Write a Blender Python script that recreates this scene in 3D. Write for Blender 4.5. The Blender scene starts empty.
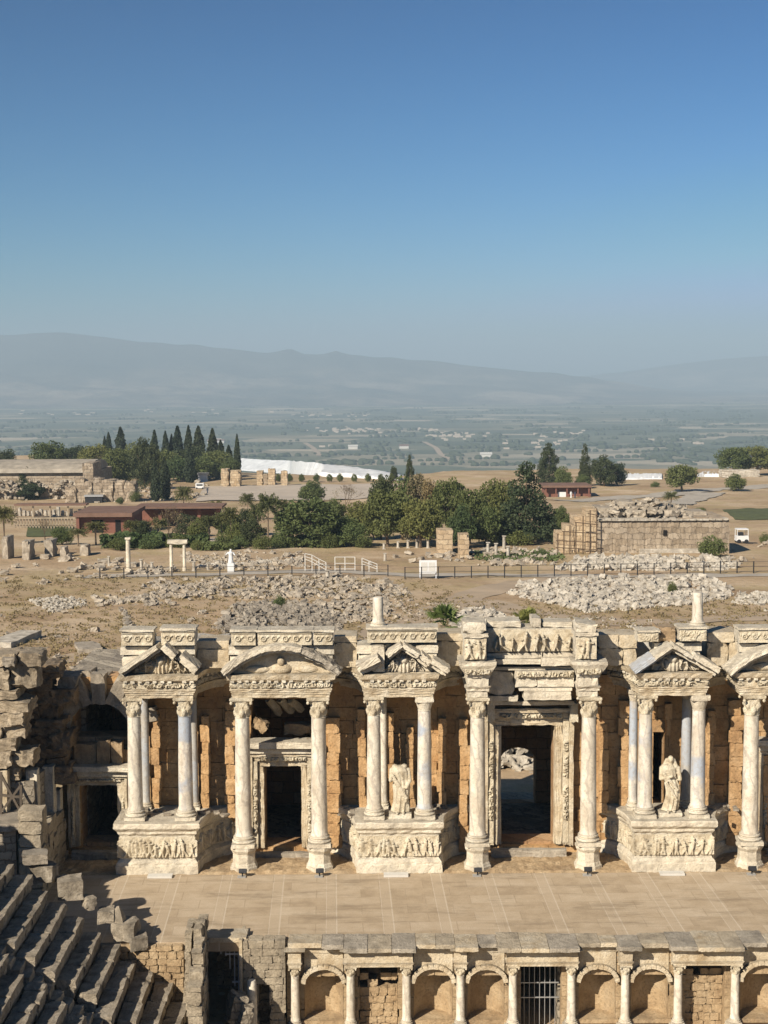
import bpy, math, random
import numpy as np
from mathutils import Matrix, Vector

SC = bpy.context.scene
COL = SC.collection
rnd = random.Random(7)
rng = np.random.default_rng(11)
PI = math.pi

# ------------------------------------------------------------------ camera
F, CX, CY, H = 1500.0, 384.0, 512.0, 20.33
PITCH = math.atan(137 / F)
RCAM = Matrix.Rotation(PI / 2 - PITCH, 3, 'X') @ Matrix.Rotation(math.radians(-0.3), 3, 'Z')
cam = bpy.data.objects.new('camera', bpy.data.cameras.new('camera'))
COL.objects.link(cam)
cam.location = (0, 0, H)
cam.rotation_euler = RCAM.to_euler()
cam.data.sensor_fit = 'VERTICAL'
cam.data.sensor_height = 36.0 * 1024 / F * 50 / 36.0
cam.data.lens = 50.0
cam.data.clip_end = 90000
cam.data.clip_start = 0.3
SC.camera = cam


def ray(x, y):
    return RCAM @ Vector(((x - CX) / F, (CY - y) / F, -1.0))


def at(x, y, Y):
    """the point seen at (x, y) of the photograph that stands at distance Y"""
    d = ray(x, y)
    t = Y / d.y
    return Vector((d.x * t, Y, H + d.z * t))


def onz(x, y, z):
    d = ray(x, y)
    t = (z - H) / d.z
    return Vector((d.x * t, d.y * t, z))


def px(Y):
    return (Y * math.cos(PITCH) + 20 * math.sin(PITCH)) / F


# ------------------------------------------------------------------ terrain
TY = [-400, -5, 0, 38, 51, 66, 75, 125, 150, 200, 250, 370, 520, 700]
TZ = [19, 18.8, 18.2, -3.95, -3.95, -2.7, -2.2, -2.0, -2.6, -4.3, -5.9, -10.5, -12.7, -14.2]
EX = [-600, -130, -75, -60, -20, 6, 16, 24, 60, 150, 400]
EY = [700, 650, 600, 508, 488, 478, 490, 512, 516, 520, 560]
PLAIN = -170.0


def snoise(X, Y):
    return (np.sin(X * .31 + 1.7 * np.sin(Y * .11)) * np.sin(Y * .23 + 1.3 * np.sin(X * .17)) * .5
            + np.sin(X * .71 + Y * .37) * np.sin(Y * .83 - X * .29) * .3 + np.sin(X * .09 + Y * .05) * .6)


def terr(X, Y):
    X = np.asarray(X, float)
    Y = np.asarray(Y, float)
    base = np.interp(Y, TY, TZ)
    amp = np.clip((Y - 76) / 20, 0, 1) * .22 * np.clip(1 + (Y - 150) / 500, 1, 1.7)
    base = base + amp * snoise(X, Y)
    E = np.interp(X, EX, EY)
    u = np.clip((Y - E) / 420.0, 0, 1)
    u = u * u * (3 - 2 * u)
    return base * (1 - u) + PLAIN * u


def ground_at(x, y):
    """where the sight line through (x, y) meets the terrain"""
    d = ray(x, y)
    Y = 76.0
    prev = Y
    while Y < 16000:
        t = Y / d.y
        if H + d.z * t < float(terr(d.x * t, Y)):
            break
        prev = Y
        Y *= 1.006
    a, b = prev, Y
    for _ in range(25):
        m = (a + b) / 2
        t = m / d.y
        if H + d.z * t < float(terr(d.x * t, m)):
            b = m
        else:
            a = m
    t = b / d.y
    return Vector((d.x * t, b, float(terr(d.x * t, b))))


# ------------------------------------------------------------------ mesh builder
class MB:
    def __init__(s):
        s.v, s.f, s.n = [], [], 0

    def add(s, v, f):
        v = np.asarray(v, float).reshape(-1, 3)
        s.v.append(v)
        for q in f:
            s.f.append([i + s.n for i in q])
        s.n += len(v)
        return s

    def box(s, x0, x1, y0, y1, z0, z1):
        v = [(x, y, z) for z in (z0, z1) for y in (y0, y1) for x in (x0, x1)]
        return s.add(v, [(0, 2, 3, 1), (4, 5, 7, 6), (0, 1, 5, 4), (2, 6, 7, 3), (0, 4, 6, 2), (1, 3, 7, 5)])

    def rough(s, x0, x1, y0, y1, z0, z1, chip=.06, n=3, seed=None, rot=0, tilt=(0, 0), pivot=None):
        v, f = rough_box(x1 - x0, y1 - y0, z1 - z0, n, chip, seed)
        M = Matrix.Rotation(rot, 3, 'Z') @ Matrix.Rotation(tilt[0], 3, 'X') @ Matrix.Rotation(tilt[1], 3, 'Y')
        v = v @ np.array(M).T + np.array(((x0 + x1) / 2, (y0 + y1) / 2, (z0 + z1) / 2))
        return s.add(v, f)

    def beam(s, a, b, w, h, chip=0.0, n=3, up=(0, 0, 1)):
        """a bar from a to b, w across (horizontal), h high"""
        a, b = Vector(a), Vector(b)
        d = b - a
        L = d.length
        d.normalize()
        side = d.cross(Vector(up))
        if side.length < 1e-4:
            side = d.cross(Vector((0, 1, 0)))
        side.normalize()
        u = side.cross(d)
        v, f = rough_box(L, w, h, n, chip)
        R = np.array((d, side, u))
        return s.add(v @ R + np.array((a + b) / 2), f)

    def tube(s, a, b, r0, r1=None, n=10):
        a, b = Vector(a), Vector(b)
        r1 = r0 if r1 is None else r1
        d = (b - a).normalized()
        p = d.orthogonal().normalized()
        q = d.cross(p)
        v = []
        for c, r in ((a, r0), (b, r1)):
            for i in range(n):
                t = 2 * PI * i / n
                v.append(c + (p * math.cos(t) + q * math.sin(t)) * r)
        f = [(i, (i + 1) % n, n + (i + 1) % n, n + i) for i in range(n)]
        return s.add([tuple(c) for c in v], f + [tuple(range(n))[::-1], tuple(range(n, 2 * n))])

    def lathe(s, X, Y, prof, n=24, mod=None, rot=0.0, cap=True):
        """prof: list of (radius, z)"""
        th = np.arange(n) * 2 * PI / n + rot
        v = []
        for k, (r, z) in enumerate(prof):
            rr = r * np.ones(n) if mod is None else r * mod(th, k, z)
            v.append(np.stack([X + rr * np.cos(th), Y + rr * np.sin(th), z * np.ones(n)], 1))
        m = len(prof)
        f = [(k * n + i, k * n + (i + 1) % n, (k + 1) * n + (i + 1) % n, (k + 1) * n + i)
             for k in range(m - 1) for i in range(n)]
        if cap:
            f += [tuple(range(n))[::-1], tuple(range((m - 1) * n, m * n))]
        return s.add(np.concatenate(v), f)

    def sphere(s, c, r, n=10, m=7):
        r = np.array((r, r, r) if np.isscalar(r) else r, float)
        v = [(0, 0, -1)]
        for k in range(1, m):
            p = -PI / 2 + PI * k / m
            for i in range(n):
                t = 2 * PI * i / n
                v.append((math.cos(p) * math.cos(t), math.cos(p) * math.sin(t), math.sin(p)))
        v.append((0, 0, 1))
        f = [(0, 1 + (i + 1) % n, 1 + i) for i in range(n)]
        for k in range(m - 2):
            for i in range(n):
                f.append((1 + k * n + i, 1 + k * n + (i + 1) % n, 1 + (k + 1) * n + (i + 1) % n, 1 + (k + 1) * n + i))
        L = len(v) - 1
        f += [(L, 1 + (m - 2) * n + i, 1 + (m - 2) * n + (i + 1) % n) for i in range(n)]
        return s.add(np.array(v) * r + np.array(c), f)

    def capsule(s, a, b, r0, r1):
        a, b = np.array(a, float), np.array(b, float)
        k = max(3, int(np.linalg.norm(b - a) / (min(r0, r1) * .6)))
        for i in range(k + 1):
            t = i / k
            s.sphere(a * (1 - t) + b * t, r0 * (1 - t) + r1 * t, 10, 6)
        return s

    def sweep(s, path, prof, cap_to=None):
        """profile (outward offset, z) swept along a plan path of (x, y); outward = right of travel"""
        P = offset_paths(path)
        base, nrm = P
        m, k = len(base), len(prof)
        v = np.zeros((m, k, 3))
        for j, (o, z) in enumerate(prof):
            v[:, j, :2] = base + nrm * o
            v[:, j, 2] = z
        f = [(i * k + j, (i + 1) * k + j, (i + 1) * k + j + 1, i * k + j + 1) for i in range(m - 1) for j in range(k - 1)]
        f += [tuple(range(k))[::-1], tuple((m - 1) * k + j for j in range(k))]
        f += [tuple(i * k for i in range(m))[::-1], tuple(i * k + k - 1 for i in range(m))]
        return s.add(v.reshape(-1, 3), f)

    def strip(s, path, z0, z1, off, hfun, du=.03):
        """a carved band: a grid along a plan path pushed outward by hfun(s, z)"""
        base, nrm = offset_paths(path)
        seg = np.r_[0, np.cumsum(np.linalg.norm(np.diff(base, axis=0), axis=1))]
        L = seg[-1]
        ns, nz = max(2, int(L / du)), max(3, int((z1 - z0) / du))
        ss, zs = np.linspace(0, L, ns), np.linspace(z0, z1, nz)
        bx, by = np.interp(ss, seg, base[:, 0]), np.interp(ss, seg, base[:, 1])
        nx, ny = np.interp(ss, seg, nrm[:, 0]), np.interp(ss, seg, nrm[:, 1])
        ln = np.hypot(nx, ny)
        nx, ny = nx / ln, ny / ln
        S, Z = np.meshgrid(ss, zs - z0, indexing='ij')
        hh = hfun(S, Z)
        edge = np.minimum(np.minimum(S, L - S), np.minimum(Z, (z1 - z0) - Z))
        hh = hh * np.clip(edge / (1.5 * du), 0, 1)
        o = off + hh
        v = np.stack([bx[:, None] + nx[:, None] * o, by[:, None] + ny[:, None] * o, Z + z0], 2)
        f = [(i * nz + j, (i + 1) * nz + j, (i + 1) * nz + j + 1, i * nz + j + 1) for i in range(ns - 1) for j in range(nz - 1)]
        return s.add(v.reshape(-1, 3), f)

    def build(s, name, m, parent=None, smooth=None, wear=None):
        v = np.concatenate(s.v) if s.v else np.zeros((0, 3))
        if wear:
            q = v / wear[1]
            a = np.sin(q[:, 0] * 2.1 + 1.3 * np.sin(q[:, 2] * 1.7)) * np.sin(q[:, 2] * 2.3 + q[:, 1]) 
            b = np.sin(q[:, 0] * 4.7 + q[:, 2] * 3.1) * np.sin(q[:, 1] * 5.3 + q[:, 2] * 4.3)
            c = np.sin(q[:, 1] * 2.7 + q[:, 0] * 1.1) * np.sin(q[:, 0] * 3.3 - q[:, 2] * 2.9)
            v = v + wear[0] * np.stack([a * .6 + b * .4, c * .6 + b * .4, a * .5 - c * .5], 1)
            if len(wear) > 2:
                v = v + (rng.random(v.shape) - .5) * 2 * wear[2]
        org = Vector((0, 0, 0))
        if parent is not None:
            org = ORG[parent.name]
        me = bpy.data.meshes.new(name)
        me.from_pydata((v - np.array(org)).tolist(), [], s.f)
        me.validate()
        if m is not None:
            for q in (m if isinstance(m, list) else [m]):
                me.materials.append(q)
        if smooth is not None:
            me.polygons.foreach_set('use_smooth', [True] * len(me.polygons))
            me.set_sharp_from_angle(angle=math.radians(smooth))
        me.update()
        o = bpy.data.objects.new(name, me)
        COL.objects.link(o)
        if parent is not None:
            o.parent = parent
        ORG[o.name] = org
        return o


ORG = {}


def densify(path, step=.22):
    out = [tuple(path[0])]
    for a, b in zip(path[:-1], path[1:]):
        k = max(1, int(math.hypot(b[0] - a[0], b[1] - a[1]) / step))
        out += [(a[0] + (b[0] - a[0]) * i / k, a[1] + (b[1] - a[1]) * i / k) for i in range(1, k + 1)]
    return out


def offset_paths(path):
    p = np.array(path, float)
    d = np.diff(p, axis=0)
    d = d / np.linalg.norm(d, axis=1)[:, None]
    nn = np.stack([d[:, 1], -d[:, 0]], 1)
    nrm = np.zeros_like(p)
    nrm[0], nrm[-1] = nn[0], nn[-1]
    for i in range(1, len(p) - 1):
        b = nn[i - 1] + nn[i]
        b = b / max(1e-6, np.linalg.norm(b))
        nrm[i] = b / max(.45, float(b @ nn[i]))
    return p, nrm


_cube = {}


def cube_grid(n):
    if n in _cube:
        return _cube[n]
    idx, v, f = {}, [], []

    def g(p):
        if p not in idx:
            idx[p] = len(v)
            v.append(p)
        return idx[p]
    for ax in range(3):
        for side in (0, n):
            for i in range(n):
                for j in range(n):
                    q = []
                    for (a, b) in ((i, j), (i + 1, j), (i + 1, j + 1), (i, j + 1)):
                        c = [0, 0, 0]
                        c[ax] = side
                        c[(ax + 1) % 3] = a
                        c[(ax + 2) % 3] = b
                        q.append(g(tuple(c)))
                    f.append(tuple(q if side else q[::-1]))
    _cube[n] = (np.array(v, float) / n - .5, f)
    return _cube[n]


def rough_box(sx, sy, sz, n=3, chip=.06, seed=None):
    r = rng if seed is None else np.random.default_rng(seed)
    v, f = cube_grid(n)
    v = v.copy()
    if chip:
        on = (np.abs(np.abs(v) - .5) < 1e-6).sum(1)
        k = np.where(on == 3, 2.2, np.where(on == 2, 1.1, .35))[:, None] * chip
        m = min(sx, sy, sz)
        sgn = np.sign(v) * (np.abs(np.abs(v) - .5) < 1e-6)
        w = v * np.array((sx, sy, sz))
        hit = np.where(on >= 2, r.random(len(v)) < .5, True)[:, None]
        w = w - sgn * k * hit * r.random((len(v), 3)) * m + (r.random((len(v), 3)) - .5) * chip * m * .4
        return w, f
    return v * np.array((sx, sy, sz)), f


def tag(o, label, cat, group=None, kind=None):
    if label:
        o['label'] = label
    if cat:
        o['category'] = cat
    if group:
        o['group'] = group
    if kind:
        o['kind'] = kind
    return o


def thing(name, label, cat, loc=(0, 0, 0), group=None):
    o = bpy.data.objects.new(name, None)
    COL.objects.link(o)
    o.location = loc
    o.empty_display_size = .3
    ORG[o.name] = Vector(loc)
    return tag(o, label, cat, group)


def copy_thing(src, loc, rz=0.0, sc=1.0, label=None, group=None):
    c = src.copy()
    COL.objects.link(c)
    c.location = loc
    c.rotation_euler = (0, 0, rz)
    c.scale = (sc, sc, sc) if np.isscalar(sc) else sc
    if label:
        c['label'] = label
    if group:
        c['group'] = group
    for ch in list(src.children):
        k = ch.copy()
        COL.objects.link(k)
        k.parent = c
        for g in ch.children:
            q = g.copy()
            COL.objects.link(q)
            q.parent = k
    return c


# ------------------------------------------------------------------ materials
class NT:
    def __init__(s, name):
        s.m = bpy.data.materials.new(name)
        s.m.use_nodes = True
        s.t = s.m.node_tree
        s.b = s.t.nodes['Principled BSDF']
        s.b.inputs['Specular IOR Level'].default_value = .25
        s.b.inputs['Roughness'].default_value = .9
        s.pos = s.t.nodes.new('ShaderNodeNewGeometry').outputs['Position']

    def N(s, typ, ins=None, **kw):
        n = s.t.nodes.new('ShaderNode' + typ)
        for k, v in kw.items():
            setattr(n, k, v)
        for k, v in (ins or {}).items():
            if hasattr(v, 'is_linked'):
                s.t.links.new(v, n.inputs[k])
            else:
                n.inputs[k].default_value = v
        return n

    def noise(s, scale, detail=4, rough=.55, vec=None, dist=0.0):
        return s.N('TexNoise', {'Vector': vec or s.pos, 'Scale': scale, 'Detail': detail, 'Roughness': rough, 'Distortion': dist}).outputs['Fac']

    def map(s, scale=(1, 1, 1), rot=(0, 0, 0), loc=(0, 0, 0), vec=None):
        return s.N('Mapping', {'Vector': vec or s.pos, 'Scale': scale, 'Rotation': rot, 'Location': loc}).outputs['Vector']

    def ramp(s, fac, stops, mode='LINEAR'):
        n = s.N('ValToRGB', {'Fac': fac})
        r = n.color_ramp
        r.interpolation = mode
        while len(r.elements) < len(stops):
            r.elements.new(.5)
        for e, (p, c) in zip(r.elements, stops):
            e.position = p
            e.color = (c, c, c, 1) if np.isscalar(c) else (*c, 1)
        return n.outputs['Color']

    def mix(s, fac, a, b, mode='MIX'):
        n = s.N('Mix', data_type='RGBA', blend_type=mode)
        for k, v in ((0, fac), (6, a), (7, b)):
            if hasattr(v, 'is_linked'):
                s.t.links.new(v, n.inputs[k])
            else:
                n.inputs[k].default_value = v if k == 0 else (*v, 1)
        return n.outputs[2]

    def math(s, op, a, b=0.0):
        n = s.N('Math', operation=op)
        for k, v in ((0, a), (1, b)):
            if hasattr(v, 'is_linked'):
                s.t.links.new(v, n.inputs[k])
            else:
                n.inputs[k].default_value = v
        return n.outputs[0]

    def out(s, col, bump=None, strength=.5, dist=.05, rough=None):
        if hasattr(col, 'is_linked'):
            s.t.links.new(col, s.b.inputs['Base Color'])
        else:
            s.b.inputs['Base Color'].default_value = (*col, 1)
        if bump is not None:
            n = s.N('Bump', {'Height': bump, 'Strength': strength, 'Distance': dist})
            s.t.links.new(n.outputs['Normal'], s.b.inputs['Normal'])
        if rough is not None:
            s.b.inputs['Roughness'].default_value = rough
        return s.m


def stone(name, light, mid, dark, scale=1.2, stain=(.2, .18, .15), stain_amt=.5, bump=.6, pit=.35, up_dark=0.0):
    n = NT(name)
    a = n.noise(scale, 8, .62, dist=.4)
    c = n.ramp(a, [(.28, dark), (.5, mid), (.7, light)])
    st = n.ramp(n.noise(scale * .45, 6, .7, vec=n.map((1, 1, .45), loc=(5, 3, 1))), [(.5, 0.0), (.68, stain_amt)])
    c = n.mix(st, c, stain)
    p = n.noise(scale * 9, 4, .7)
    c = n.mix(n.ramp(p, [(.3, pit), (.5, 0.0)]), c, tuple(x * .35 for x in mid))
    h = n.math('ADD', n.math('MULTIPLY', p, .6), n.noise(scale * 3, 6, .7))
    if up_dark:
        # lichen on the faces the rain falls on
        nz = n.N('SeparateXYZ', {'Vector': n.N('NewGeometry').outputs['True Normal']}).outputs['Z']
        k = n.math('MULTIPLY', n.ramp(nz, [(.55, 0.0), (.85, 1.0)]), n.ramp(n.noise(scale * 1.7, 5, .7), [(.3, 0.2), (.6, up_dark)]))
        c = n.mix(k, c, (.17, .155, .13))
    return n.out(c, h, bump, .06)


MT = {}
MT['marble'] = stone('marble', (.86, .785, .63), (.79, .69, .52), (.50, .425, .32), 1.4, (.30, .27, .22), .5, 1.0, .5, .45)
MT['marble_carved'] = stone('marble_carved', (.86, .775, .60), (.77, .66, .47), (.46, .36, .23), 2.4, (.30, .25, .18), .4, 1.0, .55, .4)
MT['marble_warm'] = stone('marble_warm', (.80, .70, .53), (.70, .58, .40), (.45, .33, .19), 1.8, (.30, .24, .17), .45, .95, .5, .45)
MT['pale_grey'] = stone('pale_grey_stone', (.68, .63, .54), (.56, .51, .43), (.36, .32, .27), 1.2, (.24, .22, .19), .5, .9, .5, .5)
MT['grey_stone'] = stone('grey_stone', (.54, .465, .36), (.41, .345, .26), (.24, .20, .15), 1.3, (.12, .11, .095), .7, .9, .6, .45)
MT['slab_grey'] = stone('slab_grey', (.58, .51, .40), (.44, .38, .295), (.26, .225, .175), 1.6, (.13, .12, .10), .6, 1.0, .5, .2)
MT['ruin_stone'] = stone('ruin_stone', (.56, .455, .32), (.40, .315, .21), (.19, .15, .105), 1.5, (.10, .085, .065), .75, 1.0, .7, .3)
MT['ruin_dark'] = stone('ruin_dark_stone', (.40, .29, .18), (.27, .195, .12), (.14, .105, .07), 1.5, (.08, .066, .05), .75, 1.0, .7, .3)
MT['slab_buff'] = stone('slab_buff', (.62, .53, .39), (.48, .40, .285), (.27, .225, .165), 1.6, (.13, .115, .095), .6, 1.0, .5, .1)
MT['seat_stone'] = stone('seat_stone', (.60, .52, .40), (.43, .36, .265), (.18, .15, .11), 2.0, (.09, .078, .062), .75, .9, .7, .2)
MT['ochre_stone'] = stone('ochre_stone', (.55, .41, .25), (.43, .30, .17), (.27, .185, .11), 1.3, (.17, .14, .11), .6, .9, .6, .4)
MT['rubble'] = stone('rubble', (.60, .52, .40), (.43, .36, .27), (.23, .19, .14), 1.3, (.20, .18, .15), .5, .7, .3, .25)
MT['rubble_pale'] = stone('rubble_pale', (.68, .62, .51), (.50, .44, .35), (.27, .235, .18), 1.3, (.24, .22, .19), .35, .7, .3, 0)
MT['rubble_dark'] = stone('rubble_dark', (.48, .42, .33), (.33, .28, .215), (.18, .15, .115), 1.3, (.13, .115, .095), .5, .7, .4, .2)


def shaft_mat(name, a, b, vein, blue=0.0):
    n = NT(name)
    c = n.ramp(n.noise(1.0, 6, .6), [(.3, b), (.6, a)])
    w = n.N('TexWave', {'Vector': n.map((1, 1, .55), rot=(.5, .3, 0)), 'Scale': .9, 'Distortion': 9.0, 'Detail': 4.0, 'Detail Scale': 1.6}).outputs['Fac']
    c = n.mix(n.ramp(w, [(.05, .65), (.22, 0.0)]), c, vein)
    if blue:
        c = n.mix(n.ramp(n.noise(.55, 4, .5, vec=n.map((.6, .6, 1), loc=(3, 0, 2))), [(.5, 0.0), (.56, blue)]), c, (.44, .485, .54))
    c = n.mix(n.ramp(n.noise(1.6, 6, .7, vec=n.map((1, 1, .35))), [(.48, 0.0), (.68, .6)]), c, (.44, .35, .24))
    c = n.mix(n.ramp(n.noise(7, 4, .7), [(.36, .45), (.5, 0.0)]), c, (.36, .30, .23))
    return n.out(c, n.noise(9, 5, .7), .35, .04, .75)


MT['shaft'] = shaft_mat('veined_marble', (.83, .76, .62), (.68, .59, .45), (.46, .41, .34))
MT['shaft_blue'] = shaft_mat('blue_veined_marble', (.82, .755, .64), (.68, .60, .47), (.48, .45, .41), .95)
MT['shaft_grey'] = shaft_mat('grey_marble', (.55, .53, .48), (.45, .43, .39), (.36, .35, .33), .6)


def masonry(name, cols, bw, bh, mortar, msize=.03, bump=.9, warp=.05, seed=0.0):
    """courses of cut stone on upright faces: x + y across, z up"""
    n = NT(name)
    s = n.N('SeparateXYZ', {'Vector': n.pos})
    u = n.math('ADD', n.math('ADD', s.outputs['X'], s.outputs['Y']), seed)
    wob = n.math('MULTIPLY', n.math('SUBTRACT', n.noise(1.6, 4, .6), .5), warp * 4)
    v = n.N('CombineXYZ', {'X': n.math('ADD', u, wob), 'Y': n.math('ADD', s.outputs['Z'], wob)}).outputs['Vector']
    b = n.N('TexBrick', {'Vector': v, 'Color1': (0, 0, 0, 1), 'Color2': (1, 1, 1, 1), 'Mortar': (.5, .5, .5, 1), 'Scale': 1.0,
                         'Mortar Size': msize, 'Mortar Smooth': .4, 'Bias': 0.0, 'Brick Width': bw, 'Row Height': bh}, offset=.5)
    val = n.math('ADD', n.math('MULTIPLY', b.outputs['Color'], .55), n.math('MULTIPLY', n.noise(1.1, 6, .65), .55))
    c = n.ramp(val, [(.2, cols[0]), (.5, cols[1]), (.85, cols[2])])
    c = n.mix(n.math('MULTIPLY', b.outputs['Fac'], .8), c, mortar)
    p = n.noise(7, 5, .75)
    c = n.mix(n.ramp(p, [(.3, .55), (.5, 0.0)]), c, tuple(x * .3 for x in cols[1]))
    c = n.mix(n.ramp(n.noise(.35, 5, .7), [(.5, 0.0), (.7, .45)]), c, (.24, .20, .16))
    h = n.math('ADD', n.math('MULTIPLY', b.outputs['Fac'], -.7), n.math('ADD', n.math('MULTIPLY', p, .5), n.noise(2.4, 6, .7)))
    return n.out(c, h, bump, .09)


MT['brick'] = masonry('travertine_masonry', ((.36, .205, .10), (.52, .32, .165), (.62, .43, .25)), 1.05, .52, (.25, .155, .085), .02, 1.0, .06)
MT['pier'] = masonry('broken_masonry', ((.40, .235, .12), (.56, .355, .185), (.66, .47, .28)), .62, .30, (.24, .155, .09), .025, 1.0, .1, 3.3)
MT['rough_wall'] = masonry('rubble_masonry', ((.28, .235, .175), (.42, .355, .265), (.54, .46, .34)), .55, .33, (.19, .16, .12), .035, 1.0, .16, 1.7)
MT['infill'] = masonry('infill_masonry', ((.40, .31, .20), (.52, .41, .27), (.60, .50, .35)), .42, .22, (.30, .235, .16), .03, 1.0, .16, 5.1)
MT['wall_block'] = stone('travertine_blocks', (.68, .455, .235), (.56, .335, .15), (.35, .195, .085), .9, (.27, .195, .125), .55, 1.0, .6)
MT['pier_block'] = stone('broken_travertine', (.72, .485, .26), (.61, .375, .175), (.42, .24, .11), 1.2, (.28, .20, .13), .4, 1.0, .6)
MT['infill_block'] = stone('buff_blocks', (.60, .455, .28), (.49, .35, .20), (.32, .215, .12), 1.2, (.27, .22, .16), .5, 1.0, .6)
MT['rough_block'] = stone('grey_buff_blocks', (.56, .475, .345), (.43, .355, .25), (.26, .21, .15), 1.4, (.15, .13, .105), .6, 1.0, .7)
MT['far_wall'] = masonry('far_ruin_masonry', ((.28, .215, .145), (.39, .305, .21), (.49, .40, .29)), 1.6, .8, (.21, .165, .12), .04, 1.0, .3)
MT['far_ochre'] = masonry('far_ochre_masonry', ((.42, .30, .17), (.54, .40, .25), (.62, .49, .32)), 1.4, .7, (.3, .22, .14), .05, .8, .15, 2.0)


def paving():
    n = NT('stage_paving')
    vec = n.map((1, 1, 1), rot=(0, 0, math.radians(-2)))
    s = n.N('SeparateXYZ', {'Vector': vec})
    # long strips running to the front, slabs laid across between them
    b = n.N('TexBrick', {'Vector': n.N('CombineXYZ', {'X': s.outputs['X'], 'Y': s.outputs['Y']}).outputs[0], 'Color1': (0, 0, 0, 1), 'Color2': (1, 1, 1, 1),
                         'Mortar': (.5, .5, .5, 1), 'Scale': 1.0, 'Mortar Size': .022, 'Mortar Smooth': .3, 'Bias': 0.0, 'Brick Width': 1.75, 'Row Height': .92}, offset=.42)
    fr = n.math('FRACT', n.math('DIVIDE', n.math('ADD', s.outputs['X'], .35), 2.12))
    strip = n.math('LESS_THAN', fr, .19)
    edge = n.math('ADD', n.math('LESS_THAN', n.math('ABSOLUTE', n.math('SUBTRACT', fr, .19)), .012), n.math('LESS_THAN', fr, .012))
    a = n.math('ADD', n.math('MULTIPLY', b.outputs['Color'], .24), n.math('MULTIPLY', n.math('SUBTRACT', n.noise(.9, 8, .72), .06), 1.0))
    c = n.ramp(a, [(.2, (.32, .24, .155)), (.5, (.48, .37, .245)), (.8, (.59, .475, .335))])
    c = n.mix(n.math('MULTIPLY', b.outputs['Fac'], .28), c, (.27, .20, .13))
    c = n.mix(n.math('MULTIPLY', strip, .5), c, (.54, .43, .30))
    c = n.mix(n.math('MULTIPLY', edge, .65), c, (.66, .56, .42))
    sx = n.noise(.8, 8, .75, vec=n.map((.35, 1.6, 1)))
    c = n.mix(n.ramp(sx, [(.52, 0.0), (.66, .7)]), c, (.25, .19, .125))
    c = n.mix(n.ramp(n.noise(22, 3, .7), [(.35, .3), (.5, 0.0)]), c, (.22, .17, .11))
    return n.out(c, n.math('ADD', b.outputs['Fac'], n.noise(6, 5, .7)), .25, .03)


MT['paving'] = paving()


def earth():
    n = NT('dry_earth')
    a = n.noise(.06, 7, .62, dist=.6)
    c = n.ramp(a, [(.3, (.31, .205, .115)), (.45, (.43, .30, .175)), (.58, (.54, .40, .25)), (.72, (.62, .49, .335))])
    g = n.noise(.11, 6, .7, vec=n.map(loc=(40, 20, 0)))
    c = n.mix(n.ramp(g, [(.48, 0.0), (.6, .7)]), c, (.43, .33, .165))
    c = n.mix(n.ramp(n.noise(.35, 6, .75, vec=n.map(loc=(7, 70, 0))), [(.54, 0.0), (.66, .55)]), c, (.24, .165, .095))
    v = n.N('TexVoronoi', {'Vector': n.pos, 'Scale': 1.3, 'Randomness': 1.0}).outputs['Distance']
    peb = n.math('MULTIPLY', n.math('LESS_THAN', v, .2), n.ramp(n.noise(.13, 5, .7, vec=n.map(loc=(9, 2, 4))), [(.48, 0.0), (.6, 1.0)]))
    c = n.mix(n.math('MULTIPLY', peb, .8), c, (.50, .44, .35))
    v2 = n.noise(2.2, 4, .8)
    c = n.mix(n.ramp(v2, [(.3, .5), (.46, 0.0)]), c, (.17, .125, .075))
    return n.out(c, n.math('ADD', n.noise(1.1, 6, .75), n.math('MULTIPLY', peb, .8)), .7, .25)


def plain():
    n = NT('valley_fields')
    m = n.map((1 / 330, 1 / 210, 0), rot=(0, 0, .22))
    v = n.N('TexVoronoi', {'Vector': m, 'Scale': 1.0, 'Randomness': .75}, distance='CHEBYCHEV')
    r = n.N('SeparateColor', {'Color': v.outputs['Color']}).outputs[0]
    c = n.ramp(r, [(0, (.085, .098, .048)), (.28, (.12, .13, .066)), (.44, (.165, .162, .085)), (.58, (.25, .215, .13)), (.70, (.095, .108, .052)), (.82, (.36, .30, .195)), (.92, (.47, .39, .27))], 'CONSTANT')
    big = n.noise(1 / 1500, 5, .6)
    c = n.mix(n.ramp(big, [(.42, 0.0), (.6, .55)]), c, (.085, .105, .06))
    t = n.noise(1 / 45, 5, .75, vec=n.map((.45, 1.3, 1)))
    c = n.mix(n.ramp(t, [(.54, 0.0), (.64, .6)]), c, (.035, .05, .028))
    return n.out(c, None, rough=1.0)


def slope_mat():
    n = NT('scrub_slope')
    c = n.ramp(n.noise(.03, 7, .7), [(.35, (.05, .065, .03)), (.5, (.13, .12, .07)), (.65, (.3, .25, .17))])
    return n.out(c)


def mountain():
    n = NT('mountain_scrub')
    a = n.noise(1 / 900, 9, .65)
    c = n.ramp(a, [(.36, (.06, .065, .04)), (.48, (.15, .125, .085)), (.58, (.30, .24, .17)), (.70, (.42, .35, .26))])
    z = n.N('SeparateXYZ', {'Vector': n.pos}).outputs['Z']
    zn = n.math('ADD', n.math('DIVIDE', z, 420.0), n.math('MULTIPLY', n.noise(1 / 600, 5, .6), .5))
    c = n.mix(n.ramp(zn, [(.12, 0.0), (.55, .85)]), c, (.045, .055, .036))
    b = n.noise(1 / 230, 7, .75, vec=n.map((1, .5, 1)))
    c = n.mix(n.ramp(b, [(.48, 0.0), (.62, .7)]), c, (.045, .055, .036))
    return n.out(c, n.noise(1 / 300, 8, .7), .5, 60)


MT['earth'], MT['plain'], MT['slope'], MT['mountain'] = earth(), plain(), slope_mat(), mountain()


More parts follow.
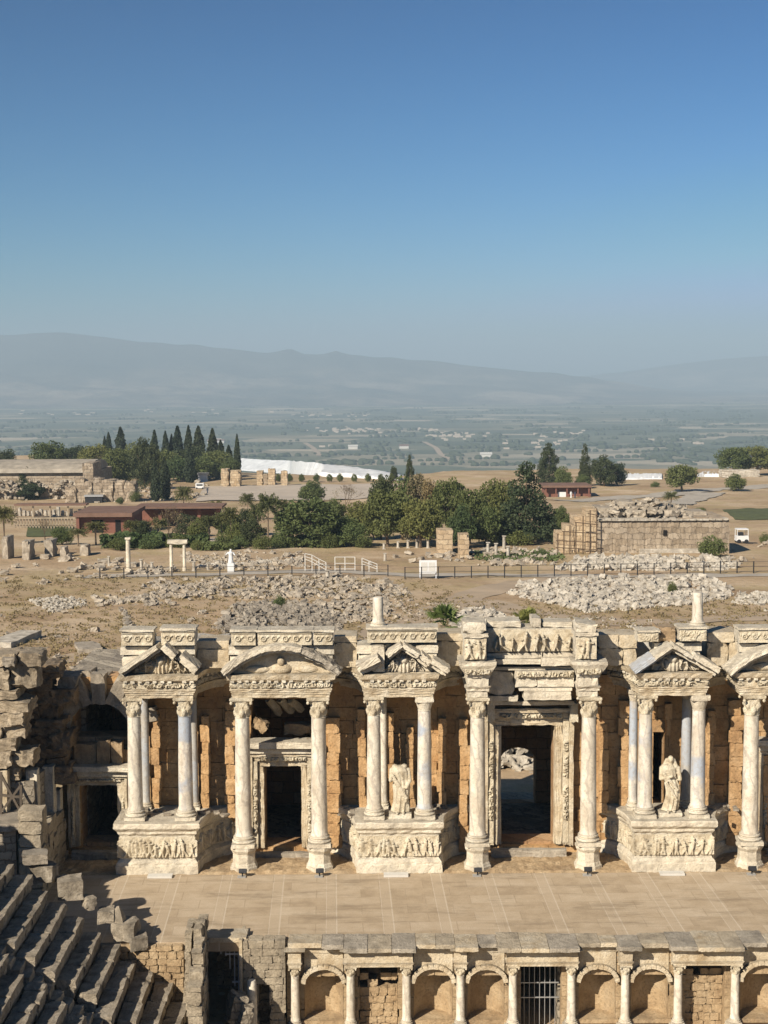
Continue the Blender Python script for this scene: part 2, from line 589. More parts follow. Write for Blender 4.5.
def simple(name, col, var=.25, scale=2.0, bump=.2, rough=.85, metal=0.0):
    n = NT(name)
    a = n.noise(scale, 5, .65)
    c = n.ramp(a, [(.3, tuple(x * (1 - var) for x in col)), (.7, tuple(min(1, x * (1 + var)) for x in col))])
    n.b.inputs['Metallic'].default_value = metal
    return n.out(c, n.noise(scale * 4, 4, .6), bump, .03, rough)


MT['track'] = simple('pale_dirt', (.43, .33, .225), .16, .2, .4)
MT['gravel'] = simple('grey_gravel', (.42, .37, .30), .14, .5, .4)
MT['plaza'] = simple('plaza_stone', (.50, .42, .33), .10, .15, .1)
MT['travertine'] = simple('white_travertine', (.76, .76, .74), .22, .06, .5)
MT['white'] = simple('white_paint', (.78, .77, .74), .06, 1, .05, .6)
MT['panel'] = simple('pale_panel', (.66, .63, .56), .06, 3, .05, .5)
MT['red_wall'] = simple('red_plaster', (.22, .098, .068), .18, .6, .1)
MT['red_roof'] = simple('rust_roof', (.20, .12, .085), .2, .4, .1)
MT['dark'] = simple('opening_shade', (.012, .011, .010), .1, 1, 0)  # near-black colour painted in place of the shade inside openings
MT['iron'] = simple('dark_iron', (.035, .035, .037), .2, 6, .1, .5, .3)
MT['bars'] = simple('pale_painted_iron', (.66, .68, .70), .08, 6, .1, .45, .1)
MT['steel'] = simple('galvanised_steel', (.46, .46, .45), .12, 6, .1, .4, .5)
MT['wood'] = simple('old_timber', (.36, .29, .20), .25, 3, .4)
MT['lattice_shade'] = simple('lattice_shadow_dark', (.12, .095, .07), .25, 3, .4)  # dark tone for the bars that imitate a lattice shadow
MT['scaffold'] = simple('rusty_pole', (.14, .095, .06), .25, 3, .2, .7)
MT['roof_grey'] = simple('weathered_roof', (.36, .31, .24), .3, .5, .8)
MT['lawn'] = simple('lawn', (.105, .115, .045), .35, .8, .5)
MT['cloth'] = simple('dark_cloth', (.05, .06, .09), .2, 6, .1)
MT['skin'] = simple('skin', (.45, .28, .2), .05, 6, 0)
MT['glass'] = simple('dark_glass', (.03, .04, .05), .1, 1, 0, .1)
MT['bark'] = simple('bark', (.16, .115, .075), .3, 4, .8)
MT['palm_bark'] = simple('palm_bark', (.22, .165, .11), .3, 4, .8)


def foliage(name, a, b, c3, scale=.35, trans=.25):
    n = NT(name)
    oi = n.N('ObjectInfo')
    v = n.math('ADD', n.noise(scale, 4, .7), n.math('MULTIPLY', n.math('SUBTRACT', oi.outputs['Random'], .5), .22))
    c = n.ramp(v, [(.3, a), (.5, b), (.7, c3)])
    r2 = n.math('FRACT', n.math('MULTIPLY', oi.outputs['Random'], 7.31))
    c = n.mix(n.math('MULTIPLY', r2, .45), c, (c3[0] * 1.35, c3[1] * 1.05, c3[2] * .75))
    m = n.out(c, rough=.7)
    tr = n.N('BsdfTranslucent', {'Color': c})
    mx = n.N('MixShader', {'Fac': trans, 1: n.b.outputs[0], 2: tr.outputs[0]})
    n.t.links.new(mx.outputs[0], n.t.nodes['Material Output'].inputs['Surface'])
    return m


MT['leaf_pine'] = foliage('pine_foliage', (.072, .099, .035), (.123, .152, .052), (.181, .203, .072))
MT['leaf_dark'] = foliage('dark_foliage', (.032, .049, .025), (.052, .075, .035), (.084, .107, .049))
MT['leaf_cypress'] = foliage('cypress_foliage', (.029, .045, .026), (.048, .068, .036), (.072, .094, .049))
MT['leaf_broad'] = foliage('broad_foliage', (.067, .097, .035), (.107, .145, .052), (.167, .203, .072))
MT['leaf_brown'] = foliage('brown_foliage', (.145, .119, .061), (.217, .181, .094), (.290, .246, .138))
MT['leaf_palm'] = foliage('palm_foliage', (.065, .08, .03), (.105, .12, .045), (.17, .18, .075), 1.0)
MT['leaf_fan'] = foliage('fan_palm_foliage', (.14, .19, .05), (.21, .26, .08), (.28, .31, .12), 2.0, .3)
MT['leaf_hedge'] = foliage('hedge_foliage', (.05, .08, .028), (.08, .12, .042), (.115, .15, .056), .6)
MT['dry_grass'] = foliage('dry_grass', (.20, .16, .08), (.28, .22, .11), (.33, .27, .14), .2)
# ================================================================== THE THEATRE
W = 62.4          # face of the stage wall
YF = 60.0         # front of the podia


def remesh(o, vox):
    md = o.modifiers.new('fuse', 'REMESH')
    md.mode = 'VOXEL'
    md.voxel_size = vox
    md.use_smooth_shade = True
    sm = o.modifiers.new('soft', 'SMOOTH')
    sm.iterations = 2
    sm.factor = .4
    return o



def fx(x, y=780, Y=60.2):
    return at(x, y, Y).x


def fz(y, Y=60.2, x=384):
    return at(x, y, Y).z


def curls(L, Hh, n, r=(.05, .11), h=.05, seed=0):
    """carved leafwork: many short arcs and knobs standing off a band L long and Hh high"""
    q = np.random.default_rng(seed)
    cs = q.random(n) * L
    cz = (.2 + .6 * q.random(n)) * Hh
    rr = r[0] + q.random(n) * (r[1] - r[0])
    ph = q.random(n) * 6.28

    def fn(S, Z):
        o = np.zeros_like(S)
        for a, b, c, p in zip(cs, cz, rr, ph):
            m = np.abs(S - a) < c * 1.5
            if not m.any():
                continue
            d = np.hypot(S - a, Z - b)
            t = np.arctan2(Z - b, S - a)
            ring = np.clip(1 - np.abs(d - c) / (.45 * c), 0, 1) * (np.cos(t - p) > -.4)
            o = np.maximum(o, np.where(d < 1.5 * c, h * np.maximum(ring, np.clip(1 - d / (.45 * c), 0, 1)), 0))
        return o
    return fn


def eyes(pitch, Hh, h=.08):
    """row of rosettes under a zigzag of swags"""
    def fn(S, Z):
        u = (S / pitch) % 1 - .5
        d = np.hypot(u * pitch, Z - Hh * .48)
        r = Hh * .17
        o = h * np.clip(1 - np.abs(d - r) / (.4 * r), 0, 1) + h * 1.2 * np.clip(1 - d / (.5 * r), 0, 1)
        sw = np.abs(Z - (Hh * .30 + Hh * .5 * np.abs(u) * 1.5))
        o = np.maximum(o, h * .8 * np.clip(1 - sw / (.07 * Hh + .02), 0, 1) * (d > 1.3 * r))
        o = np.maximum(o, h * (Z > Hh * .86))
        return o
    return fn


def figures(L, Hh, pitch=.4, h=.1, seed=0):
    """standing and seated figures in relief"""
    q = np.random.default_rng(seed)
    caps = []
    x = .15 + .1 * q.random()
    while x < L - .1:
        t = Hh * (.60 + .34 * q.random())
        lean = (q.random() - .5) * .22
        sit = q.random() < .25
        hip = (x + lean * .4, t * (.42 if not sit else .35))
        sh = (x + lean, t * .78)
        caps.append((x + lean * 1.3, t * .92, x + lean * 1.3, t * .93, t * .075, 1.0))
        caps.append((*hip, *sh, t * .11, 1.0))
        for sgn in (-1, 1):
            fx_ = x + sgn * t * (.03 + .26 * q.random() ** 1.5) + (t * .18 if sit else 0)
            caps.append((*hip, fx_, .04, t * .065, .85))
            el = (sh[0] + sgn * t * (.1 + .16 * q.random()), t * (.5 + .4 * q.random()))
            caps.append((*sh, *el, t * .045, .8))
        x += pitch * (.5 + 1.0 * q.random() ** 1.5)
    nz = np.random.default_rng(seed + 5).random(6) * 6.28

    def fn(S, Z):
        o = .012 * np.sin(S * 21 + nz[0]) * np.sin(Z * 17 + nz[1])
        for a, b, c, d, r, k in caps:
            m = (S > min(a, c) - r) & (S < max(a, c) + r) & (Z > min(b, d) - r) & (Z < max(b, d) + r)
            if not m.any():
                continue
            vx, vz = c - a, d - b
            t = np.clip(((S - a) * vx + (Z - b) * vz) / (vx * vx + vz * vz + 1e-9), 0, 1)
            dd = np.hypot(S - a - t * vx, Z - b - t * vz) / r
            o = np.maximum(o, np.where(m, h * k * np.sqrt(np.clip(1 - dd * dd, 0, 1)), 0))
        return o
    return fn


def arc(x0, x1, flip, Yf=YF, Yw=W + .05, n=9):
    """hollow quarter-round from the wall at x0 to the front corner x1 (or back when flip)"""
    pts = []
    for i in range(n + 1):
        t = PI / 2 * (1 - i / n)
        pts.append((x1 + (x0 - x1) * (1 - math.cos(t)), Yf + (Yw - Yf) * math.sin(t)))
    return pts[::-1] if flip else pts


# ------------------------------------------------------------------ columns
def capital_mb(X, Y, z0, z1, r, plain=False):
    m = MB()
    h = z1 - z0
    if plain:
        m.lathe(X, Y, [(r * .98, z0), (r * 1.02, z0 + .1 * h), (r * 1.3, z0 + .45 * h), (r * 1.42, z0 + .62 * h)], 24)
        m.rough(X - r * 1.5, X + r * 1.5, Y - r * 1.5, Y + r * 1.5, z0 + .62 * h, z1, .08)
        return m
    zs = np.linspace(0, 1, 13)
    prof = [(r * (.95 + .42 * t ** 1.6), z0 + h * .84 * t) for t in zs]

    def mod(th, k, z):
        t = zs[k]
        a = .34 * max(0, math.sin(PI * min(1, t / .46))) ** .7 * np.maximum(0, np.cos(4 * th)) if t < .46 else 0
        b = .36 * max(0, math.sin(PI * (t - .3) / .5)) * np.maximum(0, np.cos(4 * th + PI)) if .3 < t < .8 else 0
        c = .22 * max(0, (t - .7) / .3) * np.cos(4 * th + PI) if t > .7 else 0
        return .92 + a + b + c + .07 * np.sin(16 * th) * np.sin(14 * t)
    m.lathe(X, Y, prof, 48, mod)
    a = r * 1.62
    pts = []
    for k in range(4):
        for u in (-1, -.8, -.4, 0, .4, .8):
            d = a * (1 - .16 * (1 - u * u))
            x, y = (u * a, -d)
            for _ in range(k):
                x, y = -y, x
            pts.append((x, y))
    n = len(pts)
    v = [(X + x * s, Y + y * s, z) for s, z in ((.93, z0 + .84 * h), (1, z0 + .9 * h), (1, z1)) for x, y in pts]
    f = [(k * n + i, k * n + (i + 1) % n, (k + 1) * n + (i + 1) % n, (k + 1) * n + i) for k in range(2) for i in range(n)]
    m.add(v, f + [tuple(range(n))[::-1], tuple(range(2 * n, 3 * n))])
    for sx in (-1, 1):
        for sy in (-1, 1):
            m.sphere((X + sx * a * .86, Y + sy * a * .86, z0 + .76 * h), (r * .24, r * .24, r * .26), 8, 6)
    return m


def base_mb(X, Y, z, r, h):
    m = MB()
    m.rough(X - r * 1.42, X + r * 1.42, Y - r * 1.42, Y + r * 1.42, z, z + .36 * h, .06)
    p = [(1.30, .36), (1.42, .42), (1.44, .52), (1.36, .60), (1.20, .64), (1.16, .70), (1.20, .76), (1.28, .80), (1.26, .90), (1.12, .94), (1.05, 1.0)]
    m.lathe(X, Y, [(r * a, z + h * b) for a, b in p], 28)
    return m


def pedestal_mb(X, Y, z0, z1, w):
    """eight-sided pedestal with spreading foot and cap"""
    h = z1 - z0
    p = [(1.22, 0), (1.22, .16), (1.12, .2), (1.08, .27), (1.0, .32), (.97, .72), (1.04, .78), (1.12, .84), (1.16, .88), (1.16, .97), (1.0, 1.0)]
    m = MB()
    m.lathe(X, Y, [(w * a, z0 + h * b) for a, b in p], 8, rot=PI / 8)
    return m


def column(parent, X, Y, z0, z1, r, caph, baseh=.42, mat='shaft', ped=None, plain=False, top_w=.86):
    zb = z0
    if ped:
        zb = z0 + ped
    zs, zt = zb + baseh, z1 - caph
    n = 14
    prof = []
    for i in range(n + 1):
        t = i / n
        prof.append((r * (1 - (1 - top_w) * t ** 1.7), zs + (zt - zs) * t))
    prof = [(r * 1.1, zs), (r * 1.08, zs + .06)] + [(a, b + (.1 if i == 0 else 0)) for i, (a, b) in enumerate(prof)]
    prof += [(r * top_w * 1.07, zt), (r * top_w * 1.07, zt + .001)]
    m = MB()
    m.lathe(X, Y, prof, 32, lambda th, k, z: 1 + .008 * np.sin(3 * th + z * 1.3) + .006 * np.sin(7 * th - z * 2.1))
    sh = m.build('column', MT[mat], parent, 50)
    sh_o = sh
    if caph > 0:
        capital_mb(X, Y, zt - .004, z1, r * top_w, plain).build('capital', MT['marble' if plain else 'marble_carved'], sh_o, 45)
    base_mb(X, Y, zb, r, baseh + .004).build('base', MT['marble'], sh_o, 35)
    if ped:
        pedestal_mb(X, Y, z0, zb + .003, r * 1.45).build('pedestal', MT['marble'], sh_o, None)
    return sh


def pod_profile(zt):
    return [(.16, 0), (.16, .34), (.13, .38), (.13, .46), (.05, .56), (0, .6), (0, zt - .56), (.05, zt - .5), (.09, zt - .46), (.09, zt - .36),
            (.2, zt - .24), (.22, zt - .2), (.22, zt - .05), (.2, zt), (-.02, zt)]


ENT = dict(zb=fz(697), a1=fz(694), a2=fz(691.5), at=fz(689), f0=fz(688), f1=fz(681.5), c0=fz(680), ct=fz(673.5))


def ent_profile(corn=.2):
    e = ENT
    return [(0, e['zb']), (0, e['a1']), (.03, e['a1'] + .004), (.03, e['a2']), (.06, e['a2'] + .004), (.06, e['at'] - .05), (.1, e['at']),
            (.1, e['f0']), (.02, e['f0'] + .02), (.02, e['f1']), (.09, e['f1'] + .03), (.12, e['c0']), (corn, e['c0'] + .06),
            (corn + .02, e['c0'] + .12), (corn + .06, e['ct']), (-.02, e['ct'] + .001)]


def ent_body(parent, path, seed, corn=.2):
    m = MB()
    m.sweep(densify(path), ent_profile(corn))
    o = m.build('entablature', MT['marble_warm'], parent, None, wear=(.028, .3, .012))
    L = float(np.sum(np.linalg.norm(np.diff(np.array(path), axis=0), axis=1)))
    MB().strip(path, ENT['f0'] + .02, ENT['f1'], .04, curls(L, ENT['f1'] - ENT['f0'] - .02, int(L * 9), (.09, .14), .15, seed), .026).build(
        'frieze', MT['marble_carved'], o, 60)
    d = MB()
    base, nrm = offset_paths(path)
    seg = np.r_[0, np.cumsum(np.linalg.norm(np.diff(base, axis=0), axis=1))]
    for s in np.arange(.15, L - .1, .30):
        k = min(len(base) - 2, int(np.searchsorted(seg, s, 'right')) - 1)
        t = (s - seg[k]) / (seg[k + 1] - seg[k])
        p = base[k] * (1 - t) + base[k + 1] * t
        dd = base[k + 1] - base[k]
        dd = dd / np.linalg.norm(dd)
        nn = np.array((dd[1], -dd[0]))
        if rnd.random() < .14:
            continue
        c0 = p + nn * .10
        c1 = p + nn * (corn - .02)
        d.beam((*c0, ENT['c0'] + .0), (*c1, ENT['c0'] + .0), .17, .12, .2, 2)
    d.build('modillion_row', MT['marble'], o)
    return o


def raking(mb, x0, y0, x1, y1, th=.30, Y0=59.72, Y1=60.9, chip=.16):
    """a sloping cornice piece seen from (x0, y0) to (x1, y1), with a stepped under-moulding"""
    a, b = at(x0, y0, Y0), at(x1, y1, Y0)
    ym = (Y0 + Y1) / 2
    A, B = Vector((a.x, ym, a.z)), Vector((b.x, ym, b.z))
    d = (B - A).normalized()
    u = Vector((-d.z, 0, d.x)) if d.x > 0 else Vector((d.z, 0, -d.x))
    mb.beam(A, B, Y1 - Y0, th * .62, chip, 6)
    off = u * (-th * .5)
    mb.beam(A + off + Vector((0, .12, 0)), B + off + Vector((0, .12, 0)), Y1 - Y0 - .22, th * .42, chip, 6)


ZPOD = fz(822, 59.9)
CAPB = .80


def podium_part(t, path, seed):
    p = MB()
    p.sweep(densify(path), pod_profile(ZPOD))
    o = p.build('podium', MT['marble'], t, None, wear=(.024, .3, .012))
    L = float(np.sum(np.linalg.norm(np.diff(np.array(path), axis=0), axis=1)))
    MB().strip(path, .66, ZPOD - .60, .026, figures(L, ZPOD - 1.26, .25, .13, seed), .022).build('relief_panel', MT['marble_carved'], o, 60)
    # broken paving on the podium top
    q = MB()
    xs = [p_[0] for p_ in path]
    for i in range(16):
        x = rnd.uniform(min(xs) + .5, max(xs) - .5)
        y = rnd.uniform(60.6, 62.0)
        s = rnd.uniform(.1, .28)
        q.rough(x, x + s * 1.5, y, y + s, ZPOD + .001, ZPOD + s * .5, .15, 2, rot=rnd.uniform(0, 3))
    q.build('loose_stones', MT['grey_stone'], o)['kind'] = 'stuff'
    return o


def sculpt(t, x0, x1, yb, yt, seed, mat='marble_warm'):
    """carved gable field: a grid filling the triangle, figures and leafwork standing off it"""
    X0, X1 = fx(x0, 665), fx(x1, 665)
    z0, z1 = fz(yb) + .003, fz(yt)
    L, Hh = X1 - X0, z1 - z0
    ns, nz = 90, 36
    s_ = np.linspace(0, L, ns)
    top = Hh * (1.02 - np.abs(s_ / L * 2 - 1)) + .04
    S = np.repeat(s_[:, None], nz, 1)
    Z = top[:, None] * np.linspace(0, 1, nz)[None, :]
    hh = np.maximum(figures(L, Hh * .62, .34, .24, seed)(S, Z), curls(L, Hh, 34, (.10, .18), .16, seed)(S, Z))
    d = np.hypot(S - L / 2, Z - Hh * .52)
    hh = np.maximum(hh, .34 * np.sqrt(np.clip(1 - (d / .2) ** 2, 0, 1)))
    d = np.hypot((S - L / 2) / .34, (Z - Hh * .2) / .36)
    hh = np.maximum(hh, .26 * np.sqrt(np.clip(1 - d * d, 0, 1)) * (1 + .2 * np.sin(S * 40)))
    V = np.stack([X0 + S, 60.48 - hh, z0 + Z], 2)
    m = MB().add(V.reshape(-1, 3), [(i * nz + j, (i + 1) * nz + j, (i + 1) * nz + j + 1, i * nz + j + 1) for i in range(ns - 1) for j in range(nz - 1)])
    v = [(X, y, z) for y in (60.481, 61.2) for X, z in ((X0, z0), (X1, z0), ((X0 + X1) / 2, z1))]
    m.add(v, [(2, 1, 0), (3, 4, 5), (0, 1, 4, 3), (1, 2, 5, 4), (2, 0, 3, 5)])
    return m.build('tympanum', MT[mat], t, 60)


# ---- leftmost aedicula
A1 = thing('aedicula', 'leftmost marble aedicula with a split triangular pediment, beside the ruined side wing', 'aedicula', (fx(158, 870), 61.0, 0))
p1 = [(fx(121, 870), W + .05), (fx(121, 870), YF)] + arc(fx(239, 850, W), fx(196, 870), True)
podium_part(A1, p1, 3)
zc = ENT['zb'] - .003
column(A1, fx(135, 770, 60.55), 60.55, ZPOD, zc, .30, CAPB)
column(A1, fx(185.5, 770, 60.55), 60.55, ZPOD, zc, .30, CAPB, mat='shaft_blue')
column(A1, fx(145.5, 760, 62.0), 62.0, ZPOD, zc, .17, .4, .3, mat='shaft_grey', plain=True)
column(A1, fx(194, 760, 62.0), 62.0, ZPOD, zc, .17, .4, .3, mat='shaft_grey', plain=True)
e1 = [(fx(126, 690), W + .05), (fx(126, 690), 60.2)] + arc(fx(231, 685, W), fx(193, 690), True, 60.2)
ent_body(A1, e1, 1)
m = MB()
raking(m, 119, 673, 157, 648)
raking(m, 163, 646, 175, 657, .32, 59.7, 60.8)
raking(m, 180, 656, 197, 671, .36)
m.build('pediment', MT['marble'], A1)
sculpt(A1, 131, 189, 673, 650, 1)


def attic_block(t, x0, x1, yt, yb, Y0=60.45, Y1=61.35, seed=0, mat='marble', style='eyes', back=True):
    X0, X1 = fx(x0, (yt + yb) / 2, Y0), fx(x1, (yt + yb) / 2, Y0)
    z0, z1 = fz(yb, Y0), fz(yt, Y0)
    m = MB()
    m.rough(X0 - .05, X1 + .05, Y0 - .10, Y1, z1 - (z1 - z0) * .16, z1, .22, 6)
    m.rough(X0, X1, Y0, Y1 - .01, z0, z1 - (z1 - z0) * .16 + .002, .06, 5)
    o = m.build('attic_block', MT[mat], t)
    hh = (z1 - z0) * .84
    fn = eyes((X1 - X0) / max(1, round((X1 - X0) / .42)), hh) if style == 'eyes' else (curls(X1 - X0, hh, int((X1 - X0) * 16), (.06, .13), .06, seed) if style == 'leaf' else figures(X1 - X0, hh, .33, .15, seed))
    MB().strip([(X0 + .02, Y0), (X1 - .02, Y0)], z0 + .02, z0 + hh - .03, .03, fn, .024).build('carved_face', MT['marble_carved'], o, 60)
    return o


def plain_block(t, x0, x1, yt, yb, Y0=60.55, Y1=62.05, mat='marble', name='attic_base', chip=.05):
    m = MB()
    z0, z1 = fz(yb, Y0), fz(yt, Y0)
    X0, X1 = fx(x0, (yt + yb) / 2, Y0), fx(x1, (yt + yb) / 2, Y0)
    m.rough(X0, X1, Y0, Y1, z0, z0 + (z1 - z0) * .7, chip, 4)
    m.rough(X0 - .05, X1 + .05, Y0 - .07, Y1, z0 + (z1 - z0) * .7 + .002, z1, chip, 4)
    return m.build(name, MT[mat], t)


attic_block(A1, 121, 153, 628, 644.6, seed=1)
attic_block(A1, 161, 195, 626.5, 644.6, seed=2)
plain_block(A1, 122, 194, 645, 673, 60.75)

# ---- door aedicula builder (segmental pediment)
def segment_pediment(t, xl, xr, apex, y_end, y_top):
    m = MB()
    n = 12
    pts = []
    for i in range(n + 1):
        u = i / n * 2 - 1
        x = (xl + xr) / 2 + (xr - xl) / 2 * u
        y = y_top + (y_end - y_top) * (abs(u) ** 2.1)
        pts.append((x, y))
    m2 = MB()
    for i, ((a, b), (c, d)) in enumerate(zip(pts[:-1], pts[1:])):
        k = .12 if i not in (7, 11) else 0
        raking(m2 if i > 7 else m, a - (c - a) * k, b - (d - b) * k + (.8 if i > 7 else 0), c + (c - a) * k, d + (d - b) * k + (.8 if i > 7 else 0), .34, 59.72 + .04 * (i > 7), 60.95, .05)
    m.build('pediment', MT['marble'], t, wear=(.03, .25, .01))
    m2.build('broken_pediment_end', MT['slab_grey'], t, wear=(.04, .25, .015))
    m = MB()
    X0, X1 = fx(xl + 9, 668), fx(xr - 9, 668)
    k = 14
    v = [(X0, y, ENT['ct'] + .002) for y in (60.4, 61.2)]
    top = []
    for i in range(k + 1):
        u = i / k * 2 - 1
        X = X0 + (X1 - X0) * i / k
        top.append((X, ENT['ct'] + .05 + (fz(y_top + 4) - ENT['ct'] - .05) * (1 - abs(u) ** 2.1)))
    v = [(X, y, z) for y in (60.4, 61.2) for X, z in [(X0, ENT['ct'] + .002)] + top + [(X1, ENT['ct'] + .002)]]
    N = len(top) + 2
    m.add(v, [tuple(range(N))[::-1], tuple(range(N, 2 * N))] + [(i, (i + 1) % N, N + (i + 1) % N, N + i) for i in range(N)])
    xc = (X0 + X1) / 2
    m.sphere((xc, 60.37, fz(668.5)), (.40, .16, .24))
    m.sphere((xc - .03, 60.30, fz(661.5)), (.15, .17, .2))
    for k_ in (-1, 1):
        m.sphere((xc + k_ * 1.0, 60.39, fz(669.5)), (.5, .1, .16))
    m.build('tympanum', MT['marble_warm'], t, 60, wear=(.03, .2))


def door_aedicula(t, xa, xb, seed, mirrored=False):
    """columns on pedestals at xa and xb (photo columns of their shafts), straight entablature, segmental pediment"""
    for x in (xa, xb):
        column(t, fx(x, 780, 60.5), 60.5, 0.004, zc, .335, .86, .45, ped=1.0)
    ep = [(fx(xa - 10.5, 690), W + .05), (fx(xa - 10.5, 690), 60.2), (fx(xb + 10.5, 690), 60.2), (fx(xb + 10.5, 690), W + .05)]
    o = ent_body(t, ep, seed)
    segment_pediment(t, xa - 20, xb + 21, 0, 673, 648)
    return o


def framed_door(t, x0, x1, yt, yb, fw, head, Y=W, carved=True, depth=.36, z0=None, seed=5):
    """marble surround: two jambs and a lintel with stepped mouldings, then a projecting head"""
    X0, X1 = fx(x0, 800, Y), fx(x1, 800, Y)
    zt = fz(yt, Y)
    zb = fz(yb, Y) if z0 is None else z0
    m = MB()
    for i, (a, b, d) in enumerate(((0, .42, .16), (.42, .75, .25), (.75, 1.0, depth))):
        p, q = fw * a, fw * b
        m.rough(X0 - q, X0 - p - .002, Y - d, Y + .3, zb, zt + p, .16, 10)
        m.rough(X1 + p + .002, X1 + q, Y - d, Y + .3, zb, zt + p, .16, 10)
        m.rough(X0 - q, X1 + q, Y - d, Y + .3, zt + p + .004, zt + q, .16, 10)
    o = m.build('door_frame', MT['marble_warm'], t, wear=(.022, .3))
    if carved:
        c = MB()
        hz = zt - zb
        for xa in (X0 - fw * .74, X1 + fw * .43):
            c.strip([(xa, Y - .25), (xa + fw * .31, Y - .25)], zb + .1, zt + fw * .4, .03, curls(fw * .31, hz + fw * .4, int(hz * 7), (.09, .14), .13, seed), .026)
        c.strip([(X0 - fw * .4, Y - .25), (X1 + fw * .4, Y - .25)], zt + fw * .43, zt + fw * .74, .03, curls(X1 - X0 + fw * .8, fw * .31, int((X1 - X0) * 8), (.09, .13), .13, seed + 1), .026)
        c.build('carving', MT['marble_carved'], o, 60)
    if head:
        h = MB()
        h.rough(X0 - fw * 1.1, X1 + fw * 1.1, Y - depth - .1, Y + .2, zt + fw + .002, zt + fw + head * .5, .06, 6)
        h.rough(X0 - fw * 1.3, X1 + fw * 1.3, Y - depth - .34, Y + .2, zt + fw + head * .5 + .004, zt + fw + head, .12, 6)
        h.build('door_head', MT['marble'], o)
    s = MB()
    s.rough(X0 - fw * .6, X1 + fw * .6, Y - .72, Y - depth - .01, 0.004, zb - .06, .10, 6)
    s.build('doorstep', MT['slab_grey'], o)
    return o


A2 = thing('aedicula', 'marble aedicula with a curved pediment over the doorway left of the headless statue', 'aedicula', (fx(280, 870), 61.0, 0))
door_aedicula(A2, 243, 319, 21)
for a, b, s in ((231, 256, 1), (257.5, 312, 2), (313.5, 333, 3)):
    attic_block(A2, a, b, 628 + s * .4, 645, seed=10 + s, style='eyes')
plain_block(A2, 230, 333, 645.5, 673, 60.75)
framed_door(A2, 264.5, 301.5, 765, 848, .62, .55, z0=.32)

A3 = thing('aedicula', 'marble aedicula with the headless statue, its pediment broken, a stub column on top', 'aedicula', (fx(399, 870), 61.0, 0))
p3 = arc(fx(327, 850, W), fx(360, 872), False) + arc(fx(468, 850, W), fx(438.5, 872), True)
podium_part(A3, p3, 8)
column(A3, fx(374, 770, 60.55), 60.55, ZPOD, zc, .30, CAPB)
column(A3, fx(424.5, 770, 60.55), 60.55, ZPOD, zc, .30, .62, plain=True, mat='shaft_blue')
column(A3, fx(383.5, 760, 62.0), 62.0, ZPOD, zc, .16, .4, .3, mat='shaft', plain=True)
e3 = arc(fx(334, 685, W), fx(365, 690), False, 60.2) + arc(fx(462, 685, W), fx(433, 690), True, 60.2)
ent_body(A3, e3, 3)
m = MB()
raking(m, 357, 669, 379, 658, .5)
raking(m, 387, 656, 402, 645.5)
raking(m, 403, 645.5, 419, 656)
raking(m, 420, 655, 431, 664, .4, 59.8, 60.8)
raking(m, 432, 661, 449, 672, .4)
m.build('pediment', MT['marble'], A3)
m = MB()
m.rough(fx(372), fx(385), 60.2, 61.3, fz(672), fz(646), .05, 4)
m.build('tympanum_block', MT['marble'], A3)
sculpt(A3, 384, 424, 673, 649, 3, mat='marble')
attic_block(A3, 367, 437, 627, 643, seed=31)
plain_block(A3, 358, 385, 645, 673, 60.7, 62.0)
plain_block(A3, 386, 416, 644, 673, 60.9, 62.0)
plain_block(A3, 417, 437, 645, 673, 60.65, 62.0)

# ---- central doorway
PR = thing('central_doorway', 'central marble doorway between two tall columns, with a long figure frieze above', 'doorway', (fx(531, 870), 61.0, 0))
for x in (477.5, 588.5):
    column(PR, fx(x, 780, 60.5), 60.5, 0.004, fz(698), .335, .86, .45, ped=1.0)
for xa, xb in ((467.5, 487.5), (579, 598)):
    X0, X1 = fx(xa, 690), fx(xb, 690)
    pp = [(X0, W + .05), (X0, 60.2), (X1, 60.2), (X1, W + .05)]
    m = MB()
    z0, z1, z2, z3 = fz(698) + .003, fz(687), fz(678), fz(661)
    m.sweep(densify(pp, .15), [(0, z0), (0, z0 + .25), (.05, z0 + .26), (.05, z1 - .1), (.12, z1), (.02, z1 + .01), (.02, z2), (.08, z2 + .02), (.10, z2 + .14),
                 (.24, z3 - .35), (.34, z3 - .16), (.34, z3 - .01), (-.02, z3)])
    o = m.build('entablature', MT['marble'], PR, None, wear=(.035, .28, .015))
    MB().strip([(X0 - .1, 60.05), (X0, 60.05), (X1, 60.05), (X1 + .1, 60.05)], z2 + .15, z3 - .3, .07, curls(X1 - X0 + .2, .45, 26, (.06, .14), .13, 4), .028).build('frieze', MT['marble_carved'], o, 60)
attic_block(PR, 464, 487, 634, 660.5, 60.1, 61.5, 41, style='figures')
attic_block(PR, 575.5, 597, 633, 660.5, 60.1, 61.5, 42, style='figures')
m = MB()
m.rough(fx(463, 630, 60.1), fx(486, 630, 60.1), 60.05, 61.6, fz(634, 60.1) + .003, fz(622.5, 60.1), .16, 4)
m.build('broken_cap', MT['marble'], PR)
m = MB()
m.rough(fx(576, 630, 60.1), fx(597, 630, 60.1), 60.0, 61.5, fz(633, 60.1) + .003, fz(624, 60.1), .2, 4, tilt=(0, .08))
m.build('broken_cap', MT['marble'], PR)
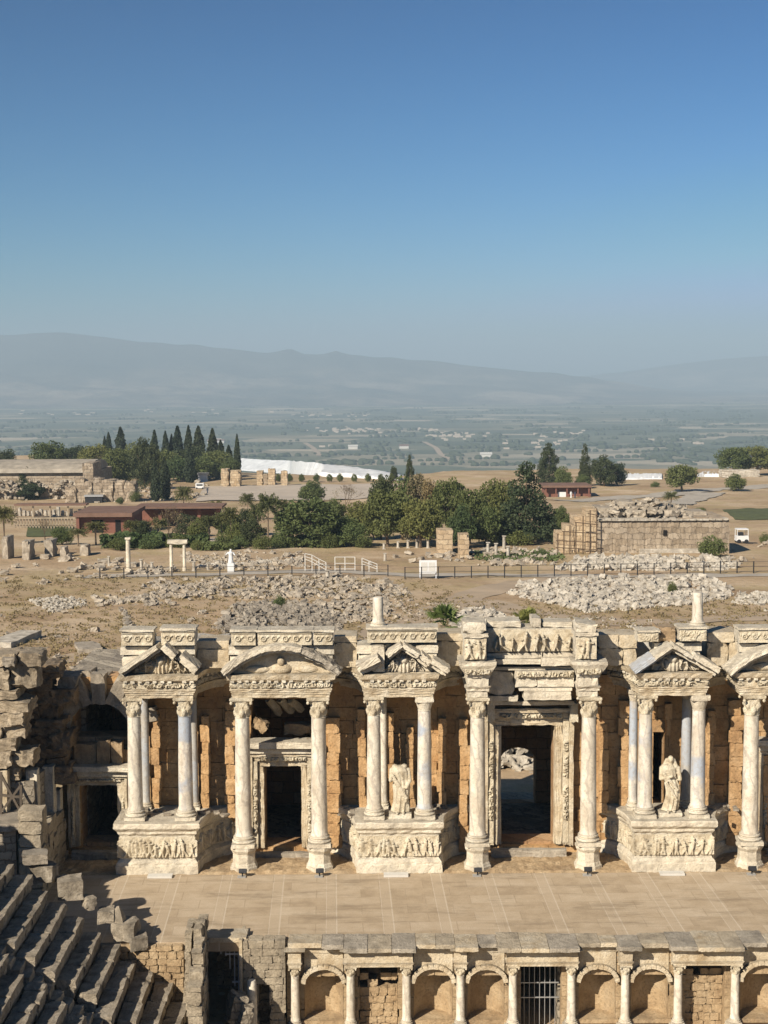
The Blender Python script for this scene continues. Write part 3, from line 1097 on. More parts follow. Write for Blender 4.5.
# long relief frieze, set back
YR = 61.15
m = MB()
m.rough(fx(487, 640, YR), fx(574, 640, YR), YR, W + .02, fz(653, YR), fz(629, YR), .02, 6)
m.rough(fx(487.5, 630, YR), fx(521, 630, YR), YR + .1, W - .1, fz(629, YR) + .003, fz(622, YR), .14, 5)
m.rough(fx(532, 630, YR), fx(541, 630, YR), YR + .0, W - .1, fz(629, YR) + .003, fz(619, YR), .1, 4)
m.rough(fx(543, 630, YR), fx(573, 630, YR), YR + .1, W - .1, fz(629, YR) + .003, fz(623, YR), .14, 5)
o = m.build('frieze_block', MT['marble'], PR)
xa, xb = fx(488, 640, YR), fx(573, 640, YR)
hh = fz(630, YR) - fz(652, YR)
MB().strip([(xa, YR), (xb, YR)], fz(652, YR), fz(630, YR), .03, figures(xb - xa, hh, .36, .28, 79), .022).build('relief_panel', MT['marble_carved'], o, 60)
m = MB()
for (x0, x1, y0, y1, Y, mt) in ((487.5, 542, 653.5, 659, YR - .02, 0), (543, 574, 653.5, 658, YR - .05, 0), (487.5, 541, 660, 665, YR - .2, 0), (541.5, 574, 658.6, 667, YR - .3, 0),
                                (487.5, 574, 667.5, 671, YR + .1, 0), (487.5, 514, 671.5, 696, YR + .25, 0), (515, 537, 671.5, 688, YR - .15, 0), (537.4, 574, 671.5, 688, YR - .17, 0),
                                (487.5, 518, 696.5, 702, YR + .2, 0), (519, 572, 689, 692, YR - .25, 0), (524, 571, 692.5, 701, YR - .45, 0), (490, 574, 702, 706, YR + .5, 0)):
    m.rough(fx(x0, (y0 + y1) / 2, Y), fx(x1, (y0 + y1) / 2, Y), Y, W + .03, fz(y1, Y), fz(y0, Y) - .003, .05, 5)
o = m.build('upper_courses', MT['marble'], PR, wear=(.02, .3))
xa, xb = fx(517, 674, YR - .17), fx(573, 674, YR - .17)
MB().strip([(xa, YR - .17), (xb, YR - .17)], fz(678, YR - .17), fz(672, YR - .17), .045, curls(xb - xa, .24, 24, (.09, .14), .15, 6), .026).build('frieze', MT['marble_carved'], o, 60)
framed_door(PR, 501, 554, 725.5, 838, .78, 0, z0=.42, seed=9, depth=.4)
m = MB()
for x in (492, 574.5):
    m.rough(fx(x - 5, 715, W - .5), fx(x + 3, 715, W - .5), W - .75, W, fz(722, W - .5), fz(703, W - .5), .12, 4)
m.build('console', MT['marble_carved'], PR)

A4 = thing('aedicula', 'marble aedicula with the veiled statue right of the central doorway, a stub column on top', 'aedicula', (fx(671, 870), 61.0, 0))
p4 = arc(fx(601, 850, W), fx(634, 872), False) + arc(fx(741, 850, W), fx(710, 872), True)
podium_part(A4, p4, 15)
column(A4, fx(645, 770, 60.55), 60.55, ZPOD, zc, .30, CAPB, mat='shaft_blue')
column(A4, fx(698, 770, 60.55), 60.55, ZPOD, zc, .30, .66, plain=True, mat='shaft_blue')
column(A4, fx(633, 765, 61.6), 61.6, ZPOD, zc, .19, .5, .35, mat='shaft_blue', plain=True)
column(A4, fx(686, 765, 61.9), 61.9, ZPOD, zc, .22, .5, .35, mat='shaft_grey', plain=True)
e4 = arc(fx(607, 685, W), fx(640, 690), False, 60.2) + arc(fx(734, 685, W), fx(706, 690), True, 60.2)
ent_body(A4, e4, 5)
m = MB()
raking(m, 654, 659, 673, 646.5)
raking(m, 674, 646.5, 693, 658)
raking(m, 694, 656, 720, 671, .42)
m.build('pediment', MT['marble'], A4)
m = MB()
raking(m, 634, 672, 655, 658, .34)
m.build('grey_raking_cornice', MT['shaft_grey'], A4)
sculpt(A4, 646, 702, 673, 650, 4, mat='marble')
attic_block(A4, 637.5, 659, 631.5, 643.5, seed=51, style='leaf')
attic_block(A4, 679, 707, 628, 643, seed=52, style='leaf')
m = MB()
m.rough(fx(660, 638), fx(678, 638), 60.7, 62.0, fz(644, 60.7), fz(629, 60.7), .14, 4)
m.build('rough_infill', MT['ochre_stone'], A4)
plain_block(A4, 655, 700, 644, 673, 60.8, 62.0)

A5 = thing('aedicula', 'rightmost marble aedicula with a curved pediment, cut by the edge of the photo', 'aedicula', (fx(787, 870), 61.0, 0))
door_aedicula(A5, 750.5, 827, 61)
for a, b, s in ((739, 770, 1), (771, 812, 2), (813, 838, 3)):
    attic_block(A5, a, b, 629 + s * .4, 645, seed=60 + s, style='eyes')
plain_block(A5, 740, 838, 645.5, 673, 60.75)
framed_door(A5, 772, 809, 765, 848, .62, .55, z0=.32, seed=15)

# ---- loose column stubs standing on the attic
for x, yt, yb, r, lab in ((378, 597, 626.5, .22, 'short marble column stub on the attic above the headless statue'), (697.5, 594, 627.5, .22, 'short marble column stub on the attic above the veiled statue')):
    X, zb_, zt_ = fx(x, 610, 60.95), fz(yb, 60.95) , fz(yt, 60.95)
    t = thing('column_stub', lab, 'column', (X, 60.95, zb_), 'column stubs on top of the facade')
    MB().lathe(X, 60.95, [(r * 1.15, zb_ + .2), (r * 1.05, zb_ + .28), (r, zb_ + .4), (r * .95, zt_ - .05), (r * .88, zt_)], 24).build('shaft', MT['shaft'], t, 50)
    m = MB()
    m.lathe(X, 60.95, [(r * 1.5, zb_ - .02), (r * 1.55, zb_ + .07), (r * 1.3, zb_ + .12), (r * 1.4, zb_ + .16), (r * 1.2, zb_ + .203)], 24)
    m.build('base', MT['marble'], t, 40)


# ---- the stage wall
SW = thing('stage_wall', 'tall brown masonry wall of the stage building behind the columns and statues', 'wall', (fx(440, 870), 63, 0))


def wx(x, y=780):
    return at(x, y, W).x


XL, XR = wx(62), wx(905)
ZT = fz(676, W)
ops = [(wx(80), wx(119), .45, fz(783, W)), (wx(264), wx(302), .3, fz(765, W)), (wx(252), wx(312), fz(754, W), fz(700, W)), (wx(500.5), wx(554.5), .4, fz(725, W)),
       (wx(653), wx(664), 2.0, fz(733, W)), (wx(771.5), wx(809.5), .3, fz(765, W)), (wx(76), wx(129), fz(737, W), fz(699, W))]


def face_blocks(mb, x0, x1, z0, z1, Y, ops, bw=1.0, bh=.52, jit=.06, dep=.45, gap=.012, chip=.05, ragged=0.0):
    z = z0
    row = 0
    while z < z1 - .08:
        h = min(bh * rnd.uniform(.86, 1.12), z1 - z)
        x = x0 - rnd.uniform(0, .5) * bw
        while x < x1:
            w = bw * rnd.uniform(.6, 1.35)
            a, b = max(x, x0), min(x + w, x1)
            x += w
            pieces = [(a, b)]
            for (ox0, ox1, oz0, oz1) in ops:
                if z + h > oz0 + .12 and z < oz1 - .12:
                    nx = []
                    for p, q in pieces:
                        if q <= ox0 or p >= ox1:
                            nx.append((p, q))
                        else:
                            if p < ox0:
                                nx.append((p, ox0))
                            if q > ox1:
                                nx.append((ox1, q))
                    pieces = nx
            for p, q in pieces:
                if q - p > .07 and not (ragged and z > z1 - ragged and rnd.random() < .4):
                    mb.rough(p + gap, q - gap, Y + rnd.uniform(-jit, jit), Y + dep, z + gap * .6, z + h - gap * .6, chip, 4)
        z += h
        row += 1


def core_boxes(mb, x0, x1, z0, z1, Y0, Y1, ops):
    xs = sorted({x0, x1, *[o[0] for o in ops if x0 < o[0] < x1], *[o[1] for o in ops if x0 < o[1] < x1]})
    for a, b in zip(xs[:-1], xs[1:]):
        cuts = sorted((o[2], o[3]) for o in ops if o[0] < (a + b) / 2 < o[1])
        z = z0
        for lo, hi in cuts:
            if lo > z:
                mb.box(a, b, Y0, Y1, z, lo)
            z = max(z, hi)
        if z < z1:
            mb.box(a, b, Y0, Y1, z, z1)


m = MB()
face_blocks(m, XL, XR, -.2, ZT, W, ops, 1.3, .56, .05, .42, .004, .03)
m.build('masonry_face', MT['wall_block'], SW)
m = MB()
core_boxes(m, XL, XR, -.5, ZT - .02, W + .3, W + 1.4, ops)
m.build('wall_core', MT['brick'], SW)
# broken masonry piers that still stand off the wall
m = MB()
for x0, x1, yt, yb in ((154, 162, 712, 812), (203, 211, 718, 812), (226, 236, 704, 815), (328, 341, 720, 845), (357.5, 366, 712, 812), (387, 394, 714, 812), (407, 414.5, 730, 812), (437, 445, 720, 808), (458, 468, 722, 850),
                       (597, 606, 728, 812), (618, 628, 705, 808), (663, 669, 708, 735), (704, 712, 715, 808), (727, 740, 705, 845), (762, 768, 760, 840)):
    z = fz(yb, W)
    zt_ = fz(yt, W)
    while z < zt_:
        h = rnd.uniform(.4, .95)
        j = rnd.uniform(-.07, .07)
        m.rough(wx(x0) + j, wx(x1) + j * .6 + rnd.uniform(-.06, .06), W - .38 + rnd.uniform(-.05, .05), W + .1, z, min(z + h, zt_ + .2), .07, 5)
        z += h
m.build('broken_pier', MT['pier_block'], SW)
# courses between the aediculae, over the hollow cornices
m = MB()
for x0, x1, yt, Y in ((197, 229, 640, 61.5), (334, 357, 636, 61.5), (437, 464, 634, 61.5), (598, 637, 636, 61.5), (707, 739, 634, 61.4), (838, 880, 640, 61.5)):
    a, b = fx(x0, 655, Y), fx(x1, 655, Y)
    z = ENT['ct'] + .006
    zt_ = fz(yt, Y)
    k = 0
    while z < zt_ - .05:
        h = min(rnd.uniform(.7, 1.1), zt_ - z)
        x = a
        while x < b - .02:
            w = min(rnd.uniform(.8, 1.6), b - x)
            m.rough(x + .006, x + w - .006, Y + rnd.uniform(-.06, .08), W + .6, z + .004, z + h - .003, .05, 5)
            x += w
        z += h
m.build('attic_course', MT['marble_warm'], SW)
# top of the wall and the vault over the passage behind it
m = MB()
x = wx(125)
while x < XR:
    w = rnd.uniform(.8, 1.8)
    m.rough(x, x + w - .02, W + .1, W + 1.5, ZT, fz(rnd.uniform(628, 640), W + 1.5), .1, 3)
    x += w
m.build('wall_top', MT['pale_grey'], SW)
YB = 70.0
opb = [(at(500, 780, YB).x, at(535.5, 780, YB).x, -.2, fz(748, YB))]
m = MB()
core_boxes(m, XL, XR, -3.2, 7.2, YB, YB + 1.2, [(o[0] - .01, o[1] + .01, o[2], o[3] + .6) for o in opb])
# arch ring over the rear doorway
ax0, ax1, _, az = opb[0]
xc, rr = (ax0 + ax1) / 2, (ax1 - ax0) / 2
k = 10
for i in range(k):
    t0, t1 = PI * i / k, PI * (i + 1) / k
    q = []
    for y in (YB - .05, YB + 1.15):
        for r_, t in ((rr, t0), (rr, t1)):
            q.append((xc + r_ * math.cos(t), y, az - .75 * rr + .75 * r_ * math.sin(t)))
        for t in (t1, t0):
            q.append((xc + rr * 1.03 * (1 if math.cos(t) > 0 else -1) * min(1, abs(math.cos(t)) * 9), y, az + .75))
    m.add(q, [(0, 1, 2, 3), (7, 6, 5, 4), (0, 4, 5, 1)])
m.build('rear_wall', MT['brick'], SW)
m = MB()
m.box(XL, XR, W + 1.41, YB - .01, 7.0, 7.5)
m.box(XL, XL + .8, W + 1.41, YB - .01, -3, 6.98)
m.build('passage_vault', MT['rough_wall'], SW)
# cross walls of the passage
m = MB()
for x in (wx(190), wx(345), wx(455), wx(610), wx(720)):
    m.box(x - .5, x + .5, W + 1.42, YB - .02, -3, 6.97)
m.build('cross_wall', MT['rough_wall'], SW)
# struts seen in the broken hole over the door
for k, (x, y0, y1) in enumerate(((272, 699, 713), (284, 699, 712), (294, 700, 710))):
    o = MB().beam(at(x - 4, y0, W + .5), at(x + 8, y1, W + .9), .3, .3, .1).build('roof_strut', MT['marble_warm'], SW)
m = MB()
m.rough(wx(252), wx(270), W - .1, W + .5, fz(757, W), fz(741, W), .12)
m.rough(wx(252), wx(268), W + .1, W + .8, fz(732, W), fz(720, W), .22, 5, tilt=(0, .5))
m.rough(wx(284), wx(312), W + .4, W + 1.1, fz(737, W), fz(726, W), .2, 5)
m.rough(wx(258), wx(309), W - .15, W + .3, fz(748, W), fz(741, W), .1, tilt=(0, -.12))
m.build('fallen_lintel', MT['ochre_stone'], SW)

# ---- left end of the stage wall: door, relieving arch
LD = thing('side_doorway', 'carved stone doorway at the left end of the stage, deep in shade', 'doorway', (wx(99), W - .2, 0))
framed_door(LD, 80, 118, 783, 848, .45, .5, Y=W - .05, z0=.45, seed=25)
m = MB()
cx, cz = wx(102), fz(722, W)
for i in range(7):
    t = PI * (i + .5) / 7
    a = Vector((cx + 1.05 * math.cos(t) * 1.15, W - .1, cz + .9 * math.sin(t)))
    b = Vector((cx + 2.1 * math.cos(t) * 1.2, W - .1, cz + 2.2 * math.sin(t)))
    m.beam(a, b, .62, .62, .09, 3, up=(0, 1, 0))
m.build('relieving_arch', MT['grey_stone'], LD)
m = MB()
m.rough(wx(76), wx(98), W - .25, W + .4, fz(768, W), fz(741, W), .12, 4)
m.rough(wx(99), wx(112), W - .35, W + .4, fz(768, W), fz(737, W), .1, 4)
m.rough(wx(113), wx(124), W - .3, W + .4, fz(768, W), fz(739, W), .1, 4)
m.build('arch_sill', MT['ochre_stone'], LD)

# ------------------------------------------------------------------ statues
def statue(X, Y, z0, h, label, head, seed):
    t = thing('statue', label, 'statue', (X, Y, z0), 'statues between the columns')
    pl = .16 * h
    m = MB()
    m.rough(X - .19 * h, X + .19 * h, Y - .15 * h, Y + .15 * h, z0 + .002, z0 + .08 * h, .05)
    m.build('plinth', MT['marble'], t)
    q = np.random.default_rng(seed)
    zf = z0 + .085 * h
    b = h * .92
    m = MB()
    prof = [(.17, 0), (.165, .05), (.15, .18), (.145, .34), (.155, .48), (.13, .60), (.145, .70), (.155, .78), (.12, .84), (.06, .87)]
    ph = q.random(4) * 6

    def mod(th, k, z):
        u = (z - zf) / b
        fall = np.clip(1 - (u - .55) * 3, 0, 1)
        return (1 + fall * (.10 * np.cos(9 * th + 2.5 * u + ph[0]) + .05 * np.cos(17 * th - 4 * u + ph[1])) + .05 * np.cos(4 * th + 11 * u + ph[2])) * (1 - .24 * np.abs(np.sin(th)) ** 2)
    pr = []
    for (r0, a0), (r1, a1) in zip(prof[:-1], prof[1:]):
        for s in np.linspace(0, 1, 5)[:-1]:
            pr.append(((r0 + (r1 - r0) * s) * b * (.84 if head else .94), zf + (a0 + (a1 - a0) * s) * b))
    sway = lambda z: (.055 if head else .03) * b * math.sin((z - zf) / b * (5.0 if head else 4.0))
    n0 = m.n
    m.lathe(0, 0, pr, 64, mod)
    v = m.v[-1]
    v[:, 0] += X + np.array([sway(z) for z in v[:, 2]])
    v[:, 1] += Y
    # cloak edge falling across the body, arms wrapped
    for i in range(12):
        u = i / 11
        a = (X - .13 * b + .25 * b * u, Y - .115 * b + .03 * b * (u - .5) ** 2, zf + b * (.70 - .42 * u * (1 if seed % 2 else .7)))
        m.sphere(a, (.030 * b, .024 * b, .035 * b), 8, 6)
        a2 = (X - .12 * b + .23 * b * u, Y - .11 * b, zf + b * (.62 - .40 * u))
        m.sphere(a2, (.022 * b, .02 * b, .028 * b), 8, 6)
    m.capsule((X - .15 * b, Y, zf + .78 * b), (X - .17 * b, Y - .05 * b, zf + .60 * b), .045 * b, .04 * b)
    if head:
        m.capsule((X - .17 * b, Y - .05 * b, zf + .60 * b), (X + .01 * b, Y - .13 * b, zf + .66 * b), .038 * b, .03 * b)
    m.capsule((X + .15 * b, Y, zf + .78 * b), (X + .18 * b, Y - .03 * b, zf + .58 * b), .045 * b, .04 * b)
    if not head:
        m.capsule((X + .18 * b, Y - .03 * b, zf + .58 * b), (X + .12 * b, Y - .12 * b, zf + .48 * b), .036 * b, .03 * b)
    m.sphere((X - .05 * b, Y - .15 * b, zf + .012 * b), (.03 * b, .06 * b, .02 * b), 8, 6)
    m.sphere((X + .06 * b, Y - .14 * b, zf + .012 * b), (.03 * b, .06 * b, .02 * b), 8, 6)
    if head:
        m.capsule((X, Y, zf + .83 * b), (X + .01 * b, Y - .01 * b, zf + .90 * b), .05 * b, .045 * b)
        m.sphere((X + .01 * b, Y - .015 * b, zf + .945 * b), (.055 * b, .062 * b, .075 * b), 14, 10)
        m.sphere((X + .01 * b, Y - .078 * b, zf + .94 * b), (.012 * b, .016 * b, .02 * b), 8, 6)
        m.capsule((X - .055 * b, Y + .02 * b, zf + .93 * b), (X - .10 * b, Y + .01 * b, zf + .8 * b), .035 * b, .05 * b)
        m.capsule((X + .07 * b, Y + .02 * b, zf + .93 * b), (X + .11 * b, Y + .01 * b, zf + .8 * b), .035 * b, .05 * b)
    else:
        m.sphere((X - .09 * b, Y, zf + .84 * b), (.06 * b, .06 * b, .05 * b), 8, 6)
        m.sphere((X + .08 * b, Y, zf + .85 * b), (.06 * b, .06 * b, .045 * b), 8, 6)
    o = m.build('figure', MT['marble_carved'], t)
    remesh(o, .022 * h / 2.4)
    return t


statue(fx(400, 800, 60.7), 60.7, ZPOD, fz(762, 60.7) - ZPOD + .15, 'headless marble statue in a draped cloak on the podium left of the central doorway', False, 1)
statue(fx(669.5, 800, 60.7), 60.7, ZPOD, fz(758, 60.7) - ZPOD, 'marble statue with a veiled head on the podium right of the central doorway', True, 2)

# ------------------------------------------------------------------ stage floor and its front
YS = 52.1
sf = MB()
xs0, xs1 = -14.2, 24.0
sf.box(xs0, xs1, YS + .35, 59.78, -.35, 0.0)
tag(sf.build('stage_floor', MT['paving']), 'wide paved stage floor of tan stone slabs before the columns', 'floor', kind='structure')
# rough strip between the podia
g = MB()
nx_, ny_ = 220, 20
xs = np.linspace(xs0, xs1, nx_)
ys = np.linspace(59.78, W + 1.45, ny_)
Xg, Yg = np.meshgrid(xs, ys, indexing='ij')
Zg = .02 + .07 * np.clip(rng.random((nx_, ny_)), 0, 1) ** 2 + .05 * np.clip(snoise(Xg * 3, Yg * 3), 0, 1)
Zg[:, 0] = -.03
g.add(np.stack([Xg, Yg, Zg], 2).reshape(-1, 3), [(i * ny_ + j, (i + 1) * ny_ + j, (i + 1) * ny_ + j + 1, i * ny_ + j + 1) for i in range(nx_ - 1) for j in range(ny_ - 1)])
tag(g.build('ground_strip', MT['infill_block']), 'rough stone bedding between the podia at the foot of the stage wall', 'ground', kind='structure')
pf = MB()
pf.box(xs0, xs1, W + 1.46, YB - .01, -.3, -.05)
pf.box(opb[0][0] - 1, opb[0][1] + 1, YB, YB + 2.5, -.6, -.22)
tag(pf.build('passage_floor', MT['rough_wall']), 'stone floor of the passage behind the stage wall', 'floor', kind='structure')

SFZ = -3.9


def sx(x, Y=YS):
    return at(x, 990, Y).x


def sz(y, Y=YS):
    return at(384, y, Y).z


ST = thing('stage_front', 'low decorated front of the stage with small columns, arched niches and barred openings', 'stage front', (sx(540), YS, SFZ))
ztop = -.02
zcor = sz(948.5)
zarch = sz(962)
zcap = sz(966)
pairs = [(350.5, 406.5), (513, 571.5), (678.5, 735.5)]
singles = [295, 460.5, 625.5, 795]
niches = [(304, 343), (414, 453), (468, 505), (580, 617), (633, 670), (743, 787)]
# wall with its openings
ops2 = []
for a, b in pairs:
    ops2.append((sx(a + 9), sx(b - 9), SFZ - 1, sz(972)))
face = MB()
nops = [(sx(a), sx(b), SFZ + 1.0, sz(985)) for a, b in niches]
face_blocks(face, sx(286), xs1, SFZ, zcor, YS + .35, ops2 + nops, .8, .42, .015, .5, .005, .025)
face.build('front_wall', MT['infill_block'], ST)
core = MB()
core_boxes(core, sx(243), xs1, SFZ - .3, -.36, YS + 1.35, YS + 2.4, [(sx(513 + 9), sx(571 - 9), SFZ - 1, sz(972))])
core.build('wall_core', MT['rough_wall'], ST)
m = MB()
for a, b in (pairs[0], pairs[2]):
    X0, X1 = sx(a + 9), sx(b - 9)
    z = SFZ
    while z < sz(984):
        h = rnd.uniform(.2, .32)
        x = X0
        while x < X1:
            w = rnd.uniform(.22, .5)
            if not (z + h > sz(988) and rnd.random() < .4):
                m.rough(x, min(x + w, X1), YS + .7 + rnd.uniform(-.04, .04), YS + 1.3, z, z + h, .08, 3)
            x += w
        z += h
m.build('rubble_infill', MT['infill_block'], ST)['kind'] = 'stuff'
# niches: hollow half-round shells under an arch moulding
for a, b in niches:
    X0, X1 = sx(a), sx(b)
    xc, r = (X0 + X1) / 2, (X1 - X0) / 2
    zsp = sz(985)
    m = MB()
    n, k = 16, 8
    vs, fs = [], []
    zs_ = [SFZ + 1.0, zsp]
    for z in zs_:
        for i in range(n + 1):
            t = PI * i / n
            vs.append((xc - r * math.cos(t), YS + .38 + r * 1.15 * math.sin(t), z))
    for j in range(1, k + 1):
        p = PI / 2 * j / k
        for i in range(n + 1):
            t = PI * i / n
            vs.append((xc - r * math.cos(t) * math.cos(p) * (1 + .0 * j), YS + .38 + r * 1.15 * math.sin(t) * math.cos(p), zsp + r * .8 * math.sin(p)))
    R_ = len(zs_) + k
    for j in range(R_ - 1):
        for i in range(n):
            fs.append((j * (n + 1) + i, (j + 1) * (n + 1) + i, (j + 1) * (n + 1) + i + 1, j * (n + 1) + i + 1))
    m.add(vs, fs)
    # sill of the niche
    m.box(X0 - .1, X1 + .1, YS + .2, YS + 1.3, SFZ + .85, SFZ + .998)
    nb = m.build('niche', MT['infill_block'], ST, 50)
    # spandrel slab with the arched cut
    s = MB()
    q = 18
    for i in range(q):
        t0, t1 = PI * i / q, PI * (i + 1) / q
        A = [(xc - r * math.cos(t), zsp + r * .8 * math.sin(t)) for t in (t0, t1)]
        Bq = [(xc - r * 1.0 * math.cos(t) * 1.0, zcor - .25) for t in (t0, t1)]
        v = [(A[0][0], YS + .30, A[0][1]), (A[1][0], YS + .30, A[1][1]), (Bq[1][0], YS + .30, Bq[1][1]), (Bq[0][0], YS + .30, Bq[0][1])]
        s.add(v, [(0, 1, 2, 3)])
    s.build('spandrel', MT['marble_warm'], nb)
    s = MB()
    for i in range(12):
        t0, t1 = PI * i / 12, PI * (i + 1) / 12
        s.beam((xc - r * 1.06 * math.cos(t0), YS + .22, zsp + r * .87 * math.sin(t0)), (xc - r * 1.06 * math.cos(t1), YS + .22, zsp + r * .87 * math.sin(t1)), .22, .17, .06, 2)
    s.build('arch_moulding', MT['marble_warm'], nb)


def front_ent(X0, X1, Y0, seed):
    m = MB()
    p = [(X0, YS + .9), (X0, Y0), (X1, Y0), (X1, YS + .9)]
    m.sweep(p, [(0, zcap), (0, zcap + .1), (.03, zcap + .105), (.03, zarch), (.06, zarch + .01), (.01, zarch + .03), (.01, zcor - .12), (.08, zcor - .05), (.16, zcor - .01), (-.05, zcor)])
    return m.build('entablature', MT['marble_warm'], ST, None, wear=(.014, .25))


for k, (a, b) in enumerate(pairs):
    front_ent(sx(a - 6), sx(b + 6), YS - .12, k)
for x in singles:
    front_ent(sx(x - 6), sx(x + 6), YS - .12, 1)
bays = [(301, 344.5), (412.5, 454.5), (466.5, 507), (577.5, 619.5), (631.5, 672.5), (741.5, 789)]
for a, b in bays:
    m = MB()
    m.rough(sx(a) + .005, sx(b) - .005, YS + .26, YS + .9, zcor - .26, zcor - .004, .05, 4)
    m.build('entablature', MT['marble_warm'], ST)
for x in [v for p in pairs for v in p] + singles:
    column(ST, sx(x), YS + .08, SFZ + .9, zcap - .003, .155, .36, .2, mat='shaft', top_w=.9)
    m = MB()
    m.rough(sx(x) - .3, sx(x) + .3, YS - .2, YS + .4, SFZ, SFZ + .897, .04, 4)
    m.build('pedestal', MT['marble'], ST)
# cornice slabs along the stage edge, uneven and grey
m, m2 = MB(), MB()
x = sx(288)
xs_ = [288, 322, 344, 368, 392, 416, 436, 455, 478, 497, 520, 548, 578, 600, 617, 640, 668, 695, 722, 741, 766, 790, 820]
for i, (a, b) in enumerate(zip(xs_[:-1], xs_[1:])):
    mid = (a + b) / 2
    proj = any(p - 8 < mid < q + 8 for p, q in pairs) or any(abs(mid - s) < 9 for s in singles)
    y0 = YS - (.42 if proj else .02) + rnd.uniform(-.1, .1)
    pale = i in (0, 5, 7, 10, 13, 17, 20)
    MB().rough(sx(a) + .006, sx(b) - .006, y0, YS + .75 + rnd.uniform(0, .4), zcor + .004, rnd.uniform(.02, .05), .07, 8).build('cornice_slab', MT['marble_warm' if pale else ('slab_grey' if i % 3 else 'slab_buff')], ST)
# iron gate in the middle opening
gt = MB()
gX0, gX1, gz1 = sx(522), sx(562), sz(972)
for i in range(7):
    x = gX0 + (gX1 - gX0) * (i + .9) / 7.6
    gt.tube((x, YS + 1.0, SFZ + .1), (x, YS + 1.0, gz1 - .1), .015, n=6)
for z in (SFZ + .3, sz(995), sz(1010)):
    gt.box(gX0, gX1, YS + .98, YS + 1.03, z, z + .035)
gt.build('gate', MT['steel'], ST)

# rubble masonry wall left of the stage front
RW = thing('rubble_wall', 'rough grey rubble wall between the barred doorway and the small columns of the stage front', 'wall', (sx(268), YS, SFZ))
m = MB()
face_blocks(m, sx(243), sx(286) - .02, SFZ, sz(940), YS + .1, [(sx(258), sx(269), SFZ, sz(984))], .5, .27, .03, .6, .004, .06)
m.build('masonry_face', MT['rough_block'], RW)
t = thing('broken_column', 'pale broken column standing before the rubble wall beside the barred doorway', 'column', (sx(252), YS - .5, SFZ))
MB().lathe(at(252, 1000, YS - .5).x, YS - .5, [(.19, SFZ), (.175, sz(1000, YS - .5)), (.165, sz(982, YS - .5)), (.13, sz(979.5, YS - .5))], 20).build('shaft', MT['shaft'], t, 50)
# barred doorway
BD = thing('barred_doorway', 'dark doorway with pale iron bars at the left end of the stage front', 'doorway', (sx(224), YS + .2, SFZ))
zd = sz(940)
m = MB()
m.rough(sx(203), sx(246), YS + .3, YS + 1.2, zd, -.005, .04, 5)
m.build('lintel', MT['marble_warm'], BD)
m = MB()
m.rough(sx(239.5), sx(243) - .01, YS + .05, YS + 1.5, SFZ, zd - .004, .05, 4)
m.build('jamb', MT['marble_warm'], BD)
m = MB()
m.box(sx(203), sx(246), YS + 4.5, YS + 4.8, SFZ, -.36)
m.build('rear_wall', MT['rough_wall'], BD)
m = MB()
for i, (x, yb) in enumerate(((221, 953), (226, 955), (230, 968), (234.5, 985), (238.5, 994))):
    X = at(x, 960, YS + .5).x
    m.tube((X, YS + .5, sz(943, YS + .5)), (X, YS + .5, sz(yb, YS + .5)), .022, n=6)
for y, xa in ((953, 225), (981, 232)):
    m.box(at(xa, 960, YS + .5).x, at(241, 960, YS + .5).x, YS + .47, YS + .53, sz(y + .7, YS + .5), sz(y - .7, YS + .5))
m.build('bars', MT['bars'], BD)
of = MB()
of.box(-26, 40, 20, YS + 5, SFZ - .3, SFZ)
tag(of.build('orchestra_floor', MT['gravel']), 'stone floor of the orchestra below the stage front', 'floor', kind='structure')

# floodlights and cover slabs along the stage
def floodlight(X, Y, label):
    t = thing('floodlight', label, 'floodlight', (X, Y, 0), 'floodlights along the back of the stage')
    m = MB()
    m.box(X - .22, X + .12, Y - .1, Y + .12, .002, .05)
    m.build('foot_plate', MT['steel'], t)
    m = MB()
    m.tube((X - .02, Y, .05), (X - .02, Y, .2), .03)
    m.rough(X - .16, X + .16, Y - .08, Y + .1, .16, .34, .05, 3, tilt=(-.5, 0))
    m.build('lamp_head', MT['iron'], t)


for x, lab in ((243, 'floodlight at the foot of the left column of the aedicula with the first doorway'), (320, 'floodlight at the foot of the column left of the headless statue'),
               (478, 'floodlight at the foot of the left column of the central doorway'), (588, 'floodlight at the foot of the right column of the central doorway'),
               (752, 'floodlight at the foot of the column near the right edge of the photo')):
    floodlight(at(x, 874, 59.5).x, 59.45, lab)
for x, lab in ((160, 'white cover slab on the stage below the leftmost podium'), (396, 'white cover slab on the stage below the headless statue podium'), (672, 'white cover slab on the stage below the veiled statue podium')):
    X = at(x, 876, 59.5).x
    o = MB().rough(X - .5, X + .5, 59.35, 59.72, .003, .09, .03, 3).build('cover_slab', MT['panel'])
    tag(o, lab, 'slab', 'cover slabs at the back of the stage')
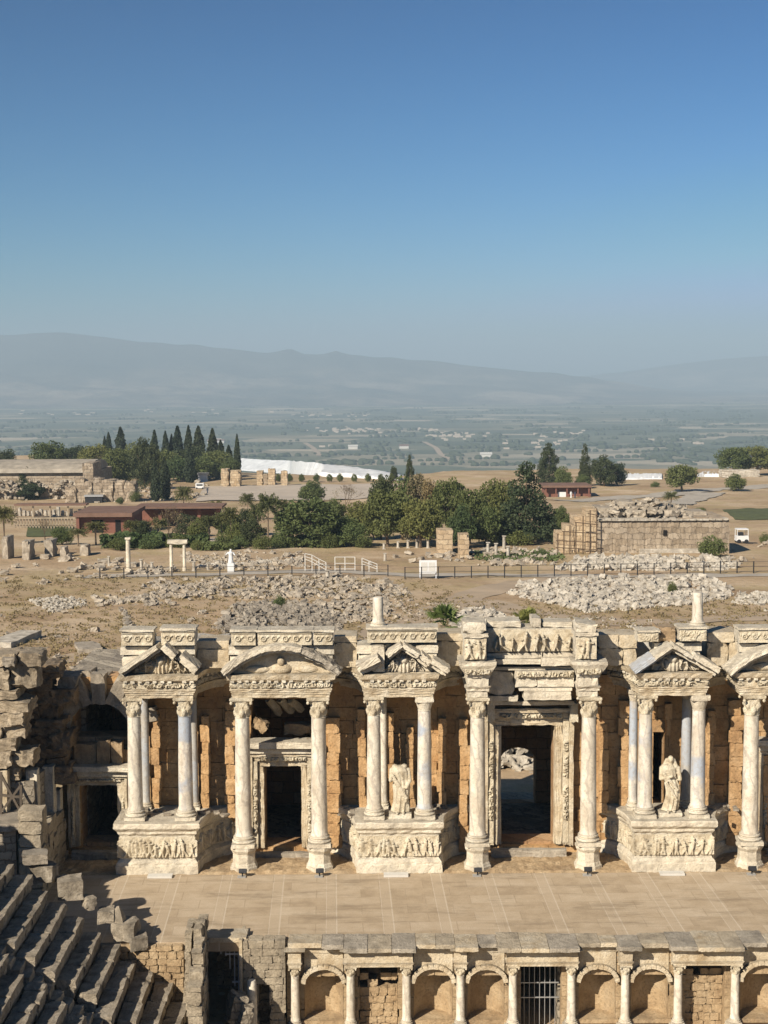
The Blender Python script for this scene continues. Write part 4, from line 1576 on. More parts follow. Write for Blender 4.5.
# ================================================================== SEATING AND THE RUINED SIDE WING
a, b = at(13.5, 862, 52), at(188, 997, 52)
DX, DZ = (b.x - a.x) / 10, (b.z - a.z) / 10
CV = thing('seating_bank', 'weathered grey stone seat rows stepping down at the lower left corner', 'seating', (b.x, 48, SFZ))
core = MB()
rows = range(-8, 15)
for i in rows:
    X, Z = a.x + DX * i, a.z + DZ * i
    if Z < SFZ + .2:
        break
    m = MB()
    end = 52.0 + .25 * math.sin(i * 2.3) + rnd.uniform(-.25, .2)
    y = end
    while y > 36.5:
        L = rnd.uniform(.7, 1.9)
        y0 = max(y - L, 36.3)
        jx, jz = rnd.uniform(-.035, .035), rnd.uniform(-.035, .025)
        if not (46.15 < (y + y0) / 2 < 47.0):
            yy0, yy1 = y0, y
            if yy1 > 47.0 > yy0:
                yy0 = 47.0
            if yy1 > 46.15 > yy0:
                yy1 = 46.15
            if yy1 - yy0 > .1:
                m.rough(X - .60 + jx, X + .05 + jx, yy0 + .008, yy1 - .008, Z - .36 + jz, Z + jz, .10, 4)
                m.rough(X - .60 + jx, X - .03 + jx, yy0 + .008, yy1 - .008, Z - .62 + jz, Z - .362 + jz, .05, 3)
        y = y0
    for k in range(2):
        m.rough(X - .62 + k * .31, X - .28 + k * .31 + .03, 46.17, 46.98, Z - .8, Z - .10 - k * .25, .09, 3)
    m.build('seat_row', MT['seat_stone'], CV)
    core.box(X - .9, X - .3, 36.3, end - .2, SFZ - .2, Z - .52)
core.build('core_masonry', MT['rough_wall'], CV)

G_BL = 'fallen blocks along the end of the seating'


def loose(x0, x1, y0, y1, Y, dep, label, mat='seat_stone', rot=0.0, tilt=(0, 0), chip=.09, name='fallen_block', cat='stone block', group=None, sink=0.0):
    p, q = at(x0, y1, Y), at(x1, y0, Y)
    w, h = (q.x - p.x) * .86, (q.z - p.z) * .84
    v, f = rough_box(w, dep, h, 4, chip)
    M = Matrix.Rotation(rot, 3, 'Z') @ Matrix.Rotation(tilt[0], 3, 'X') @ Matrix.Rotation(tilt[1], 3, 'Y')
    mb = MB().add(v @ np.array(M).T + np.array(((p.x + q.x) / 2, Y + dep / 2, (p.z + q.z) / 2 - sink)), f)
    return tag(mb.build(name, MT[mat]), label, cat, group)


loose(18, 47, 854, 866, 52.6, .8, 'pale flat slab lying on top of a block at the upper seat end', 'grey_stone', .2, group=G_BL)
loose(28, 56, 865, 886, 52.7, .7, 'grey block carrying a flat slab at the upper end of the seat rows', rot=-.15, group=G_BL)
loose(53, 82, 880, 903, 52.4, .9, 'large square grey block at the end of the seats, right of the stacked slab', rot=.25, group=G_BL)
loose(81, 94, 898, 912, 52.4, .6, 'small grey block between two larger ones along the seat ends', rot=.5, group=G_BL)
loose(95, 114, 911, 926, 52.3, .7, 'low grey block left of the pointed stone on the seat ends', rot=.1, group=G_BL)
loose(111, 138, 922, 944, 52.2, .8, 'broad grey block in front of the pointed stone beside the stage', rot=-.2, group=G_BL)
loose(126, 146, 937, 953, 52.0, .8, 'lowest grey block at the end of the seats by the stage edge', rot=.3, group=G_BL)
p = at(118, 922, 52.5)
m = MB()
m.lathe(p.x, 52.6, [(.30, p.z - .05), (.27, p.z + .15), (.16, p.z + .38), (.05, p.z + .55)], 5, rot=.4)
tag(m.build('pointed_stone', MT['seat_stone']), 'pointed grey stone standing among the blocks at the end of the seats', 'stone block', G_BL)

# masonry of the passage between the seats and the stage
PW = thing('passage_wall', 'ragged masonry wall left of the barred doorway, standing out towards the seats', 'wall', (sx(197), 51, SFZ))
m = MB()
for x0, x1, Ya, Yb, yt in ((194, 203, 50.9, 52.4, 931), (191, 202, 49.6, 50.9, 953), (186, 201, 48.4, 49.6, 985), (184, 192, 50.9, 52.4, 938)):
    Xa, Xb = at(x0, 960, Ya).x, at(x1, 960, Ya).x
    z, zt_ = SFZ, at(x0, yt, Ya).z
    while z < zt_:
        h = rnd.uniform(.28, .5)
        y = Ya
        while y < Yb - .05:
            w = rnd.uniform(.4, .8)
            m.rough(Xa + rnd.uniform(-.06, .06), Xb + rnd.uniform(-.05, .05), y, min(y + w, Yb) - .01, z, min(z + h, zt_ + rnd.uniform(-.1, .2)) - .008, .09, 3)
            y += w
        z += h
m.build('masonry', MT['rough_block'], PW)
EW = thing('stage_end_wall', 'low lit masonry wall under the left end of the stage, behind the lower seats', 'wall', (sx(160), YS, SFZ))
m = MB()
face_blocks(m, sx(118), sx(184), SFZ, -.03, YS + .1, [], .45, .27, .05, .5, .008, .08)
m.build('masonry', MT['infill_block'], EW)
for (x0, x1, y0, y1, Y, lab) in ((226, 243, 996, 1030, 50.3, 'broken lit masonry lump in front of the barred doorway'), (236, 250, 1006, 1034, 50.0, 'sloping masonry fragment at the foot of the broken pale column')):
    loose(x0, x1, y0, y1, Y, .9, lab, 'rough_wall', .3, (0, .25), .16, 'masonry_lump', 'masonry', 'masonry lumps by the barred doorway')

# ------------------------------------------------------------------ side wing on the left
WG = thing('ruined_wing', 'tall ruined pile of big weathered blocks at the left edge beside the stage', 'ruin', (-15.5, 59.5, 0))
m, m2 = MB(), MB()
prof = [(655, 38), (667, 33), (690, 15), (700, 27), (713, 22), (727, 21), (740, 12), (752, 30), (768, 15), (782, 33)]


def stack_rows(mb, edges, Y0, Y1, XL_, chip=.13, wmin=.45):
    for (yt, xr), (yb, _) in zip(edges[:-1], edges[1:]):
        zt_, zb_ = at(20, yt, Y0).z, at(20, yb, Y0).z
        Xe = at(xr + 1, (yt + yb) / 2, Y0).x
        k = 2 if (zt_ - zb_) > .62 and rnd.random() < .7 else 1
        for q_ in range(k):
            z0, z1 = zb_ + (zt_ - zb_) * q_ / k, zb_ + (zt_ - zb_) * (q_ + 1) / k
            X = Xe + rnd.uniform(-.25, .12) * (q_ > 0)
            while X > XL_:
                w = rnd.uniform(wmin, 1.5)
                mb.rough(X - w, X + .03, Y0 + rnd.uniform(-.12, .3), Y1, z0 - .02, z1 + rnd.uniform(-.05, .06), chip, 6, rot=rnd.uniform(-.07, .07), tilt=(rnd.uniform(-.03, .03), rnd.uniform(-.05, .05)))
                X -= w


stack_rows(m, prof, 58.2, 59.7, -18.5, .12, .75)
m.build('front_blocks', MT['ruin_stone'], WG, wear=(.035, .35, .012))
prof2 = [(664, 57), (680, 48), (692, 72), (706, 56), (720, 60), (735, 69), (750, 62), (768, 72), (785, 66)]
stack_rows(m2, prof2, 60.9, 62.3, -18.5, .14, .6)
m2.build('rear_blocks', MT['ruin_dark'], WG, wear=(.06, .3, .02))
m = MB()
m.rough(-19, at(34, 800, 58.6).x, 58.6, 62.3, 0, at(20, 781, 58.6).z, .03, 6)
m.build('core_masonry', MT['rough_wall'], WG)
m = MB()
for x0, x1, y0, y1, Y in ((58, 76, 676, 690, 61.5), (74, 93, 671, 700, 62.6), (94, 108, 674, 700, 62.6), (109, 121, 678, 704, 62.6)):
    p, q = at(x0, y1, Y), at(x1, y0, Y)
    m.rough(p.x, q.x, Y, Y + 1.1, p.z, q.z, .14, 4, tilt=(0, rnd.uniform(-.2, .2)))
m.build('top_blocks', MT['grey_stone'], WG)

SWL = thing('side_wing_wall', 'shaded side wall at the left end of the stage with worn pilasters', 'wall', (-14, 59.5, 0))
m = MB()
y = 56.4
while y < 62.0:
    w = rnd.uniform(.5, 1.0)
    z = -.2
    zt_ = 3.1 - (y - 56.4) * .28 + rnd.uniform(-.3, .3)
    Xf = np.interp(y, [56, 62.3], [at(46, 850, 57).x, at(66, 850, 62).x])
    while z < zt_:
        h = rnd.uniform(.35, .6)
        m.rough(Xf - .9, Xf + rnd.uniform(-.05, .05), y + .01, min(y + w, 62.1) - .01, z + .01, z + h, .07, 3)
        z += h
    y += w
m.build('masonry', MT['rough_block'], SWL)
m = MB()
for x0, x1, yt, Y in ((42, 53, 767, 60.6), (52, 60, 790, 61.2), (25, 37, 770, 59.0)):
    p = at(x0, yt, Y)
    q = at(x1, yt, Y)
    m.rough(p.x, q.x, Y, Y + .5, 1.2, p.z, .08, 5)
m.build('pilaster', MT['marble'], SWL)
SD = thing('side_porch', 'small shaded porch with a slab roof at the left edge, its doorway facing the stage', 'porch', (-15, 58, 0))
pa, pb = at(10, 822, 56.8), at(42, 812, 59.4)
Xr = -14.35
m = MB()
m.rough(-16.3, Xr + .2, 56.6, 59.9, pa.z - .32, pa.z, .12, 5)
m.build('roof_slab', MT['grey_stone'], SD)
m = MB()
zt_ = pa.z - .325
m.box(-16.1, Xr, 56.8, 57.2, -.2, zt_)
m.box(-16.1, Xr, 59.2, 59.7, -.2, zt_)
m.box(-16.1, -15.7, 57.21, 59.19, -.2, zt_)
m.box(Xr - .4, Xr, 57.21, 59.19, zt_ - .5, zt_)
m.build('wall', MT['rough_wall'], SD, wear=(.03, .3))
m = MB()
m.box(Xr - .1, Xr + .07, 57.05, 57.35, 0, zt_ - .25)
m.box(Xr - .1, Xr + .07, 59.05, 59.35, 0, zt_ - .25)
m.box(Xr - .1, Xr + .08, 57.05, 59.35, zt_ - .55, zt_ - .252)
m.build('door_frame', MT['marble_warm'], SD, wear=(.02, .3))
TB = thing('shadow_lattice', 'dark trestle of crossed bars against the left edge ruin', 'lattice', (-15.5, 57.6, 0))  # added bars stand in for a lattice shadow on the lit wall
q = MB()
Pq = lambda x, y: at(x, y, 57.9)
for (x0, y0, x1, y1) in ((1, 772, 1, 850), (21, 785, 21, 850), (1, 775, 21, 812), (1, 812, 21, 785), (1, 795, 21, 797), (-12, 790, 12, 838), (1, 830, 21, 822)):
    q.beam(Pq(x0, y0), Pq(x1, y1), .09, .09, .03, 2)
q.build('bars', MT['lattice_shade'], TB)
m = MB()
m.rough(at(-30, 800, 58.3).x, at(9, 800, 58.3).x, 58.2, 58.6, 0, at(5, 770, 58.3).z, .04, 5)
m.build('backing_wall', MT['marble_warm'], SWL)
o = loose(0, 14, 657, 668, 57.9, 1.0, 'topmost overhanging slab on the ruined pile at the left edge', 'grey_stone', .1, chip=.14)
# ================================================================== THE GROUND AND WHAT STANDS BEYOND
def grid_mesh(name, Yl, tl, hw, zf, mats, pick):
    Yl, tl = np.array(Yl), np.array(tl)
    X = tl[None, :] * hw(Yl)[:, None]
    Y = np.repeat(Yl[:, None], len(tl), 1)
    Z = zf(X, Y)
    m = MB()
    n = len(tl)
    m.add(np.stack([X, Y, Z], 2).reshape(-1, 3), [(i * n + j, i * n + j + 1, (i + 1) * n + j + 1, (i + 1) * n + j) for i in range(len(Yl) - 1) for j in range(n - 1)])
    o = m.build(name, mats, smooth=60)
    ym = np.array([Y[i:i + 2, j:j + 2].mean() for i in range(len(Yl) - 1) for j in range(n - 1)])
    xm = np.array([X[i:i + 2, j:j + 2].mean() for i in range(len(Yl) - 1) for j in range(n - 1)])
    o.data.polygons.foreach_set('material_index', pick(xm, ym).astype(np.int32))
    return o


Yl = [-400, -200, -60, -20, 0, 10, 20, 30, 38, 44, 50, 56, 60, 66, 70] + list(np.arange(74, 320, 1.8)) + list(np.arange(320, 720, 7)) + list(np.arange(720, 1250, 40)) + list(np.geomspace(1300, 19500, 24))
o = grid_mesh('ground', Yl, np.linspace(-1, 1, 181), lambda Y: 50 + .5 * np.abs(Y), terr, [MT['earth'], MT['slope'], MT['plain']],
              lambda X, Y: np.where(Y > np.interp(X, EX, EY) + 330, 2, np.where(Y > np.interp(X, EX, EY) + 25, 1, 0)))
tag(o, 'dry brown earth of the ruined city running out to the green valley plain', 'ground', kind='structure')


# far mountains
CRX = [-400, 0, 30, 62, 110, 160, 200, 240, 265, 276, 290, 304, 322, 336, 350, 400, 440, 470, 500, 530, 560, 600, 640, 700, 900]
CRY = [330, 335, 333, 332.5, 338, 343, 345, 350, 352.5, 351, 347, 352.5, 352, 347.5, 352.5, 355, 358, 361.5, 364, 367, 370, 376, 384, 392, 396]
YM = 12500.0
cp = [at(x, y, YM) for x, y in zip(CRX, CRY)]


def ridge(X, Y):
    Xs = X * YM / np.maximum(Y, 1)
    c = np.interp(Xs, [p.x for p in cp], [p.z for p in cp]) - PLAIN
    u = np.clip((Y - 9300) / (YM - 9300), 0, 1)
    back = np.clip((Y - YM) / 4000, 0, 1)
    n1 = np.sin(X / 340 + 2 * np.sin(Y / 600)) * np.sin(Y / 420 + 1.5 * np.sin(X / 460)) + .6 * np.sin(X / 140 + Y / 205) * np.sin(Y / 112 - X / 170)
    prof = .16 * np.clip(u / .25, 0, 1) ** 1.2 * np.clip((1700 - X) / 3000, .15, 1) + .84 * np.clip((u - .12) / .88, 0, 1) ** 1.8
    z = c * prof * (1 - back ** 1.5)
    z = z + 34 * n1 * np.clip(u * 3, 0, 1) * np.clip((1 - u) * 2.2, 0, 1) * np.clip(c / 500, .2, 1)
    z = z + 5 * np.sin(X / 85 + 3 * np.sin(X / 270)) * np.clip((u - .8) * 5, 0, 1) * (1 - back)
    return PLAIN - .5 + np.maximum(z, -.4)


o = grid_mesh('mountain_range', np.linspace(9250, 16600, 90), np.linspace(-1, 1, 240), lambda Y: .5 * Y, ridge, [MT['mountain']], lambda X, Y: X * 0)
tag(o, 'hazy blue mountain range along the horizon', 'mountains', kind='structure')
C2X, C2Y = [300, 560, 600, 640, 680, 720, 768, 830, 900, 1100], [396, 378, 374, 369, 363, 358, 355, 350, 352, 360]
c2 = [at(x, y, 17000) for x, y in zip(C2X, C2Y)]


def ridge2(X, Y):
    Xs = X * 17000 / Y
    c = np.interp(Xs, [p.x for p in c2], [p.z for p in c2]) - PLAIN
    u = np.clip((Y - 13500) / 3500, 0, 1)
    return PLAIN - .5 + c * u ** 1.5 * (1 - np.clip((Y - 17000) / 1500, 0, 1)) + 12 * np.sin(X / 180) * np.sin(Y / 300) * u


o = grid_mesh('distant_mountain', np.linspace(13400, 18500, 40), np.linspace(-.1, .6, 120), lambda Y: 1.0 * Y, ridge2, [MT['mountain']], lambda X, Y: X * 0)
tag(o, 'faint distant mountain at the right behind the haze', 'mountains', kind='structure')


def ground_many(xs, ys):
    D = np.array([list(ray(x, y)) for x, y in zip(xs, ys)])
    k, s = D[:, 0] / D[:, 1], D[:, 2] / D[:, 1]
    Y = np.full(len(xs), 150.0)
    for _ in range(40):
        z = terr(k * Y, np.clip(Y, 75, 15000))
        Y = .4 * Y + .6 * np.clip((z - H) / s, 75, 700)
    return np.stack([k * Y, Y, terr(k * Y, Y)], 1)


def patch(name, label, cat, q, mat, n=40, k=12, dz=.07, kind='structure', name_mesh=None):
    """a sheet draped on the ground; q = four photo corners: far left, far right, near right, near left"""
    m = MB()
    U, V = np.meshgrid(np.linspace(0, 1, n + 1), np.linspace(0, 1, k + 1), indexing='ij')
    q = np.array([list(ground_at(*c)) for c in q])
    P = ((1 - U) * (1 - V))[..., None] * q[0] + (U * (1 - V))[..., None] * q[1] + (U * V)[..., None] * q[2] + ((1 - U) * V)[..., None] * q[3]
    P[..., 2] = terr(P[..., 0], P[..., 1]) + dz
    m.add(P.reshape(-1, 3), [(i * (k + 1) + j, i * (k + 1) + j + 1, (i + 1) * (k + 1) + j + 1, (i + 1) * (k + 1) + j)[::-1] for i in range(n) for j in range(k)])
    return tag(m.build(name, MT[mat]), label, cat, kind=kind)


def ribbon(name, label, cat, pts, w, mat, dz=.06, k=4, kind='structure', plane=None):
    c = np.array([list(ground_at(*p) if plane is None else onz(p[0], p[1], plane)) for p in pts])
    seg = np.r_[0, np.cumsum(np.linalg.norm(np.diff(c[:, :2], axis=0), axis=1))]
    n = max(len(pts) * 8, int(seg[-1] / 2.0)) if plane is None else len(pts) * 10
    s = np.linspace(0, seg[-1], n)
    xy = np.stack([np.interp(s, seg, c[:, 0]), np.interp(s, seg, c[:, 1])], 1)
    for _ in range(6):
        xy[1:-1] = (xy[:-2] + xy[1:-1] * 2 + xy[2:]) / 4
    d = np.gradient(xy, axis=0)
    d /= np.linalg.norm(d, axis=1)[:, None]
    nn = np.stack([-d[:, 1], d[:, 0]], 1)
    ww = w * (1 + .12 * np.sin(s * .35) + .08 * np.sin(s * .9 + 1))
    V = []
    for j in range(k + 1):
        p = xy + nn * (ww * (j / k - .5))[:, None]
        z = terr(p[:, 0], p[:, 1]) + dz if plane is None else np.full(n, plane + dz)
        V.append(np.stack([p[:, 0], p[:, 1], z], 1))
    V = np.stack(V, 1)
    m = MB().add(V.reshape(-1, 3), [(i * (k + 1) + j, (i + 1) * (k + 1) + j, (i + 1) * (k + 1) + j + 1, i * (k + 1) + j + 1)[::-1] for i in range(n - 1) for j in range(k)])
    return tag(m.build(name, MT[mat]), label, cat, kind=kind)


ribbon('footpath', 'grey gravel visitors path running across the ruins behind the rubble fields', 'path', [(85, 577), (160, 575), (240, 573), (330, 571), (420, 576), (500, 575), (600, 575.5), (700, 575), (800, 574)], 3.6, 'gravel', .05)
ribbon('dirt_track', 'pale curving dirt track right of the left palm', 'track', [(330, 640), (400, 628), (445, 612), (468, 596), (500, 588), (520, 582), (600, 577.5)], 4.2, 'track', .05)
ribbon('dirt_track', 'pale dirt track passing below the white rubble field', 'track', [(470, 600), (520, 612), (600, 622), (690, 622), (800, 614)], 4.0, 'track', .055)
ribbon('dirt_track', 'faint worn track across the earth left of the leftmost aedicula', 'track', [(-20, 668), (50, 662), (120, 650), (200, 640)], 2.4, 'track', .045)
ribbon('road', 'pale road crossing the plateau at the right beyond the scaffolded ruin', 'road', [(560, 501), (610, 498), (660, 497), (710, 490), (790, 484)], 9, 'gravel', .14)
ribbon('road', 'pale side road running down to the right behind the palm by the scaffolded ruin', 'road', [(672, 505), (690, 500), (712, 493)], 8, 'gravel', .16)
patch('plaza', 'wide pale plaza in front of the yellow ruins', 'plaza', ((205, 487), (400, 485), (370, 498), (195, 502)), 'plaza', dz=.2)
patch('plaza', 'small white paved court below the date palms', 'plaza', ((196, 539), (266, 537), (272, 545), (190, 547)), 'plaza', dz=.1)
patch('lawn', 'strip of green lawn in front of the red building', 'lawn', ((28, 527), (74, 527), (70, 537), (26, 537)), 'lawn', dz=.1)
patch('lawn', 'green grass patch right of the scaffolded ruin', 'lawn', ((722, 510), (800, 506), (800, 520), (735, 520)), 'lawn', dz=.1)

# white travertine terraces on the edge of the plateau
def terrace(pts, label):
    m = MB()
    bot, top = [], []
    for x, yb, yt in pts:
        g = ground_at(x, yb)
        bot.append(g + Vector((0, 0, .35)))
        e = g.y + 90
        t = at(x, yt, e)
        top.append(t)
    nu, nv = 60, 10
    us = np.linspace(0, len(pts) - 1, nu)
    B = np.stack([np.interp(us, range(len(pts)), [p[k] for p in bot]) for k in range(3)], 1)
    T = np.stack([np.interp(us, range(len(pts)), [p[k] for p in top]) for k in range(3)], 1)
    rows = [B + np.array((0, -.5, -1.5))] + [B * (1 - u) + T * u for u in np.linspace(0, 1, nv)] + [T + np.array((0, 14, -26))]
    v = np.stack(rows, 1)
    v[:, 1:-1, 2] += .9 * snoise(v[:, 1:-1, 0] * .5, v[:, 1:-1, 1] * .4) + rng.random(v[:, 1:-1, 2].shape) * .35
    K = len(rows)
    f = [(a * K + b, (a + 1) * K + b, (a + 1) * K + b + 1, a * K + b + 1) for a in range(nu - 1) for b in range(K - 1)]
    v = v.reshape(-1, 3)
    m.add([tuple(p) for p in v], f)
    return tag(m.build('travertine_terrace', MT['travertine'], smooth=70), label, 'terrace', kind='structure')


terrace([(236, 470, 457.5), (260, 472, 459.5), (290, 474, 461), (320, 476, 463), (350, 477, 464.5), (375, 478.5, 468), (404, 480, 474)], 'bright white travertine terrace at the edge of the plateau')
terrace([(608, 479.5, 474.5), (622, 479.5, 472.5), (645, 479.5, 472), (662, 479.5, 474)], 'white travertine patch between the trees right of centre')
terrace([(697, 477, 473), (704, 477, 470), (722, 477, 469.5), (735, 477, 472)], 'white travertine patch left of the umbrella pines')

# ------------------------------------------------------------------ rubble
ROCK = []
for i in range(9):
    v, f = rough_box(1, rnd.uniform(.5, 1.0), rnd.uniform(.3, .75), 3, .30, 100 + i)
    ROCK.append((v, f))


def in_poly(x, y, poly):
    c = False
    j = len(poly) - 1
    for i in range(len(poly)):
        xi, yi = poly[i]
        xj, yj = poly[j]
        if (yi > y) != (yj > y) and x < (xj - xi) * (y - yi) / (yj - yi) + xi:
            c = not c
        j = i
    return c


def sample_poly(poly, n):
    xs = [p[0] for p in poly]
    ys = [p[1] for p in poly]
    out = []
    while len(out) < n:
        x, y = rnd.uniform(min(xs), max(xs)), rnd.uniform(min(ys), max(ys))
        if in_poly(x, y, poly):
            out.append((x, y))
    return ground_many([p[0] for p in out], [p[1] for p in out])


def rand_rot(t=1.0):
    return np.array(Matrix.Rotation(rnd.uniform(0, 6.28), 3, 'Z') @ Matrix.Rotation(rnd.gauss(0, .35 * t), 3, 'X') @ Matrix.Rotation(rnd.gauss(0, .35 * t), 3, 'Y'))


def rubble(label, poly, n, s0, s1, mat, clumpy=.0, mound=0.0, group=None, nbig=0, biglabel=None, bmat=None):
    P = sample_poly(poly, n)
    m = MB()
    cx_, cy_ = P[:, 0].mean(), P[:, 1].mean()
    sx_, sy_ = P[:, 0].std() * 1.9 + .1, P[:, 1].std() * 1.9 + .1
    for p in P:
        if clumpy and snoise(p[0] * 1.3, p[1] * 1.1) < clumpy * (rnd.random() - .3):
            continue
        s = s0 + (s1 - s0) * rnd.random() ** 2.4
        v, f = rnd.choice(ROCK)
        e = max(0, 1 - ((p[0] - cx_) / sx_) ** 2 - ((p[1] - cy_) / sy_) ** 2)
        m.add(v * s @ rand_rot().T + np.array((p[0], p[1], p[2] + s * rnd.uniform(-.05, .28) + mound * e * rnd.random())), f)
    tag(m.build('rubble_field', MT[mat]), label, 'rubble', kind='stuff')
    if nbig:
        B = sample_poly(poly, nbig)
        for k, p in enumerate(B):
            me = BIG[(bmat or mat)][k % 6]
            o = bpy.data.objects.new('fallen_block', me)
            COL.objects.link(o)
            s = s1 * rnd.uniform(.55, .95)
            o.scale = (s * rnd.uniform(.9, 1.6), s, s * rnd.uniform(.7, 1.1))
            o.rotation_euler = (rnd.gauss(0, .2), rnd.gauss(0, .2), rnd.uniform(0, 6.28))
            o.location = (p[0], p[1], p[2] + .22 * s + mound * .6)
            tag(o, biglabel, 'stone block', group)


BIG = {}
for mt in ('rubble', 'rubble_pale', 'rubble_dark'):
    BIG[mt] = []
    for i in range(6):
        v, f = rough_box(1, rnd.uniform(.6, .9), rnd.uniform(.5, .75), 4, .2, 300 + i)
        me = bpy.data.meshes.new('fallen_block')
        me.from_pydata(v.tolist(), [], f)
        me.materials.append(MT[mt])
        BIG[mt].append(me)

rubble('broad field of whitish broken stones right of the right palm', [(508, 594), (520, 584), (560, 580), (640, 578), (700, 578), (728, 585), (730, 598), (690, 605), (640, 609), (590, 614), (560, 606), (530, 600)],
       1900, .18, 1.1, 'rubble_pale', 0, .10, 'large blocks in the white rubble field', 55, 'large whitish block lying in the broad white rubble field')
rubble('long bank of broken grey and buff stones below the footpath on the left', [(92, 600), (135, 584), (200, 579), (270, 578), (340, 576), (400, 583), (412, 596), (370, 600), (300, 598), (240, 600), (170, 606), (100, 608)],
       1900, .18, .9, 'rubble', .3, .12, 'large blocks in the stone bank on the left', 70, 'large buff block in the long stone bank below the left footpath')
rubble('dark grey heap of stones just behind the curved pediment', [(214, 628), (236, 606), (270, 600), (318, 606), (345, 622), (340, 634), (230, 636)], 1000, .3, .85, 'rubble_dark', 0, .45,
       'large blocks on the dark stone heap', 16, 'large grey block on the dark stone heap behind the curved pediment')
rubble('rows of pale broken stones behind the broken pediment of the headless statue', [(310, 603), (380, 600), (404, 606), (360, 626), (335, 622)], 320, .35, .9, 'rubble', .3, .2)
rubble('patch of whitish stones between the two palms behind the wall', [(448, 628), (462, 609), (490, 611), (512, 620), (524, 630), (500, 634)], 260, .4, 1.1, 'rubble_pale', 0, .5)
rubble('low flat remains of a pebbly stone platform on the bare earth at the left', [(27, 601), (58, 597), (85, 601), (86, 606), (52, 613)], 420, .2, .5, 'rubble_pale', 0, .3)
rubble('line of whitish stones at the right edge below the footpath', [(728, 604), (740, 597), (780, 590), (800, 592), (760, 606)], 120, .35, .9, 'rubble_pale', 0, .1)
rubble('pale stones strewn along the foot of the scaffolded ruin', [(555, 571), (575, 560), (640, 557), (700, 558), (735, 562), (738, 571)], 620, .4, 1.3, 'rubble_pale', .2, .3,
       'blocks below the scaffolded ruin', 28, 'pale block lying in the strewn stones below the scaffolded ruin')
rubble('scattered stones among the small columns in the middle of the ruins', [(385, 552), (440, 556), (480, 548), (560, 552), (555, 566), (470, 566), (400, 562)], 330, .4, 1.2, 'rubble', .3, .1,
       'blocks among the small columns', 16, 'buff block lying among the small columns in the middle of the ruins')
rubble('scattered stones by the white railings', [(180, 556), (240, 552), (330, 551), (380, 548), (385, 566), (300, 570), (200, 570)], 420, .35, 1.1, 'rubble', .3, .1)
rubble('scattered stones around the tall white column on the left', [(0, 566), (40, 556), (120, 562), (190, 572), (100, 580), (0, 582)], 420, .35, 1.3, 'rubble', .35, .1,
       'blocks around the left foundations', 20, 'buff block lying near the tall white column on the left')
rubble('small stones strewn over the bare earth on the left', [(0, 582), (100, 584), (130, 608), (210, 610), (225, 640), (120, 655), (60, 690), (0, 650)], 1500, .1, .7, 'rubble', .55, 0)
rubble('small stones strewn over the bare earth in the centre', [(330, 585), (420, 600), (470, 605), (440, 620), (360, 630)], 380, .12, .5, 'rubble', .3, 0)
rubble('small stones strewn over the bare earth at the right', [(540, 618), (640, 612), (768, 608), (790, 630), (560, 632)], 420, .12, .5, 'rubble_pale', .3, 0)
rubble('distant stones scattered near the ruined bath walls', [(60, 498), (140, 488), (200, 470), (240, 486), (190, 500), (80, 506)], 420, .5, 2.0, 'rubble', .2, .2)
rubble('stones strewn at the right edge near the white cart', [(690, 553), (740, 545), (790, 540), (790, 560), (720, 566)], 120, .3, 1.2, 'rubble', .2, .1)


rubble('low wall line of buff stones crossing the bare earth at the left', [(96, 603), (150, 597), (212, 592), (214, 595), (150, 601), (98, 607)], 150, .35, .95, 'rubble', 0, 0)
rubble('low wall line of stones running down towards the leftmost aedicula', [(118, 606), (124, 606), (138, 634), (130, 634)], 60, .3, .8, 'rubble_dark', 0, 0)
rubble('low wall lines of pale stones between the white statue and the path', [(196, 566), (300, 560), (302, 562.5), (198, 569)], 150, .35, 1.0, 'rubble_pale', 0, 0)
rubble('stones strewn across the earth at the far left below the wall stubs', [(0, 562), (100, 566), (96, 590), (0, 600)], 420, .25, .9, 'rubble', .2, 0)
m = MB()
for i in range(420):
    X, Y = rnd.gauss(6.0, 3.6), rnd.uniform(84, 92)
    v, f = rnd.choice(ROCK)
    sc_ = rnd.uniform(.4, 1.3)
    m.add(v * sc_ @ rand_rot().T + np.array((X, Y, float(terr(X, Y)) + max(0, 2.2 - abs(Y - 88.5) * .4 - abs(X - 6) * .12) * rnd.random() ** .6)), f)
tag(m.build('rubble_heap', MT['rubble_pale']), 'sunlit heap of pale stones behind the stage building, seen through the central doorway', 'rubble', kind='stuff')


def G(x, y):
    g = ground_at(x, y)
    return g, px(g.y)


def rblock(name, label, cat, x0, x1, yt, yb, dep, mat, group=None, chip=.1, n=5, rot=0.0, parts=None):
    """one rough upright block whose foot stands at photo row yb"""
    g, s = G((x0 + x1) / 2, yb)
    w, h = (x1 - x0) * s, (yb - yt) * s
    m = MB()
    m.rough(g.x - w / 2, g.x + w / 2, g.y, g.y + dep, g.z - .3, g.z + h, chip, n, rot=rot)
    o = m.build(name, MT[mat])
    return tag(o, label, cat, group)


